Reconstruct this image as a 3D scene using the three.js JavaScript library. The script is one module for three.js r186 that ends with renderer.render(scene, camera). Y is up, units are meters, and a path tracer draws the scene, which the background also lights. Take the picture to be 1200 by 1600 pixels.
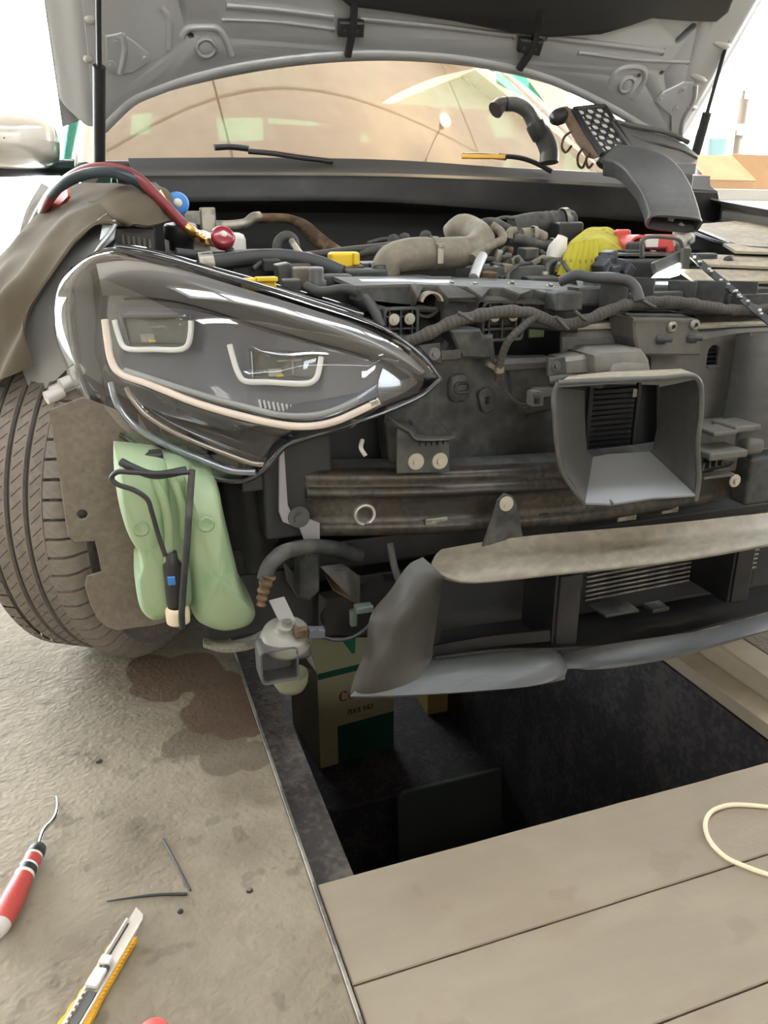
import * as THREE from 'three';
import { mergeGeometries, mergeVertices, toCreasedNormals } from 'three/addons/utils/BufferGeometryUtils.js';
import { RoundedBoxGeometry } from 'three/addons/geometries/RoundedBoxGeometry.js';
import { RectAreaLightUniformsLib } from 'three/addons/lights/RectAreaLightUniformsLib.js';
RectAreaLightUniformsLib.init();

// ---------- camera, sky, exposure ----------
const scene = new THREE.Scene();
const camera = new THREE.PerspectiveCamera(66.26, 0.75, 0.02, 80);
camera.position.set(0, 0.82, 0);
camera.rotation.order = 'YXZ';
camera.rotation.set(-20 * Math.PI / 180, -19.5 * Math.PI / 180, 0);
scene.add(camera);
const renderer = new THREE.WebGLRenderer({ antialias: true });
renderer.toneMapping = THREE.LinearToneMapping;
renderer.toneMappingExposure = 0.7;
renderer.shadowMap.enabled = true;
scene.background = new THREE.Color().setRGB(0.9, 0.96, 1.0);      // bright overcast sky outside the doors and windows
scene.backgroundIntensity = 24;

// ---------- helpers ----------
let seed = 7;
const rnd = () => (seed = (seed * 16807) % 2147483647) / 2147483647;
const V = (p) => new THREE.Vector3(p[0], p[1], p[2]);
const clamp = (x, a, b) => Math.min(b, Math.max(a, x));
const sstep = (a, b, x) => { const t = clamp((x - a) / (b - a), 0, 1); return t * t * (3 - 2 * t); };
const lerp = (a, b, t) => a + (b - a) * t;
const used = {};
const numbered = (n) => { used[n] = (used[n] ?? -1) + 1; return used[n] ? n + '_' + String(used[n]).padStart(3, '0') : n; };

// periodic value noise for the textures
function hash(x, y, s) { let h = (x * 374761393 + y * 668265263 + s * 2147483647) | 0; h = Math.imul(h ^ (h >>> 13), 1274126177); return ((h ^ (h >>> 16)) >>> 0) / 4294967295; }
function vnoise(u, v, n, s) {
  const x = u * n, y = v * n, xi = Math.floor(x), yi = Math.floor(y), a = x - xi, b = y - yi, m = (k) => ((k % n) + n) % n;
  const fa = a * a * (3 - 2 * a), fb = b * b * (3 - 2 * b);
  return lerp(lerp(hash(m(xi), m(yi), s), hash(m(xi + 1), m(yi), s), fa), lerp(hash(m(xi), m(yi + 1), s), hash(m(xi + 1), m(yi + 1), s), fa), fb);
}
function fbm(u, v, n, s, o = 5) { let t = 0, a = 0.5, w = 0; for (let k = 0; k < o; k++) { t += a * vnoise(u, v, n << k, s + k); w += a; a *= 0.55; } return t / w; }
function tex(size, fn, color = true, metres = 1) {
  const d = new Uint8Array(size * size * 4);
  for (let j = 0; j < size; j++) for (let i = 0; i < size; i++) {
    const c = fn(i / size, j / size), k = (j * size + i) * 4;
    d[k] = clamp(c[0], 0, 255); d[k + 1] = clamp(c[1], 0, 255); d[k + 2] = clamp(c[2], 0, 255); d[k + 3] = 255;
  }
  const t = new THREE.DataTexture(d, size, size); t.wrapS = t.wrapT = THREE.RepeatWrapping; t.magFilter = THREE.LinearFilter;
  t.minFilter = THREE.LinearMipmapLinearFilter; t.generateMipmaps = true; t.repeat.set(1 / metres, 1 / metres);
  if (color) t.colorSpace = THREE.SRGBColorSpace; t.needsUpdate = true; return t;
}
const mix3 = (a, b, t) => [lerp(a[0], b[0], t), lerp(a[1], b[1], t), lerp(a[2], b[2], t)];
const grey = (x) => [x, x, x];
const mat = (o) => new THREE.MeshPhysicalMaterial({ side: THREE.DoubleSide, ...o });
const rgb = (r, g, b) => new THREE.Color().setRGB(r, g, b);

// geometry: everything ends up non-indexed with position, normal, uv in metres
function uvBox(g) {
  const p = g.attributes.position, n = g.attributes.normal, a = new Float32Array(p.count * 2);
  for (let i = 0; i < p.count; i++) {
    const x = Math.abs(n.getX(i)), y = Math.abs(n.getY(i)), z = Math.abs(n.getZ(i));
    if (y >= x && y >= z) { a[2 * i] = p.getX(i); a[2 * i + 1] = p.getZ(i); } else if (x >= z) { a[2 * i] = p.getZ(i); a[2 * i + 1] = p.getY(i); } else { a[2 * i] = p.getX(i); a[2 * i + 1] = p.getY(i); }
  }
  g.setAttribute('uv', new THREE.BufferAttribute(a, 2)); return g;
}
function flat(g) {
  let q = g.index ? g.toNonIndexed() : g;
  const r = new THREE.BufferGeometry(); r.setAttribute('position', q.attributes.position);
  if (q.attributes.normal) r.setAttribute('normal', q.attributes.normal); else r.computeVertexNormals();
  if (q.attributes.uv && g.userData.keepUV) { r.setAttribute('uv', q.attributes.uv); r.userData.keepUV = true; } else uvBox(r); return r;
}
function join(...gs) { const a = gs.flat(9).map(flat), r = a.length === 1 ? a[0] : mergeGeometries(a); r.userData.keepUV = true; return r; }
const moved = (g, x, y, z) => g.translate(x, y, z);
function aim(g, pos, dir) {      // geometry whose axis is +y, turned to dir and moved to pos
  g.applyQuaternion(new THREE.Quaternion().setFromUnitVectors(new THREE.Vector3(0, 1, 0), V(dir).normalize())); return g.translate(pos[0], pos[1], pos[2]);
}
function box(cx, cy, cz, w, h, d, r = 0.003, rot) {
  r = Math.min(r, w / 2.2, h / 2.2, d / 2.2);
  const g = r > 0.0004 ? new RoundedBoxGeometry(w, h, d, 1, r) : new THREE.BoxGeometry(w, h, d);
  if (rot) g.applyMatrix4(new THREE.Matrix4().makeRotationFromEuler(new THREE.Euler(rot[0], rot[1], rot[2])));
  return g.translate(cx, cy, cz);
}
const shapeOf = (pts, holes = []) => { const s = new THREE.Shape(pts.map((p) => new THREE.Vector2(p[0], p[1]))); for (const h of holes) s.holes.push(new THREE.Path(h.map((p) => new THREE.Vector2(p[0], p[1])))); return s; };
const circ = (cx, cy, r, n = 24, ry = r) => Array.from({ length: n }, (_, i) => [cx + r * Math.cos(i / n * 2 * Math.PI), cy + ry * Math.sin(i / n * 2 * Math.PI)]);
function rrect(cx, cy, w, h, r, n = 4) {
  const o = []; for (const [sx, sy, a] of [[1, 1, 0], [-1, 1, 1], [-1, -1, 2], [1, -1, 3]]) for (let i = 0; i <= n; i++) { const t = (a + i / n) * Math.PI / 2; o.push([cx + sx * (w / 2 - r) + r * Math.cos(t), cy + sy * (h / 2 - r) + r * Math.sin(t)]); } return o;
}
function ex(pts, z0, z1, bevel = 0.002, holes = [], seg = 1) {       // outline in xy, solid from z0 to z1
  const b = Math.min(bevel, (z1 - z0) / 2.1);
  const g = new THREE.ExtrudeGeometry(shapeOf(pts, holes), { depth: z1 - z0 - 2 * b, bevelEnabled: b > 0, bevelSize: b, bevelOffset: -b, bevelThickness: b, bevelSegments: seg, curveSegments: 8 });
  return (seg > 2 ? toCreasedNormals(g, 0.9) : g).translate(0, 0, z0 + b);
}
const smoothPoly = (pts, n = 4) => new THREE.SplineCurve([...pts, pts[0]].map((q) => new THREE.Vector2(q[0], q[1]))).getPoints(pts.length * n).slice(0, -1).map((q) => [q.x, q.y]);
const exY = (pts, y0, y1, bevel = 0.002, holes = []) => ex(pts.map(([x, z]) => [x, -z]), y0, y1, bevel, holes.map((h) => h.map(([x, z]) => [x, -z]))).rotateX(-Math.PI / 2);   // outline in xz
function sweep(pts, rad, { n = 12, seg, closed = false, cap = true, flatten } = {}) {       // tube with a radius (or radius function of t)
  const c = new THREE.CatmullRomCurve3(pts.map(V), closed, 'centripetal'), L = c.getLength(); seg = seg ?? clamp(Math.ceil(pts.length * 6), 8, 160);
  const fr = c.computeFrenetFrames(seg, closed), R = typeof rad === 'function' ? rad : () => rad, pos = [], uv = [], idx = [];
  for (let i = 0; i <= seg; i++) {
    const t = i / seg, P = c.getPointAt(t), r = R(t);
    for (let j = 0; j <= n; j++) {
      const a = j / n * 2 * Math.PI, ca = Math.cos(a) * r, sa = Math.sin(a) * r * (flatten ?? 1);
      pos.push(P.x + fr.normals[i].x * ca + fr.binormals[i].x * sa, P.y + fr.normals[i].y * ca + fr.binormals[i].y * sa, P.z + fr.normals[i].z * ca + fr.binormals[i].z * sa);
      uv.push(t * L, j / n * 2 * Math.PI * r);
    }
  }
  for (let i = 0; i < seg; i++) for (let j = 0; j < n; j++) { const a = i * (n + 1) + j, b = a + n + 1; idx.push(a, b, a + 1, b, b + 1, a + 1); }
  const g = new THREE.BufferGeometry(); g.setAttribute('position', new THREE.Float32BufferAttribute(pos, 3)); g.setAttribute('uv', new THREE.Float32BufferAttribute(uv, 2)); g.setIndex(idx); g.computeVertexNormals(); g.userData.keepUV = true;
  if (!cap || closed) return flat(g);
  const caps = [0, 1].map((t) => aim(new THREE.CylinderGeometry(R(t), R(t), 0.001, n), c.getPointAt(t).toArray(), c.getTangentAt(t).toArray()));
  return join(g, caps);
}
function lathe(prof, pos = [0, 0, 0], dir = [0, 1, 0], n = 28) { return aim(new THREE.LatheGeometry(prof.map(([r, y]) => new THREE.Vector2(Math.max(r, 1e-4), y)), n), pos, dir); }
// a sheet over a grid function, with thickness
function sheet(fn, nu, nv, th = 0.003) {
  const P = [], N = []; for (let i = 0; i <= nu; i++) for (let j = 0; j <= nv; j++) P.push(fn(i / nu, j / nv));
  const at = (i, j) => P[clamp(i, 0, nu) * (nv + 1) + clamp(j, 0, nv)];
  for (let i = 0; i <= nu; i++) for (let j = 0; j <= nv; j++) { const a = at(i + 1, j).clone().sub(at(i - 1, j)), b = at(i, j + 1).clone().sub(at(i, j - 1)); const k = a.cross(b); N.push(k.lengthSq() > 1e-16 ? k.normalize() : new THREE.Vector3(0, 0, 1)); }
  const tri = [], nor = [], uv = [], S = nv + 1;
  const q = (a, b, c, d, na, nb, nc, nd, ua, ub, uc, ud) => { for (const [p, m, u] of [[a, na, ua], [b, nb, ub], [c, nc, uc], [a, na, ua], [c, nc, uc], [d, nd, ud]]) { tri.push(p.x, p.y, p.z); nor.push(m.x, m.y, m.z); uv.push(u[0], u[1]); } };
  const cu = [0], cv = [0], mi = Math.floor(nv / 2), mj = Math.floor(nu / 2);
  for (let i = 1; i <= nu; i++) cu.push(cu[i - 1] + at(i, mi).distanceTo(at(i - 1, mi)));
  for (let j = 1; j <= nv; j++) cv.push(cv[j - 1] + at(mj, j).distanceTo(at(mj, j - 1)));
  const B = P.map((p, i) => p.clone().addScaledVector(N[i], -th)), neg = N.map((m) => m.clone().negate());
  for (let i = 0; i < nu; i++) for (let j = 0; j < nv; j++) {
    const a = i * S + j, b = a + S, c = b + 1, d = a + 1, ua = [cu[i], cv[j]], ub = [cu[i + 1], cv[j]], uc = [cu[i + 1], cv[j + 1]], ud = [cu[i], cv[j + 1]];
    q(P[a], P[b], P[c], P[d], N[a], N[b], N[c], N[d], ua, ub, uc, ud);
    if (th > 0) q(B[d], B[c], B[b], B[a], neg[d], neg[c], neg[b], neg[a], ud, uc, ub, ua);
  }
  if (th > 0) {
    const side = (a, b) => { const e = P[b].clone().sub(P[a]), m = e.cross(N[a]).normalize(); q(P[a], B[a], B[b], P[b], m, m, m, m, [0, 0], [0, th], [0.01, th], [0.01, 0]); };
    for (let i = 0; i < nu; i++) { side(i * S + S, i * S); side(i * S + nv, i * S + S + nv); }
    for (let j = 0; j < nv; j++) { side(j, j + 1); side(nu * S + j + 1, nu * S + j); }
  }
  const g = new THREE.BufferGeometry(); g.setAttribute('position', new THREE.Float32BufferAttribute(tri, 3)); g.setAttribute('normal', new THREE.Float32BufferAttribute(nor, 3)); g.setAttribute('uv', new THREE.Float32BufferAttribute(uv, 2)); g.userData.keepUV = true; return g;
}
// a thick sheet through rows of points, smoothed both ways (or straight with smooth = false)
function loft(rows, th = 0.003, { su = 4, sv = 4, smooth = true, smoothU = smooth, bump } = {}) {
  const cr = (pts, t, sm) => { const n = pts.length - 1, x = clamp(t * n, 0, n), i = Math.min(Math.floor(x), n - 1), f = x - i; if (!sm) return pts[i].clone().lerp(pts[i + 1], f);
    const p0 = pts[Math.max(i - 1, 0)], p1 = pts[i], p2 = pts[i + 1], p3 = pts[Math.min(i + 2, n)]; const o = new THREE.Vector3();
    for (const k of ['x', 'y', 'z']) { const a = p0[k], b = p1[k], c = p2[k], d = p3[k]; o[k] = 0.5 * (2 * b + (c - a) * f + (2 * a - 5 * b + 4 * c - d) * f * f + (3 * b - a - 3 * c + d) * f * f * f); } return o; };
  const R = rows.map((r) => r.map(V)), nu = (rows.length - 1) * su, nv = (rows[0].length - 1) * sv;
  return sheet((u, v) => { const p = cr(R.map((r) => cr(r, v, smooth)), u, smoothU); if (bump) p.add(bump(u, v, p)); return p; }, nu, nv, th);
}
const quad = (a, b, c, d, th = 0.003) => loft([[a, b], [d, c]], th, { su: 1, sv: 1, smooth: false });
const ribbon = (pts, w, th, up = [0, 1, 0]) => {     // flat bar along a path: width w along up, thickness th
  const c = new THREE.CatmullRomCurve3(pts.map(V), false, 'centripetal'), n = pts.length * 5, U = V(up).normalize();
  return sheet((u, v) => { const p = c.getPointAt(u), t = c.getTangentAt(u), s = U.clone().addScaledVector(t, -U.dot(t)).normalize(); return p.addScaledVector(s, (v - 0.5) * w); }, n, 1, th);
};
// a cushion-shaped solid over an outline: rings shrink towards the middle while the face rises
function pillow(pts, z0, z1, round = 0.25, c0) {
  const c = c0 ?? pts.reduce((a, q) => [a[0] + q[0] / pts.length, a[1] + q[1] / pts.length], [0, 0]), st = [[0.9, 0], [1, 0.25], [1, 0.55]];
  for (let k = 1; k <= 6; k++) { const a = k / 6 * Math.PI / 2; st.push([1 - round * (1 - Math.cos(a)), 0.55 + 0.4 * Math.sin(a)]); } st.push([(1 - round) * 0.6, 0.985], [(1 - round) * 0.2, 1], [0.001, 1]);
  const ring = [...pts, pts[0]]; return sheet((u, v) => { const t = u * (st.length - 1), i = Math.min(Math.floor(t + 1e-6), st.length - 2), f = t - i, s = lerp(st[i][0], st[i + 1][0], f), h = lerp(st[i][1], st[i + 1][1], f), q = ring[Math.round(v * (ring.length - 1))]; return new THREE.Vector3(lerp(c[0], q[0], s), lerp(c[1], q[1], s), lerp(z0, z1, h)); }, st.length - 1, ring.length - 1, 0);
}
const noise3 = (x, y, z, s = 3) => { const a = vnoise((x * 0.13 + z * 0.07) / 64, (y * 0.13 - z * 0.11) / 64, 64, s), b = vnoise((z * 0.12 - x * 0.05) / 64, (x * 0.1 + y * 0.09) / 64, 64, s + 5); return a + b - 1; };

// scene objects
function tag(o, label, category, group, kind) { if (label) o.userData.label = label; if (category) o.userData.category = category; if (group) o.userData.group = group; if (kind) o.userData.kind = kind; return o; }
function thing(name, label, category, pos = [0, 0, 0], group) { const o = new THREE.Group(); o.name = numbered(name); o.position.set(...pos); scene.add(o); return tag(o, label, category, group); }
function rootShift(o) { const v = new THREE.Vector3(); while (o && o !== scene) { v.add(o.position); o = o.parent; } return v; }
function mesh(name, geo, m, parent) { const g = geo.isBufferGeometry && geo.userData.keepUV && !geo.index ? geo : join(geo); const o = new THREE.Mesh(g, m); o.name = name; o.castShadow = o.receiveShadow = true; parent.add(o); return o; }
function add(name, geo, m, parent, label) {           // geometry given in the room's metres; stored relative to the parent's base
  const g = join(geo), s = rootShift(parent); g.translate(-s.x, -s.y, -s.z); const o = mesh(name, g, m, parent); if (label) o.userData.label = label; return o;
}
function one(name, geo, m, label, category, group) {   // a thing that is one mesh, its origin at the middle of its base
  const g = join(geo); g.computeBoundingBox(); const b = g.boundingBox, x = (b.min.x + b.max.x) / 2, y = b.min.y, z = (b.min.z + b.max.z) / 2; g.translate(-x, -y, -z);
  const o = mesh(numbered(name), g, m, scene); o.position.set(x, y, z); return tag(o, label, category, group);
}
function structure(name, geo, m, label) { const o = mesh(name, join(geo), m, scene); o.userData.kind = 'structure'; if (label) o.userData.label = label; return o; }

// ---------- materials ----------
// marks on the concrete: damp brown stain, old oil, dark smudges (centre x z, radius)
const WET = [[0.0158,-1.4251],[0.0918,-1.3856],[0.1308,-1.3117],[0.0338,-1.346],[-0.0004,-1.3581],[0.0971,-1.2356],[0.1372,-1.2009],[0.1616,-1.2447],[0.1135,-1.2726],[0.1621,-1.1819]].map((q, i) => [q, [0.05, 0.07, 0.06, 0.05, 0.03, 0.05, 0.045, 0.05, 0.05, 0.03][i]]);
const OIL = [[0.0667,-1.1672],[0.1102,-1.0974],[0.0393,-1.1583],[0.1562,-1.0898],[0.1091,-1.1616]].map((q, i) => [q, [0.045, 0.04, 0.03, 0.035, 0.05][i]]);
const SMUDGE = [[0.1541,-0.9735],[0.1111,-1.0069],[-0.0878,-1.1588],[-0.0542,-1.1214],[-0.0137,-0.9254],[0.1011,-0.8911],[-0.1054,-0.7744],[0.1209,-1.3269],[-0.037,-0.9729]].map((q, i) => [q, [0.03, 0.06, 0.03, 0.03, 0.08, 0.07, 0.09, 0.03, 0.1][i]]);
const T = {
  plastic: tex(512, (u, v) => { const d = fbm(u, v, 4, 11, 6), f = fbm(u, v, 40, 21, 3), k = sstep(0.3, 0.75, d * 0.6 + f * 0.4); return mix3([48, 51, 53], [98, 96, 90], k * 0.75 + (f - 0.5) * 0.3); }, true, 0.8),
  fine: tex(512, (u, v) => { const d = fbm(u, v, 4, 201, 4), f = fbm(u, v, 60, 202, 3), st = fbm(u * 2, v * 0.25, 40, 203, 2); return mix3([62, 63, 64], [88, 86, 82], 0.3 * d + 0.4 * f + 0.3 * st); }, true, 0.7),
  clean: tex(256, (u, v) => { const f = fbm(u, v, 24, 31, 4), d = fbm(u, v, 5, 32, 4); return mix3([26, 27, 30], [62, 62, 64], sstep(0.4, 0.75, d) * 0.6 + (f - 0.5) * 0.2); }, true, 0.4),
  dusty: tex(512, (u, v) => { const d = fbm(u, v, 5, 41, 5), f = fbm(u, v, 48, 42, 3); return mix3([150, 142, 128], [182, 172, 154], sstep(0.25, 0.75, d * 0.5 + f * 0.5)); }, true, 0.6),
  beam: tex(512, (u, v) => { const d = fbm(u, v * 0.5, 6, 51, 5), f = fbm(u, v, 60, 52, 3), r = sstep(0.52, 0.7, fbm(u, v, 9, 53, 4)); return mix3(mix3([70, 67, 63], [116, 110, 100], sstep(0.3, 0.75, d * 0.6 + f * 0.4)), [120, 100, 78], r * 0.4); }, true, 0.4),
  rubber: tex(512, (u, v) => { const d = fbm(u, v, 5, 61, 5), f = fbm(u, v, 60, 62, 3); return mix3([112, 106, 101], [138, 129, 119], sstep(0.2, 0.8, d * 0.5 + f * 0.5)); }, true, 0.5),
  liner: tex(512, (u, v) => { const d = fbm(u, v, 4, 71, 5), f = fbm(u, v, 70, 72, 3); return mix3([112, 102, 93], [134, 123, 110], sstep(0.2, 0.8, d * 0.5 + f * 0.5)); }, true, 0.5),
  concrete: tex(1024, (u, v) => {
    const d = fbm(u, v, 5, 81, 6), f = fbm(u, v, 160, 82, 3), st = sstep(0.5, 0.75, fbm(u, v, 9, 83, 5)), sp = sstep(0.68, 0.74, fbm(u, v, 70, 84, 3));
    let c = mix3([160, 152, 135], [184, 175, 157], sstep(0.25, 0.75, d * 0.6 + f * 0.4)); c = mix3(c, [146, 138, 121], st * 0.4); c = mix3(c, [112, 104, 90], sp * 0.35);
    const x = (u < 0.5 ? u : u - 1) * 2.4, z = (v - 1) * 2.4, w = 0.035 * (fbm(u, v, 24, 85, 4) - 0.5);
    let a = 0, b = 0, e = 0; for (const [q, r] of WET) a = Math.max(a, 1 - Math.hypot(x - q[0], (z - q[1]) * 0.8) / r + w / r); for (const [q, r] of OIL) b = Math.max(b, 1 - Math.hypot(x - q[0], z - q[1]) / r + w / r); for (const [q, r] of SMUDGE) e += 0.6 * sstep(0, 1, 1 - Math.hypot(x - q[0], z - q[1]) / r + w * 2 / r);
    c = mix3(c, [128, 118, 102], 0.75 * sstep(0, 0.12, b)); c = mix3(c, [122, 98, 80], 0.8 * sstep(0, 0.1, a)); return mix3(c, [116, 106, 90], clamp(e, 0, 1) * (0.25 + 0.5 * fbm(u, v, 60, 86, 3)));
  }, true, 2.4),
  concreteBump: tex(512, (u, v) => grey(255 * (0.6 * fbm(u, v, 26, 91, 4) + 0.4 * fbm(u, v, 110, 92, 2))), false, 0.65),
  board: tex(512, (u, v) => { const d = fbm(u, v, 4, 101, 5), g = fbm(u * 0.25, v, 48, 102, 3), sp = sstep(0.7, 0.78, fbm(u, v, 18, 103, 3)), sm = sstep(0.6, 0.75, fbm(u, v, 6, 105, 4)); return mix3(mix3(mix3([182, 171, 154], [196, 185, 167], sstep(0.2, 0.8, d * 0.6 + g * 0.4)), [166, 151, 129], sm * 0.25), [146, 132, 112], sp * 0.18); }, true, 1.1),
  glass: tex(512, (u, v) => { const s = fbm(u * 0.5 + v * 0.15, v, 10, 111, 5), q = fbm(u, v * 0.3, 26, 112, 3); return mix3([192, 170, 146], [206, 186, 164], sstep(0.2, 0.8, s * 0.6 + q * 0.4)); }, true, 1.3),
  cloth: tex(256, (u, v) => { const w = 0.5 + 0.25 * Math.sin(u * 251 * 2) + 0.25 * Math.sin(v * 251 * 2), d = fbm(u, v, 6, 121, 4); return mix3([92, 84, 72], [120, 110, 94], 0.5 * w + 0.5 * d); }, true, 0.25),
  yellow: tex(256, (u, v) => { const d = fbm(u, v, 6, 131, 4), q = sstep(0.62, 0.75, fbm(u, v, 9, 132, 4)); return mix3(mix3([166, 156, 46], [184, 175, 62], d), [112, 104, 40], q * 0.6); }, true, 0.2),
  green: tex(256, (u, v) => { const d = fbm(u, v, 3, 141, 4); return mix3([160, 192, 150], [184, 206, 166], sstep(0.3, 0.7, d)); }, true, 0.3),
  grime: tex(512, (u, v) => { const d = fbm(u, v, 6, 151, 5), f = fbm(u, v, 50, 152, 3); return mix3([66, 61, 60], [104, 96, 90], sstep(0.35, 0.7, d * 0.5 + f * 0.5)); }, true, 0.5),
  rust: tex(256, (u, v) => { const d = fbm(u, v, 8, 161, 5); return mix3([70, 56, 44], [128, 104, 80], sstep(0.3, 0.7, d)); }, true, 0.2),
  loom: tex(256, (u, v) => { const k = (u * 64 + v * 4) % 1, d = fbm(u, v, 10, 171, 3); return mix3([56, 55, 54], [104, 99, 92], 0.5 * d + 0.35 * sstep(0.2, 0.5, Math.abs(k - 0.5))); }, true, 0.5),
  metal: tex(256, (u, v) => { const d = fbm(u, v, 8, 181, 5); return mix3([120, 118, 112], [176, 170, 158], sstep(0.3, 0.7, d)); }, true, 0.2),
  card: tex(256, (u, v) => { const d = fbm(u, v, 5, 191, 4); return mix3([196, 160, 124], [214, 182, 146], d); }, true, 0.5),
};
const M = {
  plastic: mat({ map: T.plastic, roughness: 0.62 }),
  plasticGrey: mat({ map: T.fine, color: rgb(2.3, 2.25, 2.15), roughness: 0.5 }),
  shroud: mat({ map: T.fine, color: rgb(1.75, 1.7, 1.6), roughness: 0.6 }),
  clean: mat({ map: T.clean, roughness: 0.42 }),
  satin: mat({ map: T.fine, color: rgb(1.25, 1.28, 1.32), roughness: 0.4 }),
  dusty: mat({ map: T.dusty, roughness: 0.85 }),
  dark: mat({ color: rgb(0.036, 0.037, 0.039), roughness: 0.65 }),
  black: mat({ color: rgb(0.03, 0.03, 0.032), roughness: 0.42 }),
  gloss: mat({ color: rgb(0.02, 0.022, 0.026), roughness: 0.12, clearcoat: 1, clearcoatRoughness: 0.03 }),
  beam: mat({ map: T.beam, color: rgb(0.62, 0.62, 0.63), roughness: 0.38, metalness: 0.35 }),
  paint: mat({ color: rgb(0.5, 0.5, 0.5), roughness: 0.3, metalness: 0.35, clearcoat: 1, clearcoatRoughness: 0.04 }),
  under: mat({ color: rgb(0.5, 0.52, 0.545), roughness: 0.32, metalness: 0.25 }),
  rubber: mat({ map: T.rubber, roughness: 0.9 }),
  groove: mat({ color: rgb(0.05, 0.047, 0.045), roughness: 0.95 }),
  liner: mat({ map: T.liner, roughness: 0.92 }),
  green: mat({ map: T.green, roughness: 0.42, transmission: 0.25, thickness: 0 }),
  zinc: mat({ color: rgb(0.55, 0.52, 0.45), roughness: 0.42, metalness: 0.75 }),
  washer: mat({ color: rgb(0.5, 0.46, 0.38), roughness: 0.55, metalness: 0.3 }),
  alu: mat({ map: T.metal, roughness: 0.45, metalness: 0.6 }),
  steel: mat({ color: rgb(0.6, 0.6, 0.6), roughness: 0.22, metalness: 1 }),
  chrome: mat({ color: rgb(0.85, 0.86, 0.88), roughness: 0.06, metalness: 1 }),
  hose: mat({ color: rgb(0.045, 0.047, 0.05), roughness: 0.55 }),
  hoseDusty: mat({ map: T.plastic, roughness: 0.75 }),
  pipeGrey: mat({ map: T.dusty, color: rgb(0.55, 0.55, 0.54), roughness: 0.7 }),
  loom: mat({ map: T.loom, roughness: 0.85 }),
  rust: mat({ map: T.rust, roughness: 0.75, metalness: 0.2 }),
  yellow: mat({ color: rgb(0.78, 0.53, 0.02), roughness: 0.4 }),
  yellowCloth: mat({ map: T.yellow, roughness: 0.95, sheen: 0.3 }),
  red: mat({ color: rgb(0.62, 0.09, 0.08), roughness: 0.45 }),
  redHose: mat({ color: rgb(0.2, 0.025, 0.03), roughness: 0.35 }),
  blueHose: mat({ color: rgb(0.02, 0.035, 0.05), roughness: 0.35 }),
  blue: mat({ color: rgb(0.05, 0.22, 0.6), roughness: 0.4 }),
  brass: mat({ color: rgb(0.72, 0.48, 0.18), roughness: 0.28, metalness: 1 }),
  white: mat({ color: rgb(0.72, 0.7, 0.66), roughness: 0.5 }),
  cream: mat({ color: rgb(0.8, 0.7, 0.5), roughness: 0.5 }),
  cloth: mat({ map: T.cloth, color: rgb(0.75, 0.73, 0.7), roughness: 0.95, sheen: 0.4, sheenRoughness: 0.6 }),
  concrete: mat({ map: T.concrete, color: rgb(0.56, 0.535, 0.5), bumpMap: T.concreteBump, bumpScale: 0.004, roughness: 0.82 }),
  board: mat({ map: T.board, color: rgb(0.56, 0.53, 0.5), bumpMap: T.concreteBump, bumpScale: 0.0012, roughness: 0.75 }),
  grime: mat({ map: T.grime, bumpMap: T.concreteBump, bumpScale: 0.004, roughness: 0.75 }),
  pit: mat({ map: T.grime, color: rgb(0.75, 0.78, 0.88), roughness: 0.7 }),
  wall: mat({ color: rgb(0.6, 0.55, 0.47), roughness: 0.9 }),
  ceiling: mat({ color: rgb(0.68, 0.6, 0.5), roughness: 0.9 }),
  card: mat({ map: T.card, roughness: 0.9 }),
  shield: mat({ map: T.glass, color: rgb(0.5, 0.47, 0.44), roughness: 0.02, transmission: 0.24, thickness: 0, ior: 1.7 }),  // beige colour carries the tan ceiling reflection as well as dust
  lens: mat({ color: rgb(0.97, 0.98, 1), roughness: 0.0, transmission: 1, thickness: 0, ior: 1.85 }),
  clear: mat({ color: rgb(0.92, 0.95, 0.95), roughness: 0.02, transmission: 1, thickness: 0, ior: 1.6 }),
  sideGlass: mat({ color: rgb(0.3, 0.62, 0.5), roughness: 0.0, transmission: 1, thickness: 0, ior: 1.5 }),
};

// ---------- the workshop: floor slabs, pit, walls with door and window openings, ceiling ----------
const PL = 0.181, PR = 1.137, LEDGE = 0.25, PITZ0 = -4.6, PITZ1 = 1.6, PITY = -0.98, PITB = -1.55;
const wob = (x, z) => 0;
structure('floor', [
  box((-6 + PL) / 2, -0.1, -1, PL + 6, 0.2, 11.2, 0.004),                        // slab beside the pit
  box((PR + 0.07 + 7) / 2, -0.1, -1, 7 - PR - 0.07, 0.2, 11.2, 0.004),
  box((PL + PR + 0.07) / 2, -0.1, (-6.6 + PITZ0) / 2, PR + 0.07 - PL, 0.2, PITZ0 + 6.6, 0.004),
  box((PL + PR + 0.07) / 2, -0.1, (4.6 + PITZ1) / 2, PR + 0.07 - PL, 0.2, 4.6 - PITZ1, 0.004),
], M.concrete, 'worn grey-beige concrete workshop floor');
structure('trim_1', box(PL + 0.001, -0.02, -2, 0.005, 0.046, 7.2, 0.001), M.alu, 'thin steel angle along the edge of the pit');
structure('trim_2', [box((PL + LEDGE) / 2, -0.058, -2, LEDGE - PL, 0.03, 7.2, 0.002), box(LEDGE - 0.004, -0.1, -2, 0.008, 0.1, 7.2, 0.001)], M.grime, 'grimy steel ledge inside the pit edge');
structure('trim_3', [box(PR + 0.035, -0.1, -2, 0.07, 0.201, 7.2, 0.004), box(PR - 0.03, -0.058, -2, 0.06, 0.03, 7.2, 0.002)], mat({ map: T.board, color: rgb(0.75, 0.72, 0.66), roughness: 0.8 }), 'pale edging strip along the far edge of the pit');
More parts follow.
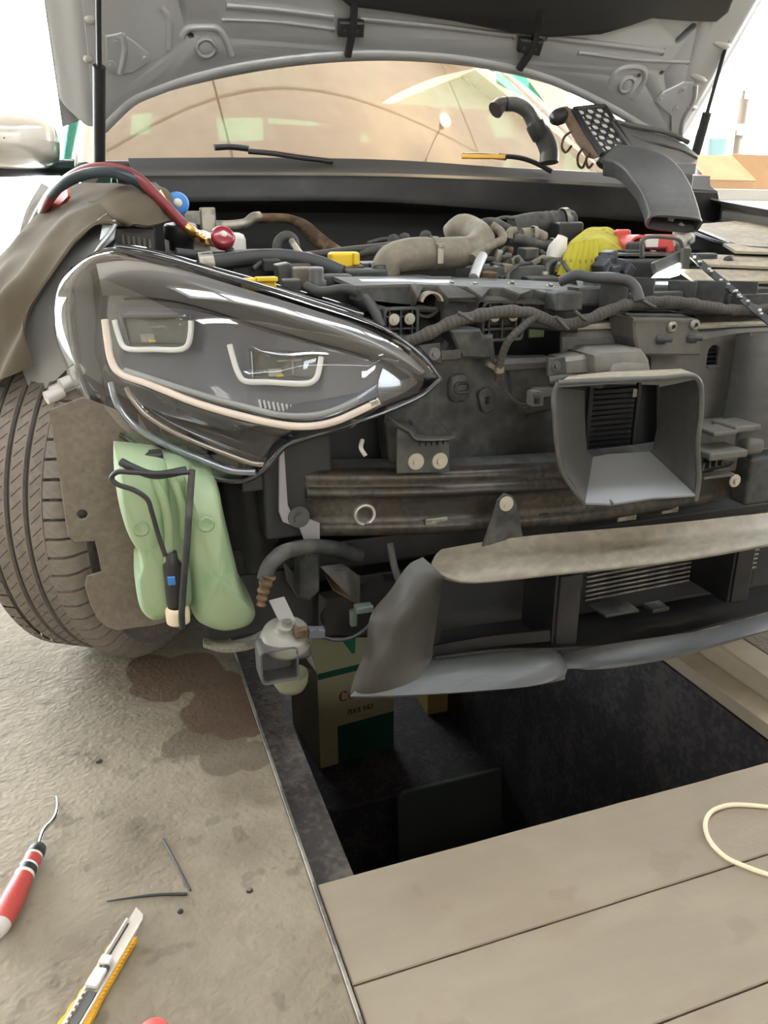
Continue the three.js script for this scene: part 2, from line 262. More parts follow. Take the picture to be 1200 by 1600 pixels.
structure('pit_lining', [
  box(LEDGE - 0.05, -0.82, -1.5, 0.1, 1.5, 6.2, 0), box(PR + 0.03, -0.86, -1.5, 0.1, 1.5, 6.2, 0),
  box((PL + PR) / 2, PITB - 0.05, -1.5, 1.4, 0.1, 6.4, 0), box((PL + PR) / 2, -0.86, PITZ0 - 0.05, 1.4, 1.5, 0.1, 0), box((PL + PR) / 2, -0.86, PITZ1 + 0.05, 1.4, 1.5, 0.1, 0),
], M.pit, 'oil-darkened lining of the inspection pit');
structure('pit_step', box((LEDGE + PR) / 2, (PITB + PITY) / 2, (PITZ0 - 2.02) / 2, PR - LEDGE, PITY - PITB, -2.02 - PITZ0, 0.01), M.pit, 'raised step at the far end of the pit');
// walls: the end behind the car stands open on both sides, the camera's side has a window band
const HT = 3.4;
structure('wall_back', [
  box(0.5, 3.25, -5.1, 13.2, 0.3, 0.2, 0), box(-5.8, 1.45, -5.1, 0.6, 2.9, 0.2, 0), box(2.9, 1.45, -5.1, 0.3, 2.9, 0.2, 0), box(6.8, 1.45, -5.1, 0.6, 2.9, 0.2, 0),
], M.wall);
structure('wall_left', [box(-6.1, 3.1, -0.95, 0.2, 0.6, 11.5, 0), box(-6.1, 1.4, 0.7, 0.2, 2.8, 7.8, 0)], M.wall);
structure('wall_right', [box(7.1, 3.1, -0.95, 0.2, 0.6, 11.5, 0), box(7.1, 0.45, -0.95, 0.2, 0.9, 11.5, 0), box(7.1, 1.85, 1.5, 0.2, 1.9, 6.2, 0), box(7.1, 1.85, -5.0, 0.2, 1.9, 0.4, 0)], M.wall);
structure('wall_front', [box(0.5, 1.1, 4.7, 13.2, 2.2, 0.2, 0), box(0.5, 3.15, 4.7, 13.2, 0.5, 0.2, 0), box(-3.35, 2.55, 4.7, 5.5, 0.7, 0.2, 0), box(4.35, 2.55, 4.7, 5.5, 0.7, 0.2, 0)], M.wall);
structure('window_1', [box(0.5, 2.22, 4.66, 2.2, 0.06, 0.16, 0.01), box(0.5, 2.88, 4.66, 2.2, 0.06, 0.12, 0.01), box(0.5, 2.55, 4.66, 0.07, 0.64, 0.1, 0.01)], M.white);
// ceiling of slabs with a long skylight ahead of the car
const SKY = { x0: -2.2, x1: 4.4, z0: -0.7, z1: -0.25 };
const ceiling = structure('ceiling', [box(0.5, HT + 0.22, (-5.2 + SKY.z0) / 2, 13.4, 0.1, SKY.z0 + 5.2, 0), box(0.5, HT + 0.22, (SKY.z1 + 4.9) / 2, 13.4, 0.1, 4.9 - SKY.z1, 0), box((-6.2 + SKY.x0) / 2, HT + 0.22, (SKY.z0 + SKY.z1) / 2, SKY.x0 + 6.2, 0.1, SKY.z1 - SKY.z0, 0), box((SKY.x1 + 7.2) / 2, HT + 0.22, (SKY.z0 + SKY.z1) / 2, 7.2 - SKY.x1, 0.1, SKY.z1 - SKY.z0, 0)], mat({ color: rgb(0.2, 0.17, 0.14), roughness: 0.9 }));
for (let a = 0; a < 6; a++) for (let b = 0; b < 8; b++) {
  const x0 = -6.2 + a * 2.235, x1 = x0 + 2.22, z0 = -5.2 + b * 1.1833 + 0.008, z1 = z0 + 1.17; if (z1 > SKY.z0 && z0 < SKY.z1 && x1 > SKY.x0 && x0 < SKY.x1) continue;
  mesh('slab', box((x0 + x1) / 2, HT + 0.085, (z0 + z1) / 2, x1 - x0, 0.17, z1 - z0, 0.01), M.ceiling, ceiling);
}
structure('window_2', [box((SKY.x0 + SKY.x1) / 2, HT + 0.1, SKY.z0, SKY.x1 - SKY.x0, 0.3, 0.06, 0.006), box((SKY.x0 + SKY.x1) / 2, HT + 0.1, SKY.z1, SKY.x1 - SKY.x0, 0.3, 0.06, 0.006), ...[0, 1, 2, 3, 4, 5, 6].map((k) => box(lerp(SKY.x0, SKY.x1, k / 6), HT + 0.12, (SKY.z0 + SKY.z1) / 2, 0.05, 0.2, SKY.z1 - SKY.z0, 0.006))], M.white, 'long skylight in the ceiling');
// ground outside
structure('yard', [box(0.5, -0.25, -21.6, 60, 0.2, 30, 0), box(-22, -0.25, 2, 31.6, 0.2, 17, 0), box(23, -0.25, 2, 31.6, 0.2, 17, 0)], mat({ color: rgb(0.6, 0.6, 0.6), roughness: 0.9 }), 'pale yard outside the open workshop doors');

// lamps: unseen fluorescent fittings added as front fill, and one warm bulb on a cord
const tubeGlow = mat({ color: rgb(0.9, 0.9, 0.9), emissive: rgb(1, 0.95, 0.88), emissiveIntensity: 5 });
for (const [x, z, power, label] of [[-1.6, 2.4, 22, 'added unseen fluorescent fill fitting by the front window, on the side of the left-hand wall'], [2.2, 2.4, 22, 'added unseen fluorescent fill fitting by the front window, on the side of the right-hand wall'], [-2.6, 0.6, 16, 'added unseen fluorescent fill fitting between the skylight and the left-hand wall']]) {
  const f = thing('fill_ceiling_lamp', label, 'lamp', [x, HT - 0.22, z], 'added fill ceiling lamps');
  mesh('lamp_body', join(box(0, 0.03, 0, 1.3, 0.05, 0.22, 0.01), box(-0.5, 0.13, 0, 0.012, 0.18, 0.012, 0), box(0.5, 0.13, 0, 0.012, 0.18, 0.012, 0)), M.white, f);
  for (const s of [-0.055, 0.055]) mesh('tube', aim(new THREE.CylinderGeometry(0.018, 0.018, 1.2, 12), [0, -0.018, s], [1, 0, 0]), tubeGlow, f);
  const l = new THREE.RectAreaLight(new THREE.Color().setRGB(1, 0.97, 0.92), power, 1.2, 0.2); l.position.set(0, -0.045, 0); l.rotation.x = -Math.PI / 2; l.name = 'lamp_fill_light'; f.add(l);
}
{
  const f = thing('pendant_bulb', 'warm bare light bulb hanging on a cord from the ceiling', 'lamp', [2.08, 2.76, -3.68]);
  mesh('bulb', lathe([[0, 0], [0.025, 0.006], [0.036, 0.03], [0.034, 0.055], [0.018, 0.085], [0.014, 0.1]]), mat({ color: rgb(1, 0.9, 0.7), emissive: rgb(1, 0.62, 0.2), emissiveIntensity: 90 }), f);
  mesh('socket', lathe([[0.015, 0.098], [0.018, 0.1], [0.018, 0.15], [0.006, 0.16]]), M.black, f); mesh('cord', aim(new THREE.CylinderGeometry(0.003, 0.003, HT - 2.76 - 0.15, 8), [0, 0.15 + (HT - 2.76 - 0.15) / 2, 0], [0, 1, 0]), M.black, f);
  const l = new THREE.PointLight(new THREE.Color().setRGB(1, 0.75, 0.45), 6); l.position.set(0, 0.04, 0); l.name = 'bulb_light'; f.add(l);
}

// ---------- boards over the pit and the things on the floor ----------
{
  const edges = [-0.793, -0.635, -0.48, -0.325, -0.17, -0.015, 0.14, 0.295, 0.45, 0.605, 0.76, 0.915, 1.07];
  const names = ['wooden pit cover board at the edge of the open pit', 'second wooden pit cover board from the open pit, under the end of the pale cord', 'third wooden pit cover board from the open pit'];
  for (let k = 0; k < edges.length - 1; k++) {
    const x0 = PL + 0.006, x1 = PR - 0.006, z0 = edges[k] + 0.001, z1 = edges[k + 1] - 0.0015, n = 40, jag = k === 0 ? 0.0035 : 0.0012, pts = [];
    for (let i = 0; i <= n; i++) pts.push([lerp(x0, x1, i / n), z0 + jag * (fbm(i / n, 0.3, 12, 300 + k, 3) - 0.5)]);
    for (let i = n; i >= 0; i--) pts.push([lerp(x0, x1, i / n), z1 + 0.0012 * (fbm(i / n, 0.7, 12, 400 + k, 3) - 0.5)]);
    one('pit_board', exY(pts, -0.042, 0, 0.0015), M.board, names[k] ?? ['fourth', 'fifth', 'sixth', 'seventh', 'eighth', 'ninth', 'tenth', 'eleventh', 'twelfth'][k - 3] + ' wooden pit cover board counted from the open pit', 'board', 'boards over the pit');
  }
}
{ // hooked pick
  const a = [-0.1999,0.016,-0.8475], b = [-0.1656,0.014,-0.9585], d = V(b).sub(V(a)), L = d.length() * 1.06, dir = d.normalize().toArray();
  const o = thing('hooked_pick', 'hooked steel pick with red and black handle on the concrete', 'hand tool', [a[0], 0, a[2]]);
  const at = (t) => [a[0] + dir[0] * L * t, 0.0155, a[2] + dir[2] * L * t];
  const seg = (t0, t1, prof, m, name) => add(name, lathe(prof.map(([r, y]) => [r, lerp(t0, t1, y) * L]), [a[0], 0.0155, a[2]], [dir[0], 0, dir[2]], 20), m, o);
  seg(-0.14, 0, [[0, 0], [0.009, 0.1], [0.0125, 0.6], [0.0135, 1]], mat({ color: rgb(0.6, 0.56, 0.54), roughness: 0.5 }), 'end_cap');
  const redM = mat({ color: rgb(0.5, 0.07, 0.06), roughness: 0.4 });
  seg(0, 0.6, [[0.0135, 0], [0.0152, 0.25], [0.015, 0.6], [0.0128, 1]], redM, 'grip');
  seg(0.6, 0.64, [[0.0128, 0], [0.0132, 0.5], [0.0128, 1]], M.white, 'ring'); seg(0.64, 0.72, [[0.0126, 0], [0.0126, 1]], M.black, 'ring'); seg(0.72, 0.75, [[0.0126, 0], [0.0128, 0.5], [0.0122, 1]], M.white, 'ring');
  seg(0.75, 0.87, [[0.0122, 0], [0.0118, 1]], redM, 'grip'); seg(0.87, 0.9, [[0.0118, 0], [0.012, 0.5], [0.0115, 1]], M.white, 'ring');
  seg(0.9, 1.04, [[0.0115, 0], [0.0125, 0.4], [0.0105, 0.9], [0, 1]], M.black, 'collar');
  add('hook', sweep([at(1.0), [-0.1563,0.014,-1.0041], [-0.1468,0.013,-1.0196], [-0.1423,0.012,-1.0345], [-0.1417,0.009,-1.0581], [-0.1451,0.004,-1.0849]], (t) => 0.0032 * (1 - 0.6 * sstep(0.6, 1, t)), { n: 10, seg: 40 }), M.steel, o);
}
{ // snap-off cutter
  const tip = [-0.0348,0.006,-0.8183], low = [-0.112,0.006,-0.6874], d = [low[0] - tip[0], low[2] - tip[2]], n = Math.hypot(...d), turn = Math.atan2(d[0], d[1]);
  const o = thing('snap_off_cutter', 'yellow snap-off utility knife with steel blade channel on the concrete', 'knife', [tip[0], 0, tip[2]]); o.rotation.y = turn;
  // local: +z from the blade tip to the handle end, x across
  const yl = mat({ color: rgb(0.72, 0.38, 0.015), roughness: 0.42 });
  const body = []; for (let i = 0; i <= 40; i++) { const z = 0.052 + i / 40 * 0.13; body.push([-0.0125 - 0.0022 * Math.abs(Math.sin(i * 0.55)) - 0.004 * sstep(0.1, 0.17, z), z]); }
  for (let i = 40; i >= 0; i--) { const z = 0.038 + i / 40 * 0.144; body.push([0.0135 + 0.003 * sstep(0.11, 0.16, z), z]); }
  mesh('handle', exY(body, 0.001, 0.011, 0.002), yl, o);
  for (let k = 0; k < 22; k++) mesh('grip_rib', box(0.0125, 0.0108, 0.05 + k * 0.0052, 0.006, 0.0022, 0.0022, 0.0008, [0, 0.5, 0]), yl, o);
  const bright = mat({ color: rgb(0.62, 0.57, 0.52), roughness: 0.38, metalness: 0.35 });
  mesh('channel', join(box(-0.0085, 0.0125, 0.1, 0.003, 0.005, 0.16, 0.0006), box(0.0095, 0.012, 0.1, 0.0025, 0.004, 0.15, 0.0006), box(0.0005, 0.0105, 0.1, 0.018, 0.001, 0.15, 0)), bright, o);
  mesh('blade', exY([[-0.0075, 0], [0.0065, 0.009], [0.0095, 0.016], [0.0088, 0.12], [-0.0075, 0.12]], 0.0112, 0.0119, 0.0002), bright, o, 'blade');
  mesh('blade_slot_shade', box(-0.0045, 0.0121, 0.048, 0.0022, 0.0006, 0.045, 0), M.black, o);  // black bar laid on for the shade inside the blade slot
  mesh('slider', join(box(-0.002, 0.016, 0.104, 0.0145, 0.006, 0.024, 0.0015), box(-0.003, 0.0165, 0.081, 0.014, 0.006, 0.012, 0.002)), M.white, o);
  mesh('slider_gap_shade', box(0.002, 0.0145, 0.0925, 0.006, 0.006, 0.012, 0.001), M.black, o); mesh('rack_slot_shade', box(0.0005, 0.0122, 0.15, 0.0115, 0.0012, 0.065, 0), M.satin, o);  // dark boxes put in for the shade of slider gap and rack
  for (let k = 0; k < 9; k++) mesh('notch', box(-0.0062, 0.0135, 0.122 + k * 0.007, 0.0022, 0.0024, 0.003, 0), bright, o);
}
one('cable_tie_offcut', sweep([[0.0008,0.003,-0.9401], [0.0136,0.005,-0.8879], [0.0264,0.002,-0.8364]], 0.0016, { n: 6 }), M.black, 'short straight black plastic strip pointing towards the pit boards', 'strip');
one('cable_tie_offcut', sweep([[-0.0761,0.001,-0.855], [-0.0429,0.004,-0.8467], [-0.0113,0.005,-0.8389], [0.0218,0.002,-0.8314]], (t) => 0.0009 + 0.0012 * sstep(0, 0.6, t), { n: 6 }), M.black, 'slightly curved black plastic strip lying beside the yellow knife tip', 'strip');
one('screw_cap', lathe([[0, 0.03], [0.012, 0.029], [0.0165, 0.025], [0.018, 0.016], [0.018, 0.0]], [[-0.0325,0,-0.6339][0], 0.001, [-0.0325,0,-0.6339][2]]), M.red, 'small round red plastic cap on the concrete beside the yellow knife', 'cap');
one('cord', sweep([[0.9167,0.006,-0.6555],[0.8807,0.004,-0.6906],[0.8431,0.004,-0.7141],[0.807,0.005,-0.7271],[0.7701,0.007,-0.7232],[0.7419,0.008,-0.704],[0.725,0.008,-0.674],[0.7248,0.008,-0.6425],[0.741,0.007,-0.6185],[0.7634,0.005,-0.5962],[0.7951,0.004,-0.5632]], 0.0033, { n: 8, seg: 90 }), M.cream, 'loop of thin cream-coloured cord lying on the pit boards', 'cord');
for (const [px, r] of [[[-0.0829,0,-1.1571], 0.006], [[0.011,0,-0.807], 0.004], [[0.1,0,-0.8113], 0.005]]) one('dirt_crumb', lathe([[0, 0.004], [r * 0.7, 0.003], [r, 0]], [px[0], 0, px[2]], [0, 1, 0], 7), M.grime, 'small dark crumb of dirt on the concrete', 'debris', 'dirt crumbs');

// ---------- inside the pit ----------
{
  const c = document.createElement('canvas'); c.width = 512; c.height = 640; const g = c.getContext('2d');
  g.fillStyle = '#cdbf98'; g.fillRect(0, 0, 512, 640); g.fillStyle = '#1d5a44'; g.fillRect(0, 0, 512, 40); g.fillRect(120, 380, 392, 260); g.fillStyle = '#a8432c'; g.font = 'bold 92px serif'; g.fillText('Со', 130, 220); g.fillText('р', 250, 150); g.fillStyle = '#4a4232'; g.font = 'bold 46px sans-serif'; g.fillText('ПХЗ 142', 190, 320);
  const t = new THREE.CanvasTexture(c); t.colorSpace = THREE.SRGBColorSpace;
  const p = [0.5376,-0.8209,-2.25], q = [0.8262,-0.8896,-2.25], w = q[0] - p[0], o = thing('carton', 'cream carton with red and green print standing in the pit', 'box', [(p[0] + q[0]) / 2, PITY, -2.4]);
  o.rotation.y = 0.1; const h = [0.5448,-0.5926,-2.25][1] - PITY;
  mesh('carton_body', box(0, h / 2, 0, w, h, 0.3, 0.004), mat({ color: rgb(0.55, 0.48, 0.32), roughness: 0.8 }), o);
  const f = new THREE.PlaneGeometry(w * 0.99, h * 0.99); f.translate(0, h / 2, 0.1515); const fm = new THREE.Mesh(f, mat({ map: t, roughness: 0.8 })); fm.name = 'printed_front'; o.add(fm);
  mesh('flap', quad([-w / 2, h, 0.15], [w / 2, h, 0.15], [w / 2, h + 0.15, -0.02], [-w / 2, h + 0.15, -0.02], 0.004), mat({ color: rgb(0.5, 0.46, 0.26), roughness: 0.8 }), o);
  mesh('flap_mark', quad([-0.005, h + 0.028, 0.125], [0.005, h + 0.028, 0.125], [0.07, h + 0.142, -0.005], [-0.07, h + 0.142, -0.005], 0.002), mat({ color: rgb(0.02, 0.22, 0.09), roughness: 0.7 }), o);
}
{ const a = [1.0323,-0.975,-2.4054], b = [1.2201,-0.975,-2.371], h = 0.26, w = b[0] - a[0]; one('small_box', box((a[0] + b[0]) / 2, PITY + h / 2 + 0.001, a[2] - 0.1, w, h, 0.2, 0.004), mat({ color: rgb(0.5, 0.38, 0.14), roughness: 0.85 }), 'tan cardboard box deep in the pit behind the cream carton', 'box'); }
{ const a = [0.7384,-0.9212,-1.96], b = [1.2095,-0.9837,-1.96], h = a[1] - PITB, o = one('dark_panel', ex(rrect(0, h / 2, b[0] - a[0], h, 0.03), -0.01, 0.01, 0.003), mat({ color: rgb(0.1, 0.12, 0.105), roughness: 0.45 }), 'dark grey-green panel leaning against the pit step', 'panel'); o.position.set((a[0] + b[0]) / 2, PITB + 0.003, -1.9); o.rotation.x = -0.1; }

// ---------- the car ----------
const car = thing('car', 'silver car with its hood up and front bumper removed, standing over the pit', 'car', [0.75, 0, -2.6]);
const HM = new THREE.Matrix4().makeBasis(new THREE.Vector3(1, 0, 0), new THREE.Vector3(0, 0.76604, 0.64279), new THREE.Vector3(0, -0.64279, 0.76604)).setPosition(0.752, 1.03, -1.90);   // hood: u across, v to its front edge, w out of the underside
const onHood = (g) => g.applyMatrix4(HM);
const hoodPt = (p, w) => new THREE.Vector3(p[0], p[1], w).applyMatrix4(HM).toArray();
const hexGeo = new THREE.CylinderGeometry(1, 1, 1, 6), washGeo = new THREE.CylinderGeometry(1, 1.04, 1, 20);
function bolt(p, r, dir, parent, m = M.zinc, name = 'bolt') {       // hexagon head on a flange washer
  const d = V(dir).normalize(), q = (k) => [p[0] + d.x * k, p[1] + d.y * k, p[2] + d.z * k];
  const h = add(name, join(aim(hexGeo.clone().scale(r * 0.52, r * 0.5, r * 0.52), q(r * 0.35), dir), aim(washGeo.clone().scale(r, r * 0.16, r), q(r * 0.08), dir)), m, parent); return h;
}
{ // hood
  const rear = [[-0.7137,-0.026],[-0.6938,-0.0149],[-0.646,0.0385],[-0.5815,0.0736],[-0.5177,0.1004],[-0.4409,0.1253],[-0.3632,0.1437],[-0.2707,0.1606],[-0.1755,0.1725],[-0.0762,0.178],[0.028,0.1783],[0.123,0.1719],[0.1896,0.1646],[0.2784,0.1493],[0.3766,0.1225],[0.4842,0.0877],[0.6031,0.0436],[0.6895,0.0148]];
  const spine = new THREE.SplineCurve(rear.map((p) => new THREE.Vector2(p[0], p[1]))).getPoints(70).map((p) => [p.x, p.y]);
  const inner = [...spine, [0.715, 0.02], [0.72, 0.9], [0.5, 0.98], [-0.5, 0.98], [-0.72, 0.9], [-0.715, 0.02]];
  const slot = rrect(0, 0, 0.0189, 0.0522, 0.0085).map(([x, y]) => { const c = Math.cos(-0.55), s = Math.sin(-0.55), o = [[0.5871,0.2769]][0]; return [o[0] + x * c - y * s, o[1] + x * s + y * c]; });
  const hood = add('hood', [onHood(ex(inner, -0.012, 0.012, 0.0025, [slot, ...[[-0.5223,0.1883],[0.5199,0.1719],[0.577,0.1833]].map((q) => circ(q[0], q[1], 0.006, 12))], 3)), onHood(sheet((a, b) => { const u = (a - 0.5) * 1.56, v0 = -0.03 + 0.19 * (1 - (u / 0.78) ** 2) - 0.012, v = lerp(v0, 1.0 - 0.08 * (u / 0.78) ** 4, b); return new THREE.Vector3(u, v, -0.028 - 0.03 * (1 - (u / 0.78) ** 2) * Math.sin(Math.min(1, b * 1.4) * Math.PI * 0.5)); }, 40, 20, 0.002)),
    ...[-1, 1].map((s) => onHood(loft([[[s * 0.7, -0.005, 0.008], [s * 0.728, -0.015, 0.004], [s * 0.755, 0.0, -0.012], [s * 0.772, 0.015, -0.022], [s * 0.78, 0.03, -0.03]], [[s * 0.7, 0.4, 0.008], [s * 0.728, 0.4, 0.004], [s * 0.75, 0.4, -0.012], [s * 0.77, 0.4, -0.022], [s * 0.782, 0.4, -0.03]], [[s * 0.7, 0.92, 0.008], [s * 0.728, 0.92, 0.004], [s * 0.75, 0.92, -0.012], [s * 0.77, 0.92, -0.022], [s * 0.775, 0.9, -0.03]]], 0.003)))], M.under, car, 'grey painted underside of the raised hood');
  const bead = spine.map((p) => hoodPt([p[0], p[1] + 0.004], 0.006)).filter((_, i) => i % 3 === 0);
  add('rolled_edge', sweep(bead, 0.0115, { n: 10, seg: 90 }), M.under, hood);
  const pad = [[-0.3204,0.334],[-0.2225,0.2767],[-0.1415,0.2739],[0.0081,0.2663],[0.1394,0.2533],[0.2339,0.2512],[0.3564,0.2662],[0.4191,0.289],[0.4664,0.3092],[0.5513,0.3107],[0.6369,0.3149],[0.6561,0.3387],[0.6465,0.3889],[0.5935,0.5177]];
  add('insulation_pad', onHood(ex([...pad, [0.6, 0.85], [-0.6, 0.85], [-0.55, 0.42], [-0.32, 0.36]], 0.012, 0.034, 0.01, [], 3)), M.black, hood, 'black quilted insulation pad');
  const hp = (pts, w) => pts.map((p) => hoodPt(p, w));
  for (const [a, w] of [[[[-0.4571,0.2507],[-0.3606,0.2506],[-0.2464,0.2468]], 0.008], [[[-0.1903,0.2477],[-0.0219,0.2459],[0.1599,0.2401]], 0.008], [[[0.2374,0.2433],[0.3871,0.239],[0.5502,0.2333]], 0.009], [[[0.3313,0.2163],[0.4801,0.2105],[0.6346,0.215]], 0.006], [[[-0.4645,0.2242],[-0.3584,0.228],[-0.2399,0.2237]], 0.005]]) add('stiffening_rib', sweep(hp(a, 0.012), w, { n: 10, flatten: 0.7 }), M.under, hood);
  for (const a of [[[-0.5393,0.1858],[-0.5309,0.201],[-0.5043,0.2067],[-0.4699,0.2058],[-0.4541,0.1848],[-0.4426,0.1578]], [[0.4531,0.1396],[0.4501,0.1753],[0.4728,0.192],[0.5217,0.1906],[0.5383,0.1684],[0.5311,0.1199]], [[-0.5779,0.2381],[-0.5642,0.222],[-0.5638,0.1619]]]) add('embossed_rib', sweep(hp(a, 0.012), 0.0065, { n: 10 }), M.under, hood);
  for (const [p, r] of [[[[-0.4936,0.1707]][0], 0.021], [[[0.4943,0.1531]][0], 0.021]]) add('rubber_plug', onHood(lathe([[0, 0.007], [r * 0.55, 0.007], [r * 0.65, 0.004], [r * 0.75, 0.009], [r * 0.95, 0.008], [r, 0]], [p[0], p[1], 0.012], [0, 0, 1])), M.under, hood);
  for (const [strap, sq] of [[[[-0.2138,0.2869],[-0.2075,0.2388],[-0.2079,0.1809]], [[-0.2372,0.2476],[-0.1854,0.2506],[-0.1809,0.2207],[-0.2335,0.2179]]], [[[0.1856,0.3093],[0.2044,0.2311],[0.1909,0.1778]], [[0.168,0.2435],[0.2266,0.2424],[0.229,0.2105],[0.1745,0.2151]]]]) {
    const c = add('clip_bracket', onHood(ex(sq, 0.014, 0.032, 0.003)), M.black, hood, 'black plastic clip');
    add('clip_strap', ribbon(hp(strap, 0.034), 0.013, 0.01, [1, 0, 0]), M.black, c);
    for (const k of [0.25, 0.75]) add('clip_screw', onHood(aim(new THREE.CylinderGeometry(0.003, 0.003, 0.003, 10), [lerp(sq[0][0], sq[1][0], k), (sq[0][1] + sq[2][1]) / 2, 0.0325], [0, 0, 1])), M.satin, c);
  }
  for (const [pl, bolts, rib] of [[[[-0.6812,0.1798],[-0.6518,0.188],[-0.627,0.172],[-0.6028,0.1516],[-0.6072,0.1312],[-0.636,0.1114],[-0.6689,0.1067],[-0.6838,0.1159]], [[[-0.6622,0.1705]][0], [[-0.6103,0.1436]][0], [[-0.6749,0.1241]][0]], [[-0.6497,0.1858],[-0.6479,0.1558],[-0.6591,0.1099]]], [[[0.5946,0.1168],[0.6031,0.1403],[0.6484,0.1704],[0.6786,0.1707],[0.7041,0.1261],[0.7037,0.0781],[0.7361,0.0148],[0.7083,0.0137],[0.6661,0.0815]], [[[0.6081,0.1258]][0], [[0.6585,0.1517]][0], [[0.6696,0.104]][0]], [[0.6854,0.1662],[0.706,0.1262],[0.7078,0.0748],[0.7358,0.0184]]]]) {
    const h = add('hinge_plate', onHood(ex(pl, 0.012, 0.018, 0.002)), M.under, hood);
    for (const b of bolts) bolt(hoodPt(b, 0.018), 0.0105, [0, -0.643, 0.766], h, M.under);
    add('hinge_rib', sweep(hp(rib, 0.018), 0.006, { n: 8 }), M.under, h);
  }
  for (const [p, q] of [[[[0.6631,0.1857]][0], [[0.7261,0.1687]][0]], [[[0.6832,0.1132]][0], [[0.7428,0.0974]][0]], [[[0.6763,0.2631]][0], [[0.7377,0.2557]][0]], [[[-0.7139,0.2074]][0], [[-0.6962,0.2043]][0]], [[[-0.7234,0.1333]][0], [[-0.7086,0.1293]][0]]]) add('flange_tab', sweep([hoodPt(p, 0.01), hoodPt([(p[0] + q[0]) / 2, (p[1] + q[1]) / 2], 0.013), hoodPt(q, 0.002)], (t) => 0.008 * Math.sin(Math.PI * (0.15 + 0.7 * t)), { n: 8 }), mat({ color: rgb(0.5, 0.49, 0.45), roughness: 0.5 }), hood);
}
for (const [pts, k] of [[[[0.0351,0.9386,-1.82],[0.0443,1.0215,-1.77],[0.0525,1.0967,-1.72]], [[0.0525,1.0967,-1.72],[0.0586,1.1626,-1.67],[0.066,1.2404,-1.6]]], [[[1.4798,0.9943,-1.8],[1.4763,1.0342,-1.785],[1.4745,1.0843,-1.77]], [[1.4745,1.0843,-1.77],[1.4733,1.1921,-1.74],[1.4603,1.2794,-1.7]]]]) {
  const s = add('gas_strut', sweep([pts[0], pts[1], pts[2]], 0.0115, { n: 14 }), M.black, car, 'black gas strut holding the hood');
  add('rod', sweep(k, 0.0048, { n: 10 }), M.black, s); add('end_fitting', lathe([[0, -0.012], [0.011, -0.008], [0.012, 0.004], [0, 0.012]], k[2], V(k[2]).sub(V(k[1])).toArray(), 14), M.black, s);
}
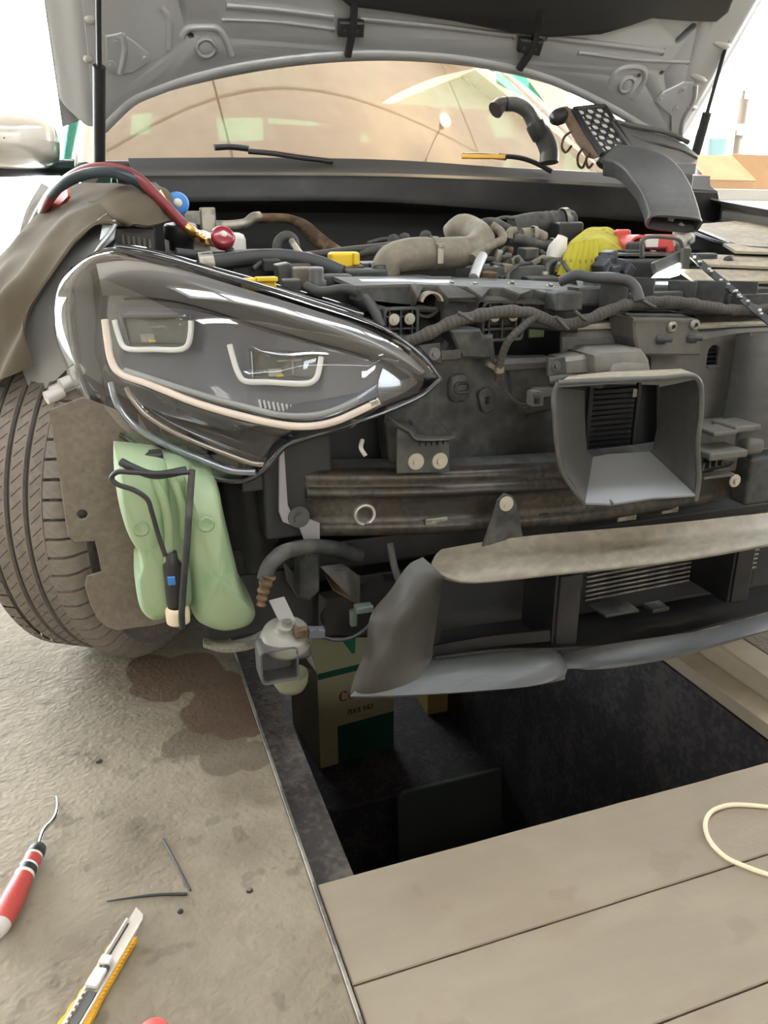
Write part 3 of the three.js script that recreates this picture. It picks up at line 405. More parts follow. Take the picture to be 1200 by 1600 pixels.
{ // windscreen, cabin and sides
  const ws = (a, b, w = 0) => { const u = a * 2 - 1, hw = lerp(0.72, 0.64, b); return new THREE.Vector3(0.75 + u * hw, 0.95 + b * 0.42 - w * 0.86, -1.955 - 0.16 * u * u - b * 0.72 - w * 0.5); };
  const shield = add('windshield', sheet((a, b) => ws(a, b), 30, 16, 0), M.shield, car, 'windshield with dust and the ceiling reflection in its beige colour');
  add('windshield_seal', sweep([...Array(9)].map((_, i) => ws(i / 8, 0, -0.004).toArray()), 0.011, { n: 10 }), M.black, shield);
  for (const s of [0, 1]) add('roof_pillar', sweep([0, 0.25, 0.5, 0.75, 1, 1.1].map((b) => { const p = ws(s, b); return [p.x + (s ? 0.02 : -0.02), p.y - 0.012, p.z - 0.02]; }), 0.028, { n: 12 }), M.paint, car);
  add('roof', loft([0, 0.33, 0.66, 1].map((t) => [-1, -0.5, 0, 0.5, 1].map((u) => [0.75 + u * 0.64, 1.37 + 0.07 * Math.sin(Math.PI * (0.15 + 0.7 * t)) - 0.05 * u * u, -2.675 - 0.16 * u * u * (1 - t) - t * 1.6])), 0.02), M.paint, car, 'silver roof panel');
  // rear bulkhead of the cabin with the rear window and side windows as openings
  const W = (p, q) => [[p[0], p[1]], [q[0], p[1]], [q[0], q[1]], [p[0], q[1]]];
  const back = -4.25, hole = (a, b) => W(a, b).map((p) => [p[0], p[1]]);
  const o1 = [[0.2523,1.315],[0.3432,1.3268],[0.3282,1.2335],[0.237,1.2249]], o2 = [[0.6441,1.3142],[0.8762,1.3289],[0.877,1.2231],[0.6489,1.2102]], o3 = [[0.8986,1.3298],[1.1658,1.3171],[1.1518,1.2962],[0.897,1.2984]], o4 = [[1.3756,1.2716],[1.4557,1.2743],[1.4626,1.2323],[1.3821,1.2299]], o5 = [[2.0903,1.3831],[2.2439,1.4018],[2.3308,1.2814],[2.1538,1.2757]];
  add('cabin_rear', ex([[-0.02, 0.35], [1.52, 0.35], [1.5, 1.0], [1.42, 1.42], [0.08, 1.42], [0.0, 1.0]], back - 0.04, back, 0.004, [o1, o2, o3, o4, o5]), M.satin, car);
  add('rear_glass', box(0.75, 1.1, back - 0.06, 1.4, 0.5, 0.004, 0), M.sideGlass, car);
  for (const s of [-1, 1]) {
    const X = 0.75 + s * 0.87, side = add('body_side', loft([[-2.02, 0.0], [-2.6, 0.02], [-3.4, 0.02], [-4.3, -0.02]].map(([z, d]) => [[X - s * 0.02, 0.2, z], [X + s * d, 0.42, z], [X + s * (0.03 + d), 0.68, z], [X + s * d, 0.82, z], [X - s * 0.05, 0.9, z]]), 0.02), M.paint, car, 'silver door and side panel');
    add('side_window', loft([[-2.3], [-3.0], [-4.1]].map(([z], i) => [[X - s * 0.06, 0.9, z], [X - s * 0.13, 1.18, Math.min(z, -2.55)], [X - s * 0.19, 1.37, Math.min(z, -2.75)]]), 0.004), M.sideGlass, side);
  }
  add('dashboard', loft([[-2.02, 0.915], [-2.2, 0.945], [-2.45, 0.95], [-2.7, 0.9], [-2.75, 0.7]].map(([z, y]) => [0.08, 0.4, 0.75, 1.1, 1.42].map((x) => [x, y, z - 0.14 * ((x - 0.75) / 0.67) ** 2])), 0.02), M.black, car);
  // wipers
  for (const [arm, blade] of [[[[0.5535,0.9624,-1.92],[0.48,0.9694,-1.93],[0.4226,0.9767,-1.94],[0.3629,0.9812,-1.95]], [[0.2899,0.9887,-1.97],[0.327,0.9915,-1.975],[0.3679,0.9887,-1.975]]], [[[1.136,0.9523,-1.92],[1.1051,0.9709,-1.94],[1.0635,0.9841,-1.95],[1.0045,0.9892,-1.96]], [[0.9088,0.9871,-1.965],[0.962,0.9885,-1.965],[1.0256,0.9857,-1.965]]]]) {
    const w = add('wiper_arm', sweep(arm, 0.006, { n: 8, flatten: 0.6 }), M.black, car, 'black wiper arm'); add('wiper_blade', sweep(blade, 0.007, { n: 8 }), M.black, w);
  }
  // cowl trough and beam
  add('cowl_panel', loft([[[0.1036,0.9671,-2.05],[0.3856,0.9706,-1.98],[0.7253,0.9717,-1.955],[1.1703,0.9598,-1.985],[1.7908,0.9633,-2.1]], [[0.1014,0.932,-1.93],[0.3687,0.9409,-1.9],[0.6976,0.9467,-1.88],[1.1212,0.9419,-1.9],[1.6672,0.9282,-1.95]], [[0.103,0.9225,-1.85],[0.3547,0.9288,-1.83],[0.6717,0.9313,-1.81],[1.0807,0.9273,-1.83],[1.6311,0.9117,-1.88]]], 0.006), mat({ color: rgb(0.036, 0.037, 0.039), roughness: 0.95, specularIntensity: 0.3 }), car);
  const cb = add('cowl_beam', loft([[[0.103,0.9247,-1.845],[0.3548,0.9301,-1.83],[0.6717,0.9326,-1.81],[1.0748,0.9267,-1.82],[1.3703,0.919,-1.84],[1.4871,0.9154,-1.86]], [[0.1065,0.9166,-1.83],[0.3514,0.9216,-1.815],[0.6662,0.9238,-1.795],[1.0667,0.9172,-1.805],[1.3603,0.9091,-1.825],[1.4766,0.9052,-1.845]], [[0.115,0.8649,-1.825],[0.3477,0.8729,-1.81],[0.6646,0.8714,-1.79],[1.0693,0.8491,-1.8],[1.3671,0.8321,-1.82],[1.4839,0.8325,-1.84]], [[0.1217,0.8578,-1.84],[0.3501,0.8643,-1.825],[0.6702,0.8637,-1.805],[1.079,0.8405,-1.815],[1.3797,0.8228,-1.835],[1.4935,0.8229,-1.85]]], 0.02, { smoothU: false }), M.clean, car, 'dark plastic cowl beam below the windshield');
  add('end_plate', ex([[1.4556,0.9095],[1.57,0.9079],[1.5872,0.8705],[1.5876,0.834],[1.5659,0.826],[1.5126,0.8339],[1.4669,0.8385]], -1.88, -1.8, 0.006), M.clean, cb);
  add('firewall', [box(0.78, 0.62, -1.97, 1.7, 0.56, 0.03, 0), quad([0.0, 0.86, -1.955], [1.6, 0.86, -1.955], [1.6, 0.905, -1.86], [0.0, 0.905, -1.86], 0.01)], M.dark, car);
  for (const x of [-0.02, 1.53]) add('inner_wing', box(x, 0.58, -1.68, 0.03, 0.36, 0.62, 0.004), M.dark, car);
  add('engine_undertray', box(0.78, 0.24, -1.7, 1.4, 0.02, 0.9, 0.004), M.dark, car);
  add('lower_crossmember', [box(0.36, 0.21, -1.28, 0.5, 0.17, 0.04, 0.01), box(0.2, 0.3, -1.36, 0.22, 0.3, 0.03, 0.01)], M.dark, car); add('underbody', box(0.75, 0.28, -3.3, 1.5, 0.12, 2.2, 0.02), M.dark, car);
  add('yellow_strip', quad([0.8964,0.9901,-1.95], [1.0173,0.9918,-1.95], [1.0126,0.9821,-1.94], [0.8921,0.9805,-1.94], 0.004), mat({ color: rgb(0.75, 0.42, 0.06), roughness: 0.5 }), car);
  // door mirror
  const mm = add('door_mirror', loft([[-2.192, 0.02], [-2.195, 0.35], [-2.215, 0.75], [-2.25, 0.95], [-2.31, 1], [-2.36, 0.95]].map(([z, s]) => { const c = [-0.1608,1.0137,-2.28]; return [...Array(17)].map((_, i) => { const a = i / 16 * 2 * Math.PI, e = (x) => Math.sign(x) * Math.abs(x) ** 0.62; return [c[0] + e(Math.cos(a)) * 0.118 * s, c[1] + e(Math.sin(a)) * 0.062 * s, z]; }); }), 0.004), mat({ color: rgb(0.62, 0.58, 0.52), roughness: 0.3, metalness: 0.3, clearcoat: 1, clearcoatRoughness: 0.05 }), car, 'silver door mirror');
  add('mirror_glass', box([-0.1657,1.0196,-2.35][0], [-0.1608,1.0137,-2.28][1], -2.355, 0.2, 0.1, 0.004, 0.002), M.chrome, mm);
  add('mirror_foot', sweep([[-0.2878,0.9537,-2.3], [-0.174,0.9562,-2.3], [-0.1014,0.9605,-2.32], [-0.0189,0.9656,-2.4]], (t) => 0.026 - 0.004 * t, { n: 14, flatten: 0.9 }), M.black, mm);
}
{ // wheel: tyre with four circumferential grooves, blocks on both shoulders
  const R = 0.331, hub = [0.002, R, -1.609], w = thing('wheel', null, null); scene.remove(w); car.add(w); w.name = 'wheel';
  w.position.set(hub[0] - 0.75, hub[1], hub[2] + 2.6); w.rotation.y = -0.53;
  const prof = [[0.215, -0.08], [0.235, -0.098], [0.27, -0.105], [0.3, -0.102], [0.314, -0.094], [0.3195, -0.075]]; // inner sidewall up to the shoulder groove floor
  const rib = (a, b) => [[R - 0.0075, a], [R, a + 0.001], [R, b - 0.001], [R - 0.0075, b]];
  const gw = 0.004, gr = [-0.051, -0.017, 0.017, 0.051], full = [...prof, [R - 0.009, -0.058], ...rib(gr[0] + gw, gr[1] - gw), ...rib(gr[1] + gw, gr[2] - gw), ...rib(gr[2] + gw, gr[3] - gw), [R - 0.009, 0.058], ...prof.map(([r, x]) => [r, -x]).reverse()];
  const tyreGeo = toCreasedNormals(new THREE.LatheGeometry(full.map(([r, x]) => new THREE.Vector2(r, x)), 120), 0.5); tyreGeo.rotateZ(-Math.PI / 2); tyreGeo.rotateX(0.1);
  const tyre = mesh('tyre', join(tyreGeo), M.rubber, w); tyre.userData.label = 'dusty black tyre';
  for (const gx of gr) mesh('groove', aim(new THREE.CylinderGeometry(R - 0.0068, R - 0.0068, gw * 2.2, 100, 1, true), [gx, 0, 0], [1, 0, 0]), M.groove, w);
  // shoulder blocks: 66 round each side
  const NB = 66, blk = (s) => sheet((u, v) => { const a = (u - 0.5) * 2 * Math.PI / NB * 0.86, x = lerp(0.0552, 0.1, v), r = R - 0.0005 - 0.026 * sstep(0.45, 1, v) ** 1.6, sk = (v - 0.4) * 0.012; return new THREE.Vector3(s * x, r * Math.sin(a + sk), r * Math.cos(a + sk)); }, 2, 6, 0.012 * s);
  const bg = { '1': blk(1), '-1': blk(-1) };
  for (const s of [1, -1]) for (let k = 0; k < NB; k++) { const b = new THREE.Mesh(bg[s], M.rubber); b.name = 'tread_block'; b.rotation.x = k / NB * 2 * Math.PI; w.add(b); }
  // diagonal sipes on the ribs
  const sg = box(0, R - 0.0002, 0, 0.03, 0.0012, 0.0012, 0); 
  for (const cx of [-0.034, 0, 0.034]) { const gs = []; for (let k = 0; k < 96; k++) { const a = k / 96 * 2 * Math.PI; gs.push(box(0, 0, 0, 0.024, 0.0014, 0.0013, 0).rotateY(0.75).translate(cx, R - 0.0003, 0).rotateX(a)); } const o = mesh('fine_sipe', join(gs), M.groove, w); o.userData.kind = 'stuff'; }
  const rimGeo = join(lathe([[0.06, 0.02], [0.16, 0.03], [0.2, 0.06], [0.206, 0.085], [0.2, 0.09], [0.19, -0.06], [0.205, -0.085]], [0, 0, 0], [-1, 0, 0], 48), ...[0, 1, 2, 3, 4].map((k) => box(0, 0.12, 0, 0.03, 0.15, 0.05, 0.01).translate(-0.04, 0, 0).rotateX(k * 1.2566)));
  mesh('rim', rimGeo, M.alu, w);
  for (const [x, z, flip] of [[1.6, -1.62, Math.PI - 0.17], [-0.08, -4.05, 0], [1.58, -4.05, Math.PI]]) { const o = new THREE.Group(); o.name = 'wheel'; o.position.set(x - 0.75, R, z + 2.6); o.rotation.y = flip; car.add(o); const t = new THREE.Mesh(tyre.geometry, M.rubber); t.name = 'tyre'; o.add(t); const r = new THREE.Mesh(rimGeo, M.alu); r.name = 'rim'; o.add(r); for (const s of [-1, 1]) mesh('shoulder', aim(new THREE.CylinderGeometry(s < 0 ? R - 0.026 : R - 0.001, s < 0 ? R - 0.001 : R - 0.026, 0.04, 64, 1, true), [s * 0.086, 0, 0], [-1, 0, 0]), M.rubber, o); }
}
{ // wing, arch liner, washer tank
  const f = add('wing_panel', loft([[[0.044,0.8237,-1.44],[0.0071,0.7832,-1.4],[-0.0282,0.7376,-1.385],[-0.0462,0.6787,-1.385],[-0.0472,0.6105,-1.39]], [[0.0288,0.829,-1.5],[-0.0216,0.7892,-1.45],[-0.0605,0.7461,-1.42],[-0.0816,0.6779,-1.405],[-0.0813,0.5794,-1.405]], [[0.0152,0.8371,-1.6],[-0.0418,0.7982,-1.52],[-0.0886,0.7446,-1.46],[-0.1112,0.6815,-1.43],[-0.1153,0.5455,-1.42]],
    [[-0.02, 0.82, -1.7], [-0.08, 0.785, -1.64], [-0.125, 0.74, -1.58], [-0.145, 0.69, -1.5], [-0.145, 0.655, -1.47]], [[-0.03, 0.83, -1.85], [-0.09, 0.8, -1.8], [-0.135, 0.77, -1.76], [-0.155, 0.715, -1.7], [-0.155, 0.675, -1.68]], [[-0.04, 0.85, -2.05], [-0.1, 0.82, -2.05], [-0.14, 0.76, -2.05], [-0.15, 0.6, -2.02], [-0.14, 0.4, -1.99]]], 0.003), M.paint, car, 'silver front wing');
  add('wing_lip', sweep([[0.0418,0.8217,-1.438], [0.0071,0.7833,-1.398], [-0.0282,0.7378,-1.383], [-0.0462,0.6789,-1.383], [-0.0472,0.6108,-1.388]], 0.003, { n: 8 }), M.paint, f);
  add('wing_flange', [quad([0.0219,0.8217,-1.44], [0.0478,0.8338,-1.46], [0.0371,0.8022,-1.42], [0.0089,0.781,-1.41], 0.002), quad([0.0129,0.8286,-1.45], [0.0201,0.8218,-1.45], [0.0391,0.8258,-1.47], [0.0296,0.8389,-1.48], 0.003)], M.under, f);
  add('wing_panel', loft([[[1.5, 0.82, -1.3], [1.6, 0.78, -1.3], [1.63, 0.66, -1.32]], [[1.53, 0.86, -1.6], [1.62, 0.82, -1.6], [1.65, 0.7, -1.6]], [[1.56, 0.92, -2.05], [1.62, 0.88, -2.05], [1.64, 0.7, -2.05]]], 0.004), M.paint, car, 'silver front wing');
  const ln = add('arch_liner', ex([[-0.0868,0.5638],[-0.0863,0.5147],[-0.0855,0.459],[-0.0866,0.4016],[-0.0862,0.3608],[-0.0783,0.3488],[-0.0478,0.3469],[-0.0452,0.3198],[-0.0443,0.2937],[-0.0664,0.2891],[-0.0723,0.273],[-0.0683,0.2412],[-0.0602,0.2093],[-0.0481,0.1928],[-0.0309,0.1825],[0.0011,0.1828],[0.0271,0.1817],[0.092,0.1924],[0.1109,0.422],[0.0582,0.5019],[0.0068,0.5569],[-0.0364,0.5796]], -1.254, -1.25, 0.0015, [circ([-0.0603,0.3942,-1.25][0], [-0.0603,0.3942,-1.25][1], 0.0075, 16)]), M.liner, car, 'dust-brown felt wheel arch liner');
  add('liner_flange', sheet((u, v) => { const a = lerp(0.9, 2.9, u); return new THREE.Vector3(lerp(0.04, 0.12, v), 0.32 + 0.4 * Math.sin(a), -1.62 - 0.4 * Math.cos(a)); }, 20, 4, 0.004), M.liner, ln);
  // tank
  const tk = add('washer_tank', [pillow(smoothPoly([[-0.0012,0.5195],[0.0368,0.5121],[0.0682,0.5005],[0.0723,0.4664],[0.0706,0.4272],[0.0698,0.3767],[0.0667,0.3197],[0.0606,0.2723],[0.047,0.2484],[0.0241,0.246],[0.0091,0.2649],[0.0054,0.2924],[0.0077,0.3236],[0.0164,0.3369],[0.0142,0.3691],[0.0048,0.3906],[-0.0009,0.4113],[-0.005,0.4461],[-0.0051,0.4843]]), -1.24, -1.1, 0.3), pillow(smoothPoly([[0.0883,0.488],[0.1095,0.4839],[0.1342,0.4736],[0.1419,0.4254],[0.1484,0.3819],[0.1551,0.3361],[0.1651,0.2774],[0.1814,0.248],[0.1783,0.2283],[0.1606,0.218],[0.1276,0.2173],[0.0992,0.2315],[0.0844,0.2507],[0.0827,0.2889],[0.0834,0.3311],[0.0813,0.3625],[0.0836,0.4324]]), -1.25, -1.075, 0.35), pillow(smoothPoly([[0.0365,0.5037],[0.1028,0.4914],[0.1081,0.4192],[0.0999,0.3156],[0.0841,0.2636],[0.0535,0.2467],[0.0357,0.2608],[0.0325,0.3259],[0.0334,0.4282]]), -1.23, -1.115, 0.2)], M.green, car, 'translucent pale green washer fluid tank');
  for (const a of [[[0.0462,0.4902,-1.098],[0.0576,0.447,-1.095],[0.0586,0.3971,-1.097],[0.0528,0.3512,-1.1]], [[0.0713,0.4875,-1.108],[0.0813,0.4405,-1.106],[0.0808,0.39,-1.108]]]) add('tank_rib', sweep(a, 0.0065, { n: 10 }), M.green, tk);
  for (const p of [[0.1107,0.4191,-1.078], [0.0215,0.4142,-1.104]]) add('tank_boss', lathe([[0.011, 0], [0.012, 0.004], [0.009, 0.005], [0.007, 0.002], [0, 0.002]], p, [0, 0, 1]), M.green, tk);
  const pump = add('washer_pump', [lathe([[0, 0], [0.012, 0.001], [0.0135, 0.012], [0.0135, 0.075], [0.009, 0.082], [0.008, 0.095], [0, 0.096]], [0.0594,0.28,-1.1], [0, 1, 0.05])], M.black, car, 'black washer pump');
  add('pump_cap', lathe([[0.0135, 0], [0.0175, 0.002], [0.018, 0.022], [0.014, 0.028]], [0.0603,0.2583,-1.1], [0, 1, 0.05]), M.cream, pump); add('connector', box(...[0.0554,0.3347,-1.085], 0.011, 0.014, 0.008, 0.002), M.blue, pump);
  add('washer_hose', sweep([[0.0995,0.4935,-1.1],[0.0891,0.4516,-1.07],[0.0804,0.3965,-1.065],[0.071,0.338,-1.065],[0.0642,0.2853,-1.07],[0.0639,0.2591,-1.08]], 0.0048, { n: 10, seg: 50 }), M.hoseDusty, car);
  add('pump_cable', sweep([[0.0931,0.4971,-1.08],[0.0455,0.5031,-1.07],[0.0167,0.5079,-1.07],[-0.0021,0.5069,-1.08],[-0.0096,0.4971,-1.085],[-0.0023,0.4896,-1.08],[0.0182,0.4816,-1.072],[0.0335,0.4675,-1.07],[0.0376,0.4483,-1.07],[0.0429,0.4143,-1.07],[0.0494,0.3812,-1.07]], 0.0036, { n: 8, seg: 80 }), M.black, car);
  add('pump_cable', sweep([[0.0061,0.5178,-1.09],[0.0176,0.5122,-1.08],[0.0455,0.4998,-1.075],[0.0894,0.4989,-1.085]], 0.006, { n: 8 }), M.black, car);
  add('canister', [lathe([[0, 0], [0.042, 0.003], [0.047, 0.012], [0.047, 0.19], [0.04, 0.2]], [0.2116,0.2401,-1.3], [0, 1, 0], 32)], M.black, car, 'black cylindrical canister');
  // plastic wing support teeth beside the headlamp
  const br = add('wing_bracket', ex([[-0.0909,0.5744],[-0.0474,0.5903],[-0.0226,0.536],[-0.0161,0.5051],[-0.0088,0.4803],[-0.035,0.4738],[-0.0495,0.4949],[-0.054,0.5223],[-0.078,0.5485]], -1.39, -1.36, 0.004), M.white, car, 'pale grey plastic wing bracket');
  for (const [a, b] of [[[-0.095,0.5621,-1.35], [-0.0695,0.5689,-1.36]], [[-0.0705,0.5811,-1.35], [-0.0457,0.5882,-1.36]], [[-0.0521,0.5975,-1.35], [-0.0379,0.6043,-1.36]]]) add('tooth', sweep([a, b], 0.011, { n: 8 }), M.white, br);
  add('bracket_foot', ex([[-0.0547,0.5309],[-0.0164,0.5043],[0.0114,0.4823],[-0.0116,0.4766],[-0.0389,0.4835],[-0.0537,0.5074]], -1.37, -1.345, 0.004), M.white, br);
}

// ---------- headlamp ----------
{
  const TT = [[-0.0454,0.6889,-1.3628],[-0.0346,0.7371,-1.3636],[-0.0061,0.77,-1.3411],[0.0267,0.7854,-1.3115],[0.0643,0.7824,-1.2753],[0.1103,0.7725,-1.2339],[0.1673,0.7559,-1.1888],[0.2199,0.7401,-1.1539],[0.2647,0.7258,-1.1289],[0.306,0.712,-1.1096],[0.3441,0.6989,-1.0948],[0.383,0.6818,-1.0817],[0.418,0.6572,-1.0697],[0.4428,0.6342,-1.0608],[0.4593,0.6103,-1.0529]];
  const BB = [[-0.0454,0.6889,-1.3628],[-0.0454,0.6427,-1.3498],[-0.0361,0.5859,-1.323],[-0.0176,0.5421,-1.2899],[0.0244,0.5084,-1.2362],[0.0709,0.4867,-1.1866],[0.1254,0.471,-1.1381],[0.1676,0.4676,-1.1079],[0.1997,0.4843,-1.0932],[0.233,0.5208,-1.0859],[0.2739,0.5368,-1.0722],[0.3278,0.5535,-1.0585],[0.3839,0.5716,-1.0507],[0.433,0.591,-1.0495],[0.4593,0.6103,-1.0529]];
  const n = TT.length - 1, nd = (p) => { const t = clamp((0.46 - p.x) / 0.49, 0, 1.2); return new THREE.Vector3(-0.06 - 0.95 * t ** 1.2, 0.27, 1).normalize(); };
  const cT = new THREE.CatmullRomCurve3(TT.map(V), false, 'centripetal'), cB = new THREE.CatmullRomCurve3(BB.map(V), false, 'centripetal');
  const dome = (x, p) => Math.pow(Math.max(0, 1 - Math.pow(Math.abs(2 * x - 1), p)), 1 / p);
  const surf = (D, inset, off, pv = 2.3) => (u, v) => {
    const a = cT.getPoint(u), b = cB.getPoint(u), h = a.distanceTo(b), k = lerp(inset, 1 - inset, v), p = a.clone().lerp(b, k);
    return p.addScaledVector(nd(p), D * Math.min(1, h / 0.14) * dome(v, pv) * Math.min(1, dome(u, 4) + 0.0) - off);
  };
  const edge = [...Array(40)].map((_, i) => cT.getPoint(i / 39).toArray()).concat([...Array(40)].map((_, i) => cB.getPoint(1 - i / 39).toArray()).slice(1, -1));
  const cen = [0.17, 0.62, -1.3];
  const ring = (s, dz) => { const o = edge.map((p) => [lerp(cen[0], p[0], s), lerp(cen[1], p[1], s), p[2] + dz]); o.push(o[0]); return o; };
  const lamp = add('headlamp', [loft([ring(1.004, 0.001), ring(1.012, -0.012), ring(1.0, -0.03), ring(0.97, -0.06), ring(0.9, -0.12), ring(0.78, -0.16)], 0.003, { su: 2, sv: 1 }), sheet(surf(0.006, 0.06, 0.045), 40, 14, 0.003)], M.gloss, car, 'large headlamp unit with clear lens');
  lamp.userData.label = 'large clear-lensed headlamp unit';
  add('lens_cover', sheet(surf(0.052, 0.0, 0), 84, 40, 0), M.lens, lamp, 'clear glossy lens cover');
  add('lens_rim', sweep(edge, 0.0042, { n: 8, closed: true, seg: 200 }), M.gloss, lamp);
  // upper brow and inner frame
  add('brow', loft([[[0.0046,0.7667,-1.3249],[0.0499,0.7724,-1.2816],[0.109,0.7638,-1.2285],[0.1659,0.7474,-1.1833],[0.2183,0.7308,-1.1481],[0.2629,0.7166,-1.1231],[0.3041,0.7029,-1.1037],[0.342,0.6889,-1.0886],[0.3806,0.6701,-1.0749],[0.4154,0.6446,-1.0625],[0.4363,0.6227,-1.0541]], [[0.0069,0.7421,-1.2976],[0.0512,0.7527,-1.2569],[0.1072,0.7454,-1.2068],[0.1616,0.7286,-1.1629],[0.2132,0.7116,-1.1274],[0.2571,0.6968,-1.102],[0.2977,0.6834,-1.0824],[0.335,0.6695,-1.067],[0.3732,0.6543,-1.0539],[0.4043,0.6371,-1.0438],[0.4254,0.6224,-1.0371]], [[0.0083,0.7191,-1.3316],[0.0539,0.7212,-1.2875],[0.1103,0.716,-1.2382],[0.1644,0.7016,-1.1955],[0.218,0.6851,-1.1595],[0.2637,0.6715,-1.1341],[0.3061,0.6592,-1.1148],[0.3452,0.6483,-1.1004],[0.3837,0.6368,-1.089],[0.4129,0.6252,-1.0813],[0.4351,0.6135,-1.0757]]], 0.003), mat({ color: rgb(0.16, 0.155, 0.15), roughness: 0.3, clearcoat: 0.4 }), lamp);
  add('inner_panel', loft([[[0.0295,0.7032,-1.3078],[0.1306,0.7031,-1.2212],[0.2301,0.6744,-1.1523],[0.3318,0.6437,-1.1046],[0.3855,0.6293,-1.0886]], [[0.0233,0.6289,-1.2831],[0.1211,0.6225,-1.1957],[0.2214,0.6046,-1.1272],[0.3061,0.5878,-1.0868],[0.3706,0.6045,-1.0744]], [[0.032,0.6146,-1.2585],[0.1157,0.5834,-1.1768],[0.215,0.5621,-1.1066],[0.2829,0.5591,-1.075],[0.3673,0.5908,-1.0593]]], 0.003), mat({ color: rgb(0.085, 0.095, 0.115), roughness: 0.25, clearcoat: 0.5 }), lamp, 'dark inner reflector panel');
  for (let k = 0; k < 9; k++) add('reflector_fin', ribbon([[0.2036,0.5859,-1.1135],[0.205,0.5745,-1.1095]].map((p) => [p[0] + k * 0.0062, p[1] - k * 0.0012, p[2] + k * 0.0018]), 0.0028, 0.004, [1, 0, 0]), mat({ color: rgb(0.5, 0.5, 0.5), roughness: 0.3 }), lamp);
  // daytime running light band
  const drl = [[0.0076,0.6866,-1.2893],[0.0079,0.6589,-1.2812],[0.0092,0.6312,-1.2721],[0.0146,0.616,-1.2622],[0.0271,0.608,-1.2474],[0.0519,0.6013,-1.2218],[0.0811,0.5912,-1.1931],[0.1138,0.5795,-1.1632],[0.1465,0.5703,-1.1367],[0.1832,0.5618,-1.1106],[0.22,0.5546,-1.0879],[0.2466,0.5518,-1.0741],[0.2746,0.5532,-1.0625],[0.3009,0.5594,-1.0546],[0.3326,0.5722,-1.0484],[0.3623,0.5856,-1.0449]];
  const warmLG = mat({ color: rgb(0.8, 0.66, 0.55), roughness: 0.3 });
  add('light_guide', sweep(drl, 0.0058, { n: 10, seg: 120, flatten: 0.85 }), warmLG, lamp, 'cream light band');
  add('light_guide_edge', sweep([[0.028,0.6152,-1.2506],[0.0529,0.6093,-1.2251],[0.084,0.6011,-1.1953],[0.1154,0.5927,-1.1677],[0.1481,0.5842,-1.1415],[0.1849,0.5756,-1.1155],[0.2216,0.5674,-1.0927],[0.2483,0.5655,-1.0792],[0.2765,0.5677,-1.0678],[0.3029,0.5747,-1.0602],[0.3347,0.5884,-1.0544]], 0.0045, { n: 8, seg: 80 }), mat({ color: rgb(0.3, 0.31, 0.3), roughness: 0.35 }), lamp);
  add('light_guide_end', box(...[[0.3538,0.5857,-1.0428]][0], 0.012, 0.007, 0.008, 0.001, [0, 0, 0.25]), M.chrome, lamp);
  add('light_guide_shelf', loft([[[0.0019,0.6842,-1.2966],[-0.0009,0.6299,-1.2843],[0.0103,0.6012,-1.2646],[0.0636,0.5874,-1.2093],[0.1378,0.5648,-1.1433],[0.2196,0.5471,-1.088],[0.2701,0.5457,-1.0642],[0.3141,0.5554,-1.0511],[0.3697,0.5806,-1.0439]], [[-0.004,0.6787,-1.3233],[-0.0063,0.6205,-1.3095],[0.0058,0.5895,-1.288],[0.0599,0.5728,-1.2305],[0.1356,0.5502,-1.1628],[0.2207,0.5315,-1.1051],[0.2757,0.531,-1.0799],[0.3244,0.5434,-1.0667],[0.3816,0.5706,-1.0608]]], 0.002), M.gloss, lamp);
  // two projector modules with pale frames
  for (const [fr, gl, inn] of [[[[0.0212,0.686,-1.2812],[0.0236,0.6687,-1.2739],[0.0287,0.6507,-1.2638],[0.0353,0.6466,-1.2562],[0.0705,0.6483,-1.2242],[0.1102,0.6517,-1.1922],[0.1177,0.6583,-1.1883],[0.1228,0.6746,-1.189],[0.1253,0.6906,-1.1916]], [[0.0282,0.6903,-1.2835],[0.0418,0.7002,-1.273],[0.1163,0.7019,-1.2095],[0.1239,0.6933,-1.2014],[0.1169,0.6591,-1.1971],[0.113,0.6544,-1.1988],[0.0396,0.6496,-1.261],[0.0328,0.6527,-1.2684]], [[0.0307,0.693,-1.2938],[0.1256,0.6975,-1.2134],[0.116,0.6557,-1.2089],[0.0366,0.6506,-1.2761]]], [[[0.172,0.6601,-1.149],[0.1745,0.6435,-1.1428],[0.1784,0.6244,-1.135],[0.1847,0.6123,-1.1278],[0.2179,0.6108,-1.1088],[0.2717,0.6109,-1.0839],[0.2808,0.6171,-1.082],[0.2864,0.631,-1.0838],[0.2904,0.6458,-1.0865]], [[0.1949,0.6519,-1.1409],[0.204,0.6592,-1.1378],[0.2846,0.6551,-1.0992],[0.2907,0.6464,-1.0945],[0.2846,0.6184,-1.0889],[0.279,0.614,-1.0898],[0.1978,0.6132,-1.1284],[0.1932,0.6184,-1.1325]], [[0.199,0.6528,-1.1528],[0.2927,0.6497,-1.1087],[0.2859,0.6144,-1.1013],[0.1968,0.6145,-1.1433]]]]) {
    const q = gl.map(V), c = q.reduce((a, b) => a.add(b), new THREE.Vector3()).multiplyScalar(1 / q.length);
    const mod = add('projector_module', [quad(inn[0], inn[1], inn[2], inn[3], 0.004), ...[0, 1, 2, 3].map((k) => quad(inn[k], inn[(k + 1) % 4], [inn[(k + 1) % 4][0], inn[(k + 1) % 4][1], inn[(k + 1) % 4][2] + 0.02], [inn[k][0], inn[k][1], inn[k][2] + 0.02], 0.002))], mat({ color: rgb(0.12, 0.125, 0.12), roughness: 0.25, metalness: 0.5 }), lamp, 'projector lens module');
    add('projector_frame', sweep(fr, 0.0043, { n: 8, seg: 60 }), M.white, mod, 'pale C-shaped frame');
    const fan = []; for (let k = 0; k < q.length; k++) { const a = q[k], b = q[(k + 1) % q.length]; fan.push(a, b); }
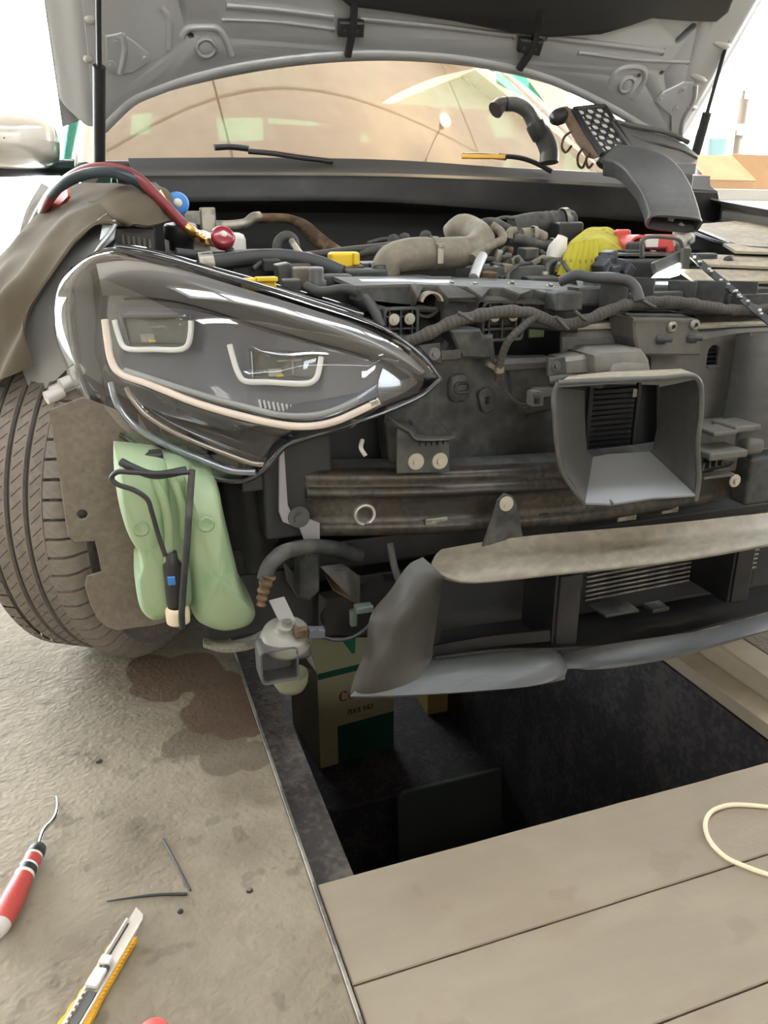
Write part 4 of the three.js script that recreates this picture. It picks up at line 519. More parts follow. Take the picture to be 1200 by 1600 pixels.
    add('projector_glass', sheet((u, v) => { const t = (u * q.length) % q.length, i = Math.floor(t), f = t - i, e = q[i % q.length].clone().lerp(q[(i + 1) % q.length], f); const p = c.clone().lerp(e, v); p.z += 0.012 * (1 - v * v); return p; }, q.length * 3, 6, 0), M.clear, mod);
    add('inner_shield', [box(c.x - 0.012, c.y - 0.012, c.z - 0.004, 0.02, 0.012, 0.006, 0.001), box(c.x + 0.01, c.y + 0.004, c.z - 0.004, 0.036, 0.0025, 0.004, 0), box(c.x + 0.014, c.y - 0.006, c.z - 0.002, 0.003, 0.022, 0.003, 0)], M.alu, mod);
    add('emitter', box(c.x - 0.006, c.y - 0.016, c.z + 0.002, 0.01, 0.003, 0.003, 0), M.yellow, mod);
  }
  // lower turn-signal pocket with trims
  const pocket = add('signal_pocket', loft([[[0.0337,0.5896,-1.2499],[0.08,0.5712,-1.2024],[0.1462,0.5494,-1.1451],[0.2204,0.5311,-1.0951],[0.2353,0.5271,-1.0865]], [[0.0416,0.5652,-1.2704],[0.084,0.5413,-1.2256],[0.1433,0.5185,-1.1735],[0.2021,0.4973,-1.1305],[0.2192,0.4944,-1.1205]], [[0.0545,0.5506,-1.2392],[0.0858,0.5287,-1.2055],[0.14,0.506,-1.1572],[0.1902,0.4913,-1.1206],[0.2048,0.4902,-1.1121]]], 0.003), M.gloss, lamp, 'dark recessed signal pocket');
  add('pocket_trim', sweep([[0.027,0.5897,-1.2465],[0.0325,0.5754,-1.2371],[0.0447,0.5583,-1.2205],[0.0714,0.5392,-1.1908],[0.1083,0.523,-1.1557],[0.1491,0.5086,-1.1217],[0.1857,0.4969,-1.0949],[0.1999,0.4959,-1.0864]], 0.004, { n: 8, seg: 60 }), mat({ color: rgb(0.3, 0.25, 0.2), roughness: 0.15, metalness: 0.6 }), pocket);
  add('pocket_trim', sweep([[0.006,0.5939,-1.274],[0.01,0.5661,-1.262],[0.0276,0.5383,-1.2365],[0.0648,0.5151,-1.1949],[0.1147,0.4969,-1.1484],[0.1599,0.4829,-1.1122],[0.1895,0.4832,-1.0938]], 0.0055, { n: 8, seg: 60 }), mat({ color: rgb(0.26, 0.28, 0.31), roughness: 0.15, metalness: 0.6 }), pocket);
  for (const p of [[[0.1088,0.5654,-1.1871]][0], [[0.1741,0.5428,-1.1349]][0]]) add('signal_emitter', [box(p[0], p[1], p[2], 0.012, 0.009, 0.006, 0.001), box(p[0] + 0.018, p[1] - 0.004, p[2], 0.012, 0.005, 0.005, 0.001)], M.alu, pocket);
  // mounting tab
  const tab = add('mounting_tab', ex([[0.4321,0.6574],[0.4664,0.6595],[0.4693,0.6295],[0.4548,0.6322]], -1.075, -1.07, 0.001), M.plastic, lamp); bolt([0.4576,0.6442,-1.07], 0.009, [0, 0, 1], tab, M.plasticGrey);
  for (const [q, w] of [[[0.1935,0.4522,-1.15], 0.04], [[0.0496,0.4981,-1.16], 0.03]]) add('bracket', box(...q, w, 0.024, 0.03, 0.003), M.black, lamp);
}

// ---------- front end: beam, carrier, ducts, air guide ----------
const bow = (x, z0) => z0 - 0.35 * (x - 0.75) ** 2;
{ // crash beam: W profile swept along the bowed front
  const prof = [[0.004, -0.07], [0.004, -0.012], [0.0, -0.006], [-0.006, -0.006], [-0.016, -0.008], [-0.019, -0.003], [-0.024, 0.003], [-0.029, 0.001], [-0.033, -0.006], [-0.045, -0.0065], [-0.062, -0.0065], [-0.074, -0.006], [-0.078, 0.001], [-0.083, 0.003], [-0.09, 0.001], [-0.094, -0.005], [-0.096, -0.012], [-0.096, -0.07]];   // [down, forward]
  const x0 = 0.272, x1 = 1.3;
  const beam = add('crash_beam', loft([...Array(13)].map((_, i) => { const x = lerp(x0, x1, i / 12); return prof.map(([dy, dz]) => [x, 0.457 + dy - 0.016 * (x - x0), bow(x, -1.045) + dz]); }), 0.004, { su: 2, sv: 1, smooth: false, smoothU: true }), M.beam, car, 'dark steel crash beam with rust-brown dirt');
  const ring = [0.3572,0.3951,-1.112]; add('tow_eye_socket', lathe([[0.0165, -0.02], [0.0185, 0.003], [0.0165, 0.006], [0.0125, 0.004], [0.012, -0.03], [0, -0.03]], [ring[0], ring[1], ring[2] + 0.011], [0, 0, 1]), mat({ color: rgb(0.72, 0.7, 0.66), roughness: 0.3, metalness: 0.6 }), beam, 'bright metal tow eye socket'); 
  for (const [dy, dz, r] of [[-0.0245, 0.002, 0.0032], [-0.084, 0.002, 0.004], [0.0015, -0.009, 0.0025]]) add('beam_ridge', sweep([...Array(9)].map((_, i) => { const x = lerp(x0 + 0.004, x1, i / 8); return [x, 0.457 + dy - 0.016 * (x - x0), bow(x, -1.045) + dz]; }), r, { n: 8 }), M.beam, beam);
  for (const [c, m] of [[[0.4675,0.3805,0.0391,0.011], M.alu], [[0.6473,0.3704,0.0182,0.0148], M.beam], [[0.8093,0.3562,0.0381,0.0178], M.alu], [[0.9034,0.3548,0.0344,0.0145], M.alu]]) add('weld_patch', box(c[0], c[1], bow(c[0], -1.044), c[2], c[3], 0.006, 0.002), m, beam);
  add('beam_flange', loft([[0.29, 0.55, 0.85, 1.25].map((x) => [x, 0.459 - 0.016 * (x - x0), bow(x, -1.06)]), [0.29, 0.55, 0.85, 1.25].map((x) => [x, 0.469 - 0.016 * (x - x0), bow(x, -1.1)])], 0.003), M.plastic, beam);
  const plate = add('bolt_plate', [ex([[0.3954,0.541],[0.4138,0.5297],[0.4283,0.5167],[0.4808,0.512],[0.4835,0.4628],[0.3958,0.4698]], -1.064, -1.06, 0.001), loft([[[0.3867,0.5538,-1.075],[0.3974,0.5437,-1.06],[0.4138,0.5329,-1.055],[0.4243,0.5215,-1.05],[0.4741,0.5171,-1.05]], [[0.3878,0.5414,-1.095],[0.408,0.5432,-1.08],[0.4288,0.5316,-1.08],[0.4394,0.5187,-1.08],[0.5006,0.5114,-1.08]]], 0.003)], M.plastic, beam, 'bent bracket plate'); bolt([0.4267,0.4859,-1.06], 0.0126, [0, 0, 1], plate, M.washer); bolt([0.4657,0.4831,-1.06], 0.0127, [0, 0, 1], plate, M.washer);
  for (let k = 0; k < 5; k++) add('plate_tooth', box([0.4326,0.5139,-1.05][0] + k * 0.0095, [0.4326,0.5129,-1.05][1], -1.056, 0.003, 0.006, 0.006, 0.0005), M.plastic, plate);
}
{ // outer bracket strip beside the beam
  const s = add('side_bracket', [ex([[0.2261,0.5101],[0.234,0.5142],[0.2359,0.4242],[0.2404,0.4134],[0.2847,0.3891],[0.2839,0.3594],[0.2595,0.3627],[0.2522,0.3848],[0.2269,0.3985],[0.2218,0.4157]], -1.105, -1.1, 0.001)], mat({ color: rgb(0.34, 0.33, 0.36), roughness: 0.5, metalness: 0.3 }), car, 'bare metal side bracket'); bolt([0.2519,0.4037,-1.1], 0.0165, [0, 0, 1], s, M.satin);
  add('side_panel', [box([0.2603,0.4583,-1.13][0], [0.2603,0.4583,-1.13][1], -1.16, 0.11, 0.2, 0.06, 0.006), box([0.3799,0.475,-1.2][0], [0.3799,0.475,-1.2][1], -1.24, 0.24, 0.16, 0.03, 0.006)], M.dark, car);
  add('label_tag', box(...[0.2297,0.3893,-1.2], 0.014, 0.016, 0.002, 0.0005, [0, 0, 0.5]), M.white, car);
  add('wire_end', sweep([[0.3545,0.5152,-1.1],[0.3492,0.5062,-1.09],[0.3545,0.4951,-1.085]], 0.0035, { n: 8 }), M.white, car);
}
{ // plastic front carrier wall
  const Z0 = -1.13;
  const wall = add('carrier_wall', [ex([[0.4085,0.5922],[0.4417,0.6442],[0.4949,0.6416],[0.5053,0.6578],[0.5845,0.6602],[0.5913,0.6197],[0.7017,0.616],[0.7319,0.4147],[0.4132,0.4476],[0.4002,0.5427]], Z0 - 0.05, Z0, 0.006, [], 2)], M.plastic, car, 'dusty dark plastic front carrier');
  add('carrier_step', ex([[0.4947,0.6733],[0.5469,0.6731],[0.5685,0.6323],[0.5689,0.6254],[0.5163,0.6301],[0.5095,0.6421]], -1.15, -1.1, 0.004), M.plastic, wall);
  for (const g of [quad([0.4819,0.6435,-1.1], [0.5137,0.6438,-1.1], [0.5095,0.632,-1.09], [0.4779,0.6317,-1.09], 0.006), quad([0.5913,0.6187,-1.13], [0.699,0.6203,-1.13], [0.6874,0.6145,-1.11], [0.5812,0.6152,-1.11], 0.01)]) add('carrier_ledge', g, M.plastic, wall);
  add('carrier_swelling', lathe([[0.075, 0], [0.07, 0.012], [0.05, 0.02], [0.02, 0.022], [0, 0.022]], [0.5026,0.4391,-1.135], [0.1, 0.1, 1], 36), M.plastic, wall);
  // raised stamped fields
  for (const p of [[[0.6071,0.6059],[0.6917,0.6063],[0.698,0.5311],[0.6476,0.524],[0.6213,0.5633]], [[0.4422,0.5348],[0.4859,0.5365],[0.5812,0.4364],[0.4433,0.4473]]]) add('stamped_field', ex(p, Z0 - 0.004, Z0 + 0.006, 0.004), M.plastic, wall);
  { // two rubber grommets
    const c = [0.5243,0.5798,-1.13], g = add('grommet', [ex(rrect(c[0], c[1], 0.0363, 0.0444, 0.0125), Z0 - 0.005, Z0 + 0.01, 0.005, [], 3), ex(rrect(c[0] + 0.003, c[1] + 0.001, 0.0282, 0.0192, 0.007), Z0 + 0.006, Z0 + 0.016, 0.002, [rrect(c[0] + 0.003, c[1] + 0.001, 0.0202, 0.0111, 0.004)])], M.plastic, wall, 'oblong rubber grommet'); 
    const d = [0.5728,0.5568,-1.13], h = add('grommet', ex(rrect(0, 0, 0.026, 0.04, 0.009).map(([x, y]) => [d[0] + x * 0.94 - y * 0.3, d[1] + x * 0.3 + y * 0.94]), Z0 - 0.005, Z0 + 0.012, 0.0015, [rrect(d[0], d[1], 0.008, 0.013, 0.0035)]), M.plastic, wall, 'oval rubber grommet'); 
  }
  // upper cross member with gussets and slotted bracket windows
  const up = add('upper_cross_member', [ex([[0.367,0.7379],[0.4483,0.7379],[0.5118,0.7346],[0.6926,0.7245],[0.7476,0.713],[0.7535,0.6528],[0.5026,0.678],[0.5022,0.6946],[0.3848,0.6985],[0.3668,0.7158]], -1.2, -1.15, 0.004, [circ([0.4782,0.7088,-1.15][0], [0.4782,0.7088,-1.15][1], 0.018, 20)]), loft([[[0.3708,0.7424,-1.3],[0.5067,0.7398,-1.3],[0.6521,0.7348,-1.3],[0.7819,0.7256,-1.3],[0.9201,0.7157,-1.3]], [[0.363,0.737,-1.15],[0.4484,0.736,-1.15],[0.5119,0.7327,-1.15],[0.6927,0.7235,-1.15],[0.7489,0.712,-1.15]]], 0.006, { smooth: false })], M.plastic, car, 'ribbed plastic upper cross member');
  
  add('hole_hood', sheet((u, v) => { const c = [0.4782,0.7088,-1.15], a = Math.PI * (0.08 + 0.84 * u); return new THREE.Vector3(c[0] + 0.019 * Math.cos(a), c[1] + 0.019 * Math.sin(a), -1.15 + 0.02 * v); }, 12, 1, 0.003), M.dusty, up);
  for (const [a, b, c] of [[[0.4915,0.7325,-1.145], [0.4991,0.7163,-1.12], [0.5519,0.7159,-1.13]], [[0.54,0.7304,-1.145], [0.5546,0.7167,-1.12], [0.5833,0.7271,-1.15]], [[0.6032,0.727,-1.145], [0.6207,0.7187,-1.12], [0.6577,0.7214,-1.15]], [[0.6607,0.7217,-1.145], [0.6838,0.7152,-1.13], [0.7074,0.7181,-1.15]], [[0.4464,0.7364,-1.145], [0.4531,0.7187,-1.13], [0.4693,0.7318,-1.15]]]) add('gusset', [quad(a, b, [b[0], b[1] - 0.02, b[2] - 0.02], [a[0], a[1] - 0.03, a[2] - 0.01], 0.003), quad(a, b, c, [(a[0] + c[0]) / 2, a[1], a[2] - 0.01], 0.003)], M.plastic, up);
  add('cross_member_shelf', quad([0.4952,0.7134,-1.135], [0.7395,0.6982,-1.135], [0.7606,0.7111,-1.17], [0.51,0.7246,-1.17], 0.004), M.plastic, up);
  for (const c of [[0.4302,0.6826,0.0571,0.0457], [0.603,0.679,0.0747,0.0633]]) {
    const z = -1.135, s = add('slotted_bracket', [ex(rrect(c[0], c[1], c[2], c[3], 0.008), z - 0.02, z, 0.0008, [rrect(c[0], c[1], c[2] - 0.008, c[3] - 0.008, 0.006)])], M.plastic, up);
    add('slotted_bracket_back', box(c[0], c[1], z - 0.022, c[2] - 0.006, c[3] - 0.006, 0.004, 0), M.clean, s);
    for (const k of [-0.32, 0, 0.32]) add('slat', box(c[0] + k * c[2], c[1], z - 0.008, 0.0028, c[3] - 0.008, 0.012, 0.0008), M.plastic, s);
    for (const k of [-0.2, 0.2]) add('slat', box(c[0], c[1] + k * c[3], z - 0.009, c[2] - 0.008, 0.003, 0.01, 0.0008), M.plastic, s);
    for (const k of [-0.2, 0.24]) bolt([c[0] + k * c[2], c[1] + 0.12 * c[3], z - 0.002], 0.0085, [0, 0, 1], s, M.zinc);
  }
  add('carrier_core', [box(0.44, 0.57, -1.24, 0.34, 0.24, 0.08, 0.005), box([0.3953,0.6977,-1.24][0], [0.3953,0.6977,-1.24][1], -1.26, 0.14, 0.06, 0.06, 0.006)], M.dark, car);
  add('pale_green_block', box(...[0.701,0.6513,-1.2], 0.03, 0.02, 0.004, 0.002), M.green, car, 'pale green block behind the carrier');  // small pale green box set behind the carrier
}
{ // right-hand radiator shroud
  const ac = [1.0311,0.6018,-1.14], arch = [[ac[0] - 0.013, ac[1] - 0.017], [ac[0] + 0.013, ac[1] - 0.017], ...[...Array(9)].map((_, i) => [ac[0] + 0.013 * Math.cos(i / 8 * Math.PI), ac[1] + 0.006 + 0.013 * Math.sin(i / 8 * Math.PI)])];
  const sh = add('radiator_shroud', [loft([[[0.7778,0.658,-1.24],[0.8837,0.6688,-1.24],[1.0551,0.6629,-1.24],[1.2404,0.6565,-1.24],[1.3725,0.6519,-1.24]], [[0.7299,0.6557,-1.17],[0.8221,0.6585,-1.15],[0.9829,0.6477,-1.15],[1.0956,0.6499,-1.15],[1.277,0.6475,-1.15]], [[0.7246,0.6465,-1.16],[0.817,0.6428,-1.14],[0.9772,0.6314,-1.14],[1.0955,0.6397,-1.14],[1.2685,0.6384,-1.14]]], 0.006, { smoothU: false }), ex([[0.7146,0.6484],[0.8171,0.6418],[0.9772,0.6314],[1.0958,0.6386],[1.2688,0.6372],[1.3469,0.3209],[0.948,0.3645],[0.9205,0.5557],[0.7241,0.5705]], -1.148, -1.14, 0.001, [[[0.8718,0.6176],[0.8848,0.6192],[0.8974,0.6042],[0.9022,0.5705],[0.8833,0.5716]], arch])], M.shroud, car, 'dusty dark radiator shroud');
  add('shroud_dust_top', loft([[[0.7712,0.6626,-1.23],[0.8627,0.6727,-1.23],[0.9454,0.6711,-1.23]], [[0.7278,0.6595,-1.165],[0.8055,0.6618,-1.145],[0.8703,0.6571,-1.145]]], 0.004), M.dusty, sh, 'dust-covered top'); add('shroud_dust_top', loft([[[1.0532,0.6686,-1.23],[1.1977,0.6638,-1.23],[1.3771,0.6578,-1.23]], [[0.9915,0.6534,-1.145],[1.1191,0.6541,-1.145],[1.2864,0.6512,-1.145]]], 0.004), M.dusty, sh, 'dust-covered top');
  const dm = add('sensor_bracket', [ex([[0.8066,0.682],[0.9359,0.6743],[0.9512,0.6146],[0.8395,0.6203],[0.8275,0.6168],[0.8134,0.6484]], -1.15, -1.08, 0.004), quad([0.8321,0.6868,-1.16], [0.9458,0.6822,-1.17], [0.9355,0.6745,-1.078], [0.8052,0.6813,-1.078], 0.004)], M.shroud, sh, 'sensor bracket with two pale grommets');
  for (const p of [[0.8819,0.6652,-1.078], [0.9265,0.6666,-1.078]]) { add('eyelet', lathe([[0.0036, -0.001], [0.0036, 0.004], [0.0048, 0.005], [0.0085, 0.0035], [0.0095, 0]], p, [0, 0, 1], 20), M.alu, dm); }
  for (const p of [[0.8632,0.6464,-1.07], [0.9258,0.6457,-1.07]]) add('stud', [lathe([[0, 0.012], [0.004, 0.012], [0.004, 0.002], [0.0075, 0.001], [0.0075, -0.01]], p, [0.6, 0.1, 1], 14)], M.plastic, dm);
  for (let k = 0; k < 4; k++) add('louvre', box(ac[0], ac[1] - 0.011 + k * 0.008, -1.15, 0.028, 0.002, 0.01, 0.0005), M.clean, sh); add('window_sill', box(ac[0], ac[1] - 0.019, -1.137, 0.028, 0.003, 0.008, 0.001), M.shroud, sh);
  add('side_swelling', [loft([[[1.0371,0.6414,-1.1],[1.042,0.6502,-1.07],[1.0774,0.6511,-1.05],[1.1843,0.6466,-1.05]], [[1.039,0.5577,-1.1],[1.0429,0.5646,-1.06],[1.0862,0.5654,-1.04],[1.1956,0.5585,-1.04]], [[1.0319,0.4411,-1.1],[1.0515,0.4497,-1.06],[1.1115,0.4494,-1.04],[1.2257,0.4389,-1.04]]], 0.006), quad([1.0648,0.6399,-1.13], [1.2734,0.6381,-1.13], [1.1843,0.6466,-1.05], [1.0379,0.6504,-1.07], 0.006)], M.satin, sh);
  // lower plastics right of the duct
  const rb = add('shroud_bracket', [box([1.0139,0.4467,0.1069,0.0951][0], [1.0139,0.4467,0.1069,0.0951][1], -1.1, 0.1, 0.09, 0.06, 0.006), box(...[1.0193,0.4965,-1.05], 0.055, 0.012, 0.06, 0.004), box(...[0.9671,0.4941,-1.04], 0.05, 0.008, 0.05, 0.003), box(...[0.9673,0.4595,-1.03], 0.08, 0.014, 0.06, 0.004), box(...[1.0649,0.4544,-1.06], 0.04, 0.03, 0.04, 0.01)], M.shroud, sh, 'ribbed plastic bracket'); 
  for (let k = 0; k < 4; k++) add('rib', box([0.9418,0.4359,-1.03][0] + k * 0.013, [0.9418,0.4359,-1.03][1] + k * 0.0008, -1.035, 0.004, 0.014, 0.016, 0.001), M.plastic, rb);
  add('rib', box(...[0.9722,0.4167,-1.03], 0.065, 0.005, 0.02, 0.001), M.shroud, rb); bolt([1.0213,0.3995,-1.035], 0.0115, [0, 0, 1], rb, M.washer);
  add('bracket_block', box(...[1.0995,0.391,-1.06], 0.09, 0.09, 0.05, 0.008), M.plastic, sh);
  // small duct on top of the grille duct
  const sd = add('upper_duct', [loft([[[0.7491,0.6179,-1.1],[0.7905,0.6303,-1.1],[0.8475,0.6255,-1.1]], [[0.7257,0.6175,-1.07],[0.7505,0.624,-1.045],[0.8156,0.6205,-1.045]], [[0.7288,0.5926,-1.06],[0.7521,0.5915,-1.035],[0.8223,0.5881,-1.035]]], 0.004), ex([[0.7111,0.6337],[0.7243,0.6399],[0.801,0.6381],[0.8166,0.6212],[0.8261,0.5881],[0.7355,0.5916],[0.7172,0.5988]], -1.12, -1.04, 0.008, [], 3), box(...[0.7909,0.6338,-1.06], 0.032, 0.008, 0.02, 0.002), ex([[0.6697,0.628],[0.727,0.632],[0.7328,0.5995],[0.6723,0.5981]], -1.11, -1.06, 0.006)], M.plasticGrey, car, 'pale dusty plastic duct above the grille duct');
  const cl = add('duct_clip', [ex([[0.6364,0.6312],[0.6677,0.6315],[0.6699,0.6079],[0.6386,0.6038]], -1.056, -1.05, 0.001), sweep([[0.6352,0.5998,-1.04],[0.6647,0.6017,-1.03],[0.6985,0.5955,-1.02],[0.716,0.5924,-1.02]], 0.007, { n: 8 })], M.plastic, sd); bolt([0.6513,0.6189,-1.049], 0.008, [0, 0, 1], cl, M.satin);
}
{ // open grille duct
  const F0 = [[0.5829,0.6116,-0.9398],[0.8218,0.609,-0.9318],[0.8433,0.5016,-0.933],[0.849,0.4116,-0.9334],[0.6443,0.4334,-0.9339],[0.607,0.4839,-0.9372],[0.5904,0.542,-0.9389]], duct = add('grille_duct', [
    loft([[[0.5946,0.6063,-0.955],[0.6705,0.6096,-0.94],[0.7541,0.6089,-0.935],[0.8223,0.6085,-0.935]], [[0.6659,0.5988,-1.035],[0.7369,0.6004,-1.035],[0.8208,0.5985,-1.035],[0.878,0.5971,-1.035]]], 0.0035, { smooth: false }),      // roof
    loft([[[0.5925,0.6064,-0.955],[0.592,0.5764,-0.95],[0.6011,0.5194,-0.95],[0.6151,0.4812,-0.95],[0.6554,0.4267,-0.95]], [[0.6926,0.5812,-1.035],[0.6957,0.5508,-1.035],[0.7022,0.5091,-1.035],[0.7073,0.4824,-1.035],[0.722,0.4671,-1.035]]], 0.0035, { smooth: false }),      // left side
    loft([[[0.8246,0.6083,-0.935],[0.8377,0.5514,-0.935],[0.8397,0.5115,-0.935],[0.8539,0.4523,-0.94],[0.8546,0.4109,-0.94]], [[0.8361,0.577,-1.035],[0.8415,0.5399,-1.035],[0.841,0.508,-1.035],[0.838,0.4757,-1.035],[0.8316,0.4675,-1.035]]], 0.0035, { smooth: false }),      // right side
    ], M.satin, car, 'open rectangular dark plastic grille duct');
  add('duct_floor', loft([[[0.6554,0.4267,-0.95],[0.6938,0.4252,-0.935],[0.7686,0.4267,-0.935],[0.8532,0.4196,-0.94]], [[0.7135,0.468,-1.035],[0.7518,0.4707,-1.035],[0.795,0.4688,-1.035],[0.8316,0.4675,-1.035]]], 0.0035, { smooth: false }), mat({ color: rgb(0.26, 0.27, 0.285), roughness: 0.4 }), duct);  // paler, bluer than the walls: skylight and dust film put into the colour
  add('duct_rim', sweep([[0.5981,0.6133,-0.955], [0.6699,0.6151,-0.94], [0.7535,0.6136,-0.935], [0.8172,0.6116,-0.935], [0.8283,0.6005,-0.935], [0.8377,0.5514,-0.935], [0.8385,0.5116,-0.935], [0.8551,0.4522,-0.94], [0.8555,0.4129,-0.94]], 0.004, { n: 8, seg: 80 }), M.satin, duct); add('duct_rim', sweep([[0.5981,0.6133,-0.955], [0.5921,0.5982,-0.955], [0.5928,0.5671,-0.95], [0.6041,0.5095,-0.95], [0.6153,0.4793,-0.95], [0.6553,0.4278,-0.95]], 0.0035, { n: 8, seg: 60 }), M.satin, duct);
  add('duct_top_dust', loft([[[0.6085,0.6109,-0.965],[0.6769,0.6138,-0.95],[0.7613,0.6133,-0.945],[0.8254,0.6123,-0.945]], [[0.6664,0.604,-1.033],[0.7349,0.6059,-1.033],[0.8185,0.604,-1.033],[0.8729,0.6029,-1.033]]], 0.002, { smooth: false }), M.dusty, duct);
  add('duct_fold', quad([0.6922,0.427,-0.933], [0.6957,0.4266,-0.933], [0.7178,0.4461,-1.02], [0.7142,0.4465,-1.02], 0.003), M.satin, duct);
  const rad = add('radiator_core', box(...[0.8846,0.484,-1.2], 0.34, 0.22, 0.03, 0.002), M.dark, car); for (let k = 0; k < 13; k++) add('radiator_fin', box([0.8522,0.4991,-1.17][0], [0.8467,0.5459,-1.17][1] - k * 0.0095, -1.178, 0.1, 0.003, 0.012, 0.0005), M.clean, rad);
  add('shutter_post', [box(...[0.8621,0.5092,-1.12], 0.006, 0.15, 0.008, 0.001), box(...[0.7789,0.4999,-1.14], 0.008, 0.14, 0.01, 0.001)], M.clean, rad); add('light_chip', box(...[0.8516,0.5514,-1.115], 0.008, 0.014, 0.002, 0.0005), M.alu, rad);
}
{ // lower air guide
  const ag = add('air_guide', [
    loft([[[0.464,0.3449,-1.04],[0.5261,0.361,-1.01],[0.6155,0.3684,-0.99],[0.7869,0.3639,-0.98],[0.9197,0.3566,-0.985],[1.0875,0.3448,-1],[1.2426,0.3284,-1.03]], [[0.4446,0.3449,-1.02],[0.5139,0.3554,-0.985],[0.6311,0.3472,-0.975],[0.7785,0.344,-0.965],[0.9058,0.3381,-0.965],[1.0661,0.3299,-0.975],[1.2135,0.3145,-1]], [[0.4195,0.3419,-0.98],[0.4942,0.3507,-0.945],[0.6072,0.3434,-0.935],[0.7534,0.3371,-0.93],[0.8766,0.334,-0.93],[1.032,0.3284,-0.94],[1.1693,0.3172,-0.96]], [[0.4276,0.3388,-0.965],[0.4668,0.3378,-0.93],[0.5988,0.3352,-0.92],[0.7433,0.3295,-0.915],[0.865,0.3272,-0.915],[1.0181,0.3244,-0.925],[1.1535,0.3151,-0.945]], [[0.4341,0.3295,-0.97],[0.468,0.3326,-0.932],[0.6005,0.3299,-0.922],[0.7455,0.3241,-0.917],[0.8677,0.3215,-0.917],[1.0213,0.3186,-0.927],[1.1572,0.3091,-0.947]]], 0.003, { su: 3 }),
  ], mat({ map: T.dusty, color: rgb(0.6, 0.6, 0.6), roughness: 0.45 }), car, 'dusty dark plastic lower air guide');
  
  add('guide_wing', loft([[[0.4069,0.3623,-0.98],[0.3848,0.3574,-0.975],[0.3681,0.3417,-0.97],[0.3515,0.3231,-0.965],[0.327,0.2963,-0.965],[0.318,0.2734,-0.962],[0.3135,0.2464,-0.955],[0.2903,0.2035,-0.945],[0.2806,0.1784,-0.94]], [[0.4295,0.3387,-0.96],[0.4091,0.3388,-0.955],[0.3883,0.3262,-0.945],[0.3698,0.3086,-0.935],[0.3506,0.2889,-0.93],[0.341,0.265,-0.93],[0.3276,0.2391,-0.925],[0.3129,0.2052,-0.925],[0.3047,0.1793,-0.93]], [[0.4428,0.3237,-0.985],[0.439,0.3105,-0.985],[0.4333,0.287,-0.98],[0.4297,0.2605,-0.98],[0.425,0.2365,-0.975],[0.4201,0.218,-0.97],[0.4163,0.1992,-0.965],[0.3917,0.1882,-0.935],[0.3676,0.1686,-0.925]]], 0.003, { su: 5 }), mat({ map: T.fine, color: rgb(0.75, 0.73, 0.7), roughness: 0.42 }), ag, 'curved outer wing of the air guide');
  add('guide_lip', [loft([[[0.3506,0.1927,-0.99],[0.453,0.1927,-0.98],[0.5371,0.1899,-0.97],[0.6277,0.1788,-0.965],[0.6545,0.1486,-0.95]], [[0.3065,0.195,-0.95],[0.4353,0.194,-0.94],[0.5417,0.1798,-0.935],[0.6096,0.1737,-0.93],[0.6392,0.1537,-0.93]], [[0.2776,0.1852,-0.93],[0.3616,0.1814,-0.91],[0.4621,0.1692,-0.905],[0.5601,0.1572,-0.905],[0.6218,0.1573,-0.91]]], 0.004), loft([[[0.6561,0.1611,-0.97],[0.7397,0.1738,-0.95],[0.8509,0.1714,-0.945],[0.9448,0.1691,-0.945],[1.075,0.1752,-0.95],[1.2035,0.1812,-0.96]], [[0.6395,0.1564,-0.95],[0.7277,0.1572,-0.93],[0.8325,0.1615,-0.92],[0.9234,0.1662,-0.92],[1.0503,0.1754,-0.925],[1.1835,0.1744,-0.94]], [[0.642,0.1469,-0.945],[0.7171,0.1583,-0.915],[0.8208,0.16,-0.905],[0.9104,0.1656,-0.905],[1.0372,0.1678,-0.91],[1.1766,0.1584,-0.93]]], 0.006, { su: 3 })], mat({ map: T.fine, color: rgb(1.15, 1.2, 1.3), roughness: 0.42 }), ag, 'bent grey lower lip');
  add('guide_floor', loft([[[0.4249,0.1975,-0.965],[0.5318,0.193,-0.96],[0.6488,0.1739,-0.96],[0.7954,0.1607,-0.955],[0.9493,0.1683,-0.95],[1.2035,0.1812,-0.96]], [[0.4861,0.1709,-1.08],[0.6062,0.1576,-1.1],[0.7508,0.1352,-1.12],[0.9223,0.1259,-1.12],[1.1064,0.1233,-1.12],[1.3923,0.1218,-1.12]]], 0.004), M.clean, ag);
  add('guide_back', [box([0.5997,0.184,-1.14][0], [0.5997,0.184,-1.14][1], -1.15, 0.2, 0.16, 0.02, 0.003), box([1.0779,0.1168,-1.16][0], [1.0779,0.1168,-1.16][1], -1.2, 0.6, 0.2, 0.02, 0.003)], M.dark, ag);
  add('guide_rail', [loft([[[0.4244,0.2145,-0.975],[0.5133,0.2173,-0.97],[0.627,0.2089,-0.968]], [[0.4248,0.1965,-0.975],[0.5142,0.1978,-0.97],[0.6286,0.1887,-0.968]]], 0.006)], M.clean, ag);
  for (const c of [[0.6637,0.2313,0.0413,0.1319], [1.0166,0.2448,0.0361,0.1073]]) add('guide_post', [box(c[0], c[1], -1.0, c[2], c[3], 0.05, 0.003), box(c[0] - c[2] * 0.55, c[1], -1.03, 0.006, c[3], 0.1, 0.001)], M.clean, ag);
  add('guide_tab', [box(...[0.8742,0.1846,-1.02], 0.035, 0.008, 0.03, 0.002), box(...[0.8089,0.1788,-1.05], 0.07, 0.006, 0.05, 0.002)], M.plastic, ag);
  const tri = add('stay_bracket', ex([[0.5129,0.3496],[0.5334,0.4173],[0.537,0.4302],[0.5494,0.4401],[0.5629,0.4334],[0.5705,0.418],[0.5912,0.3429]], -1.006, -1.0, 0.0015), M.plastic, ag, 'triangular stay with one bolt'); bolt([0.551,0.4238,-0.999], 0.0115, [0, 0, 1], tri, M.washer);
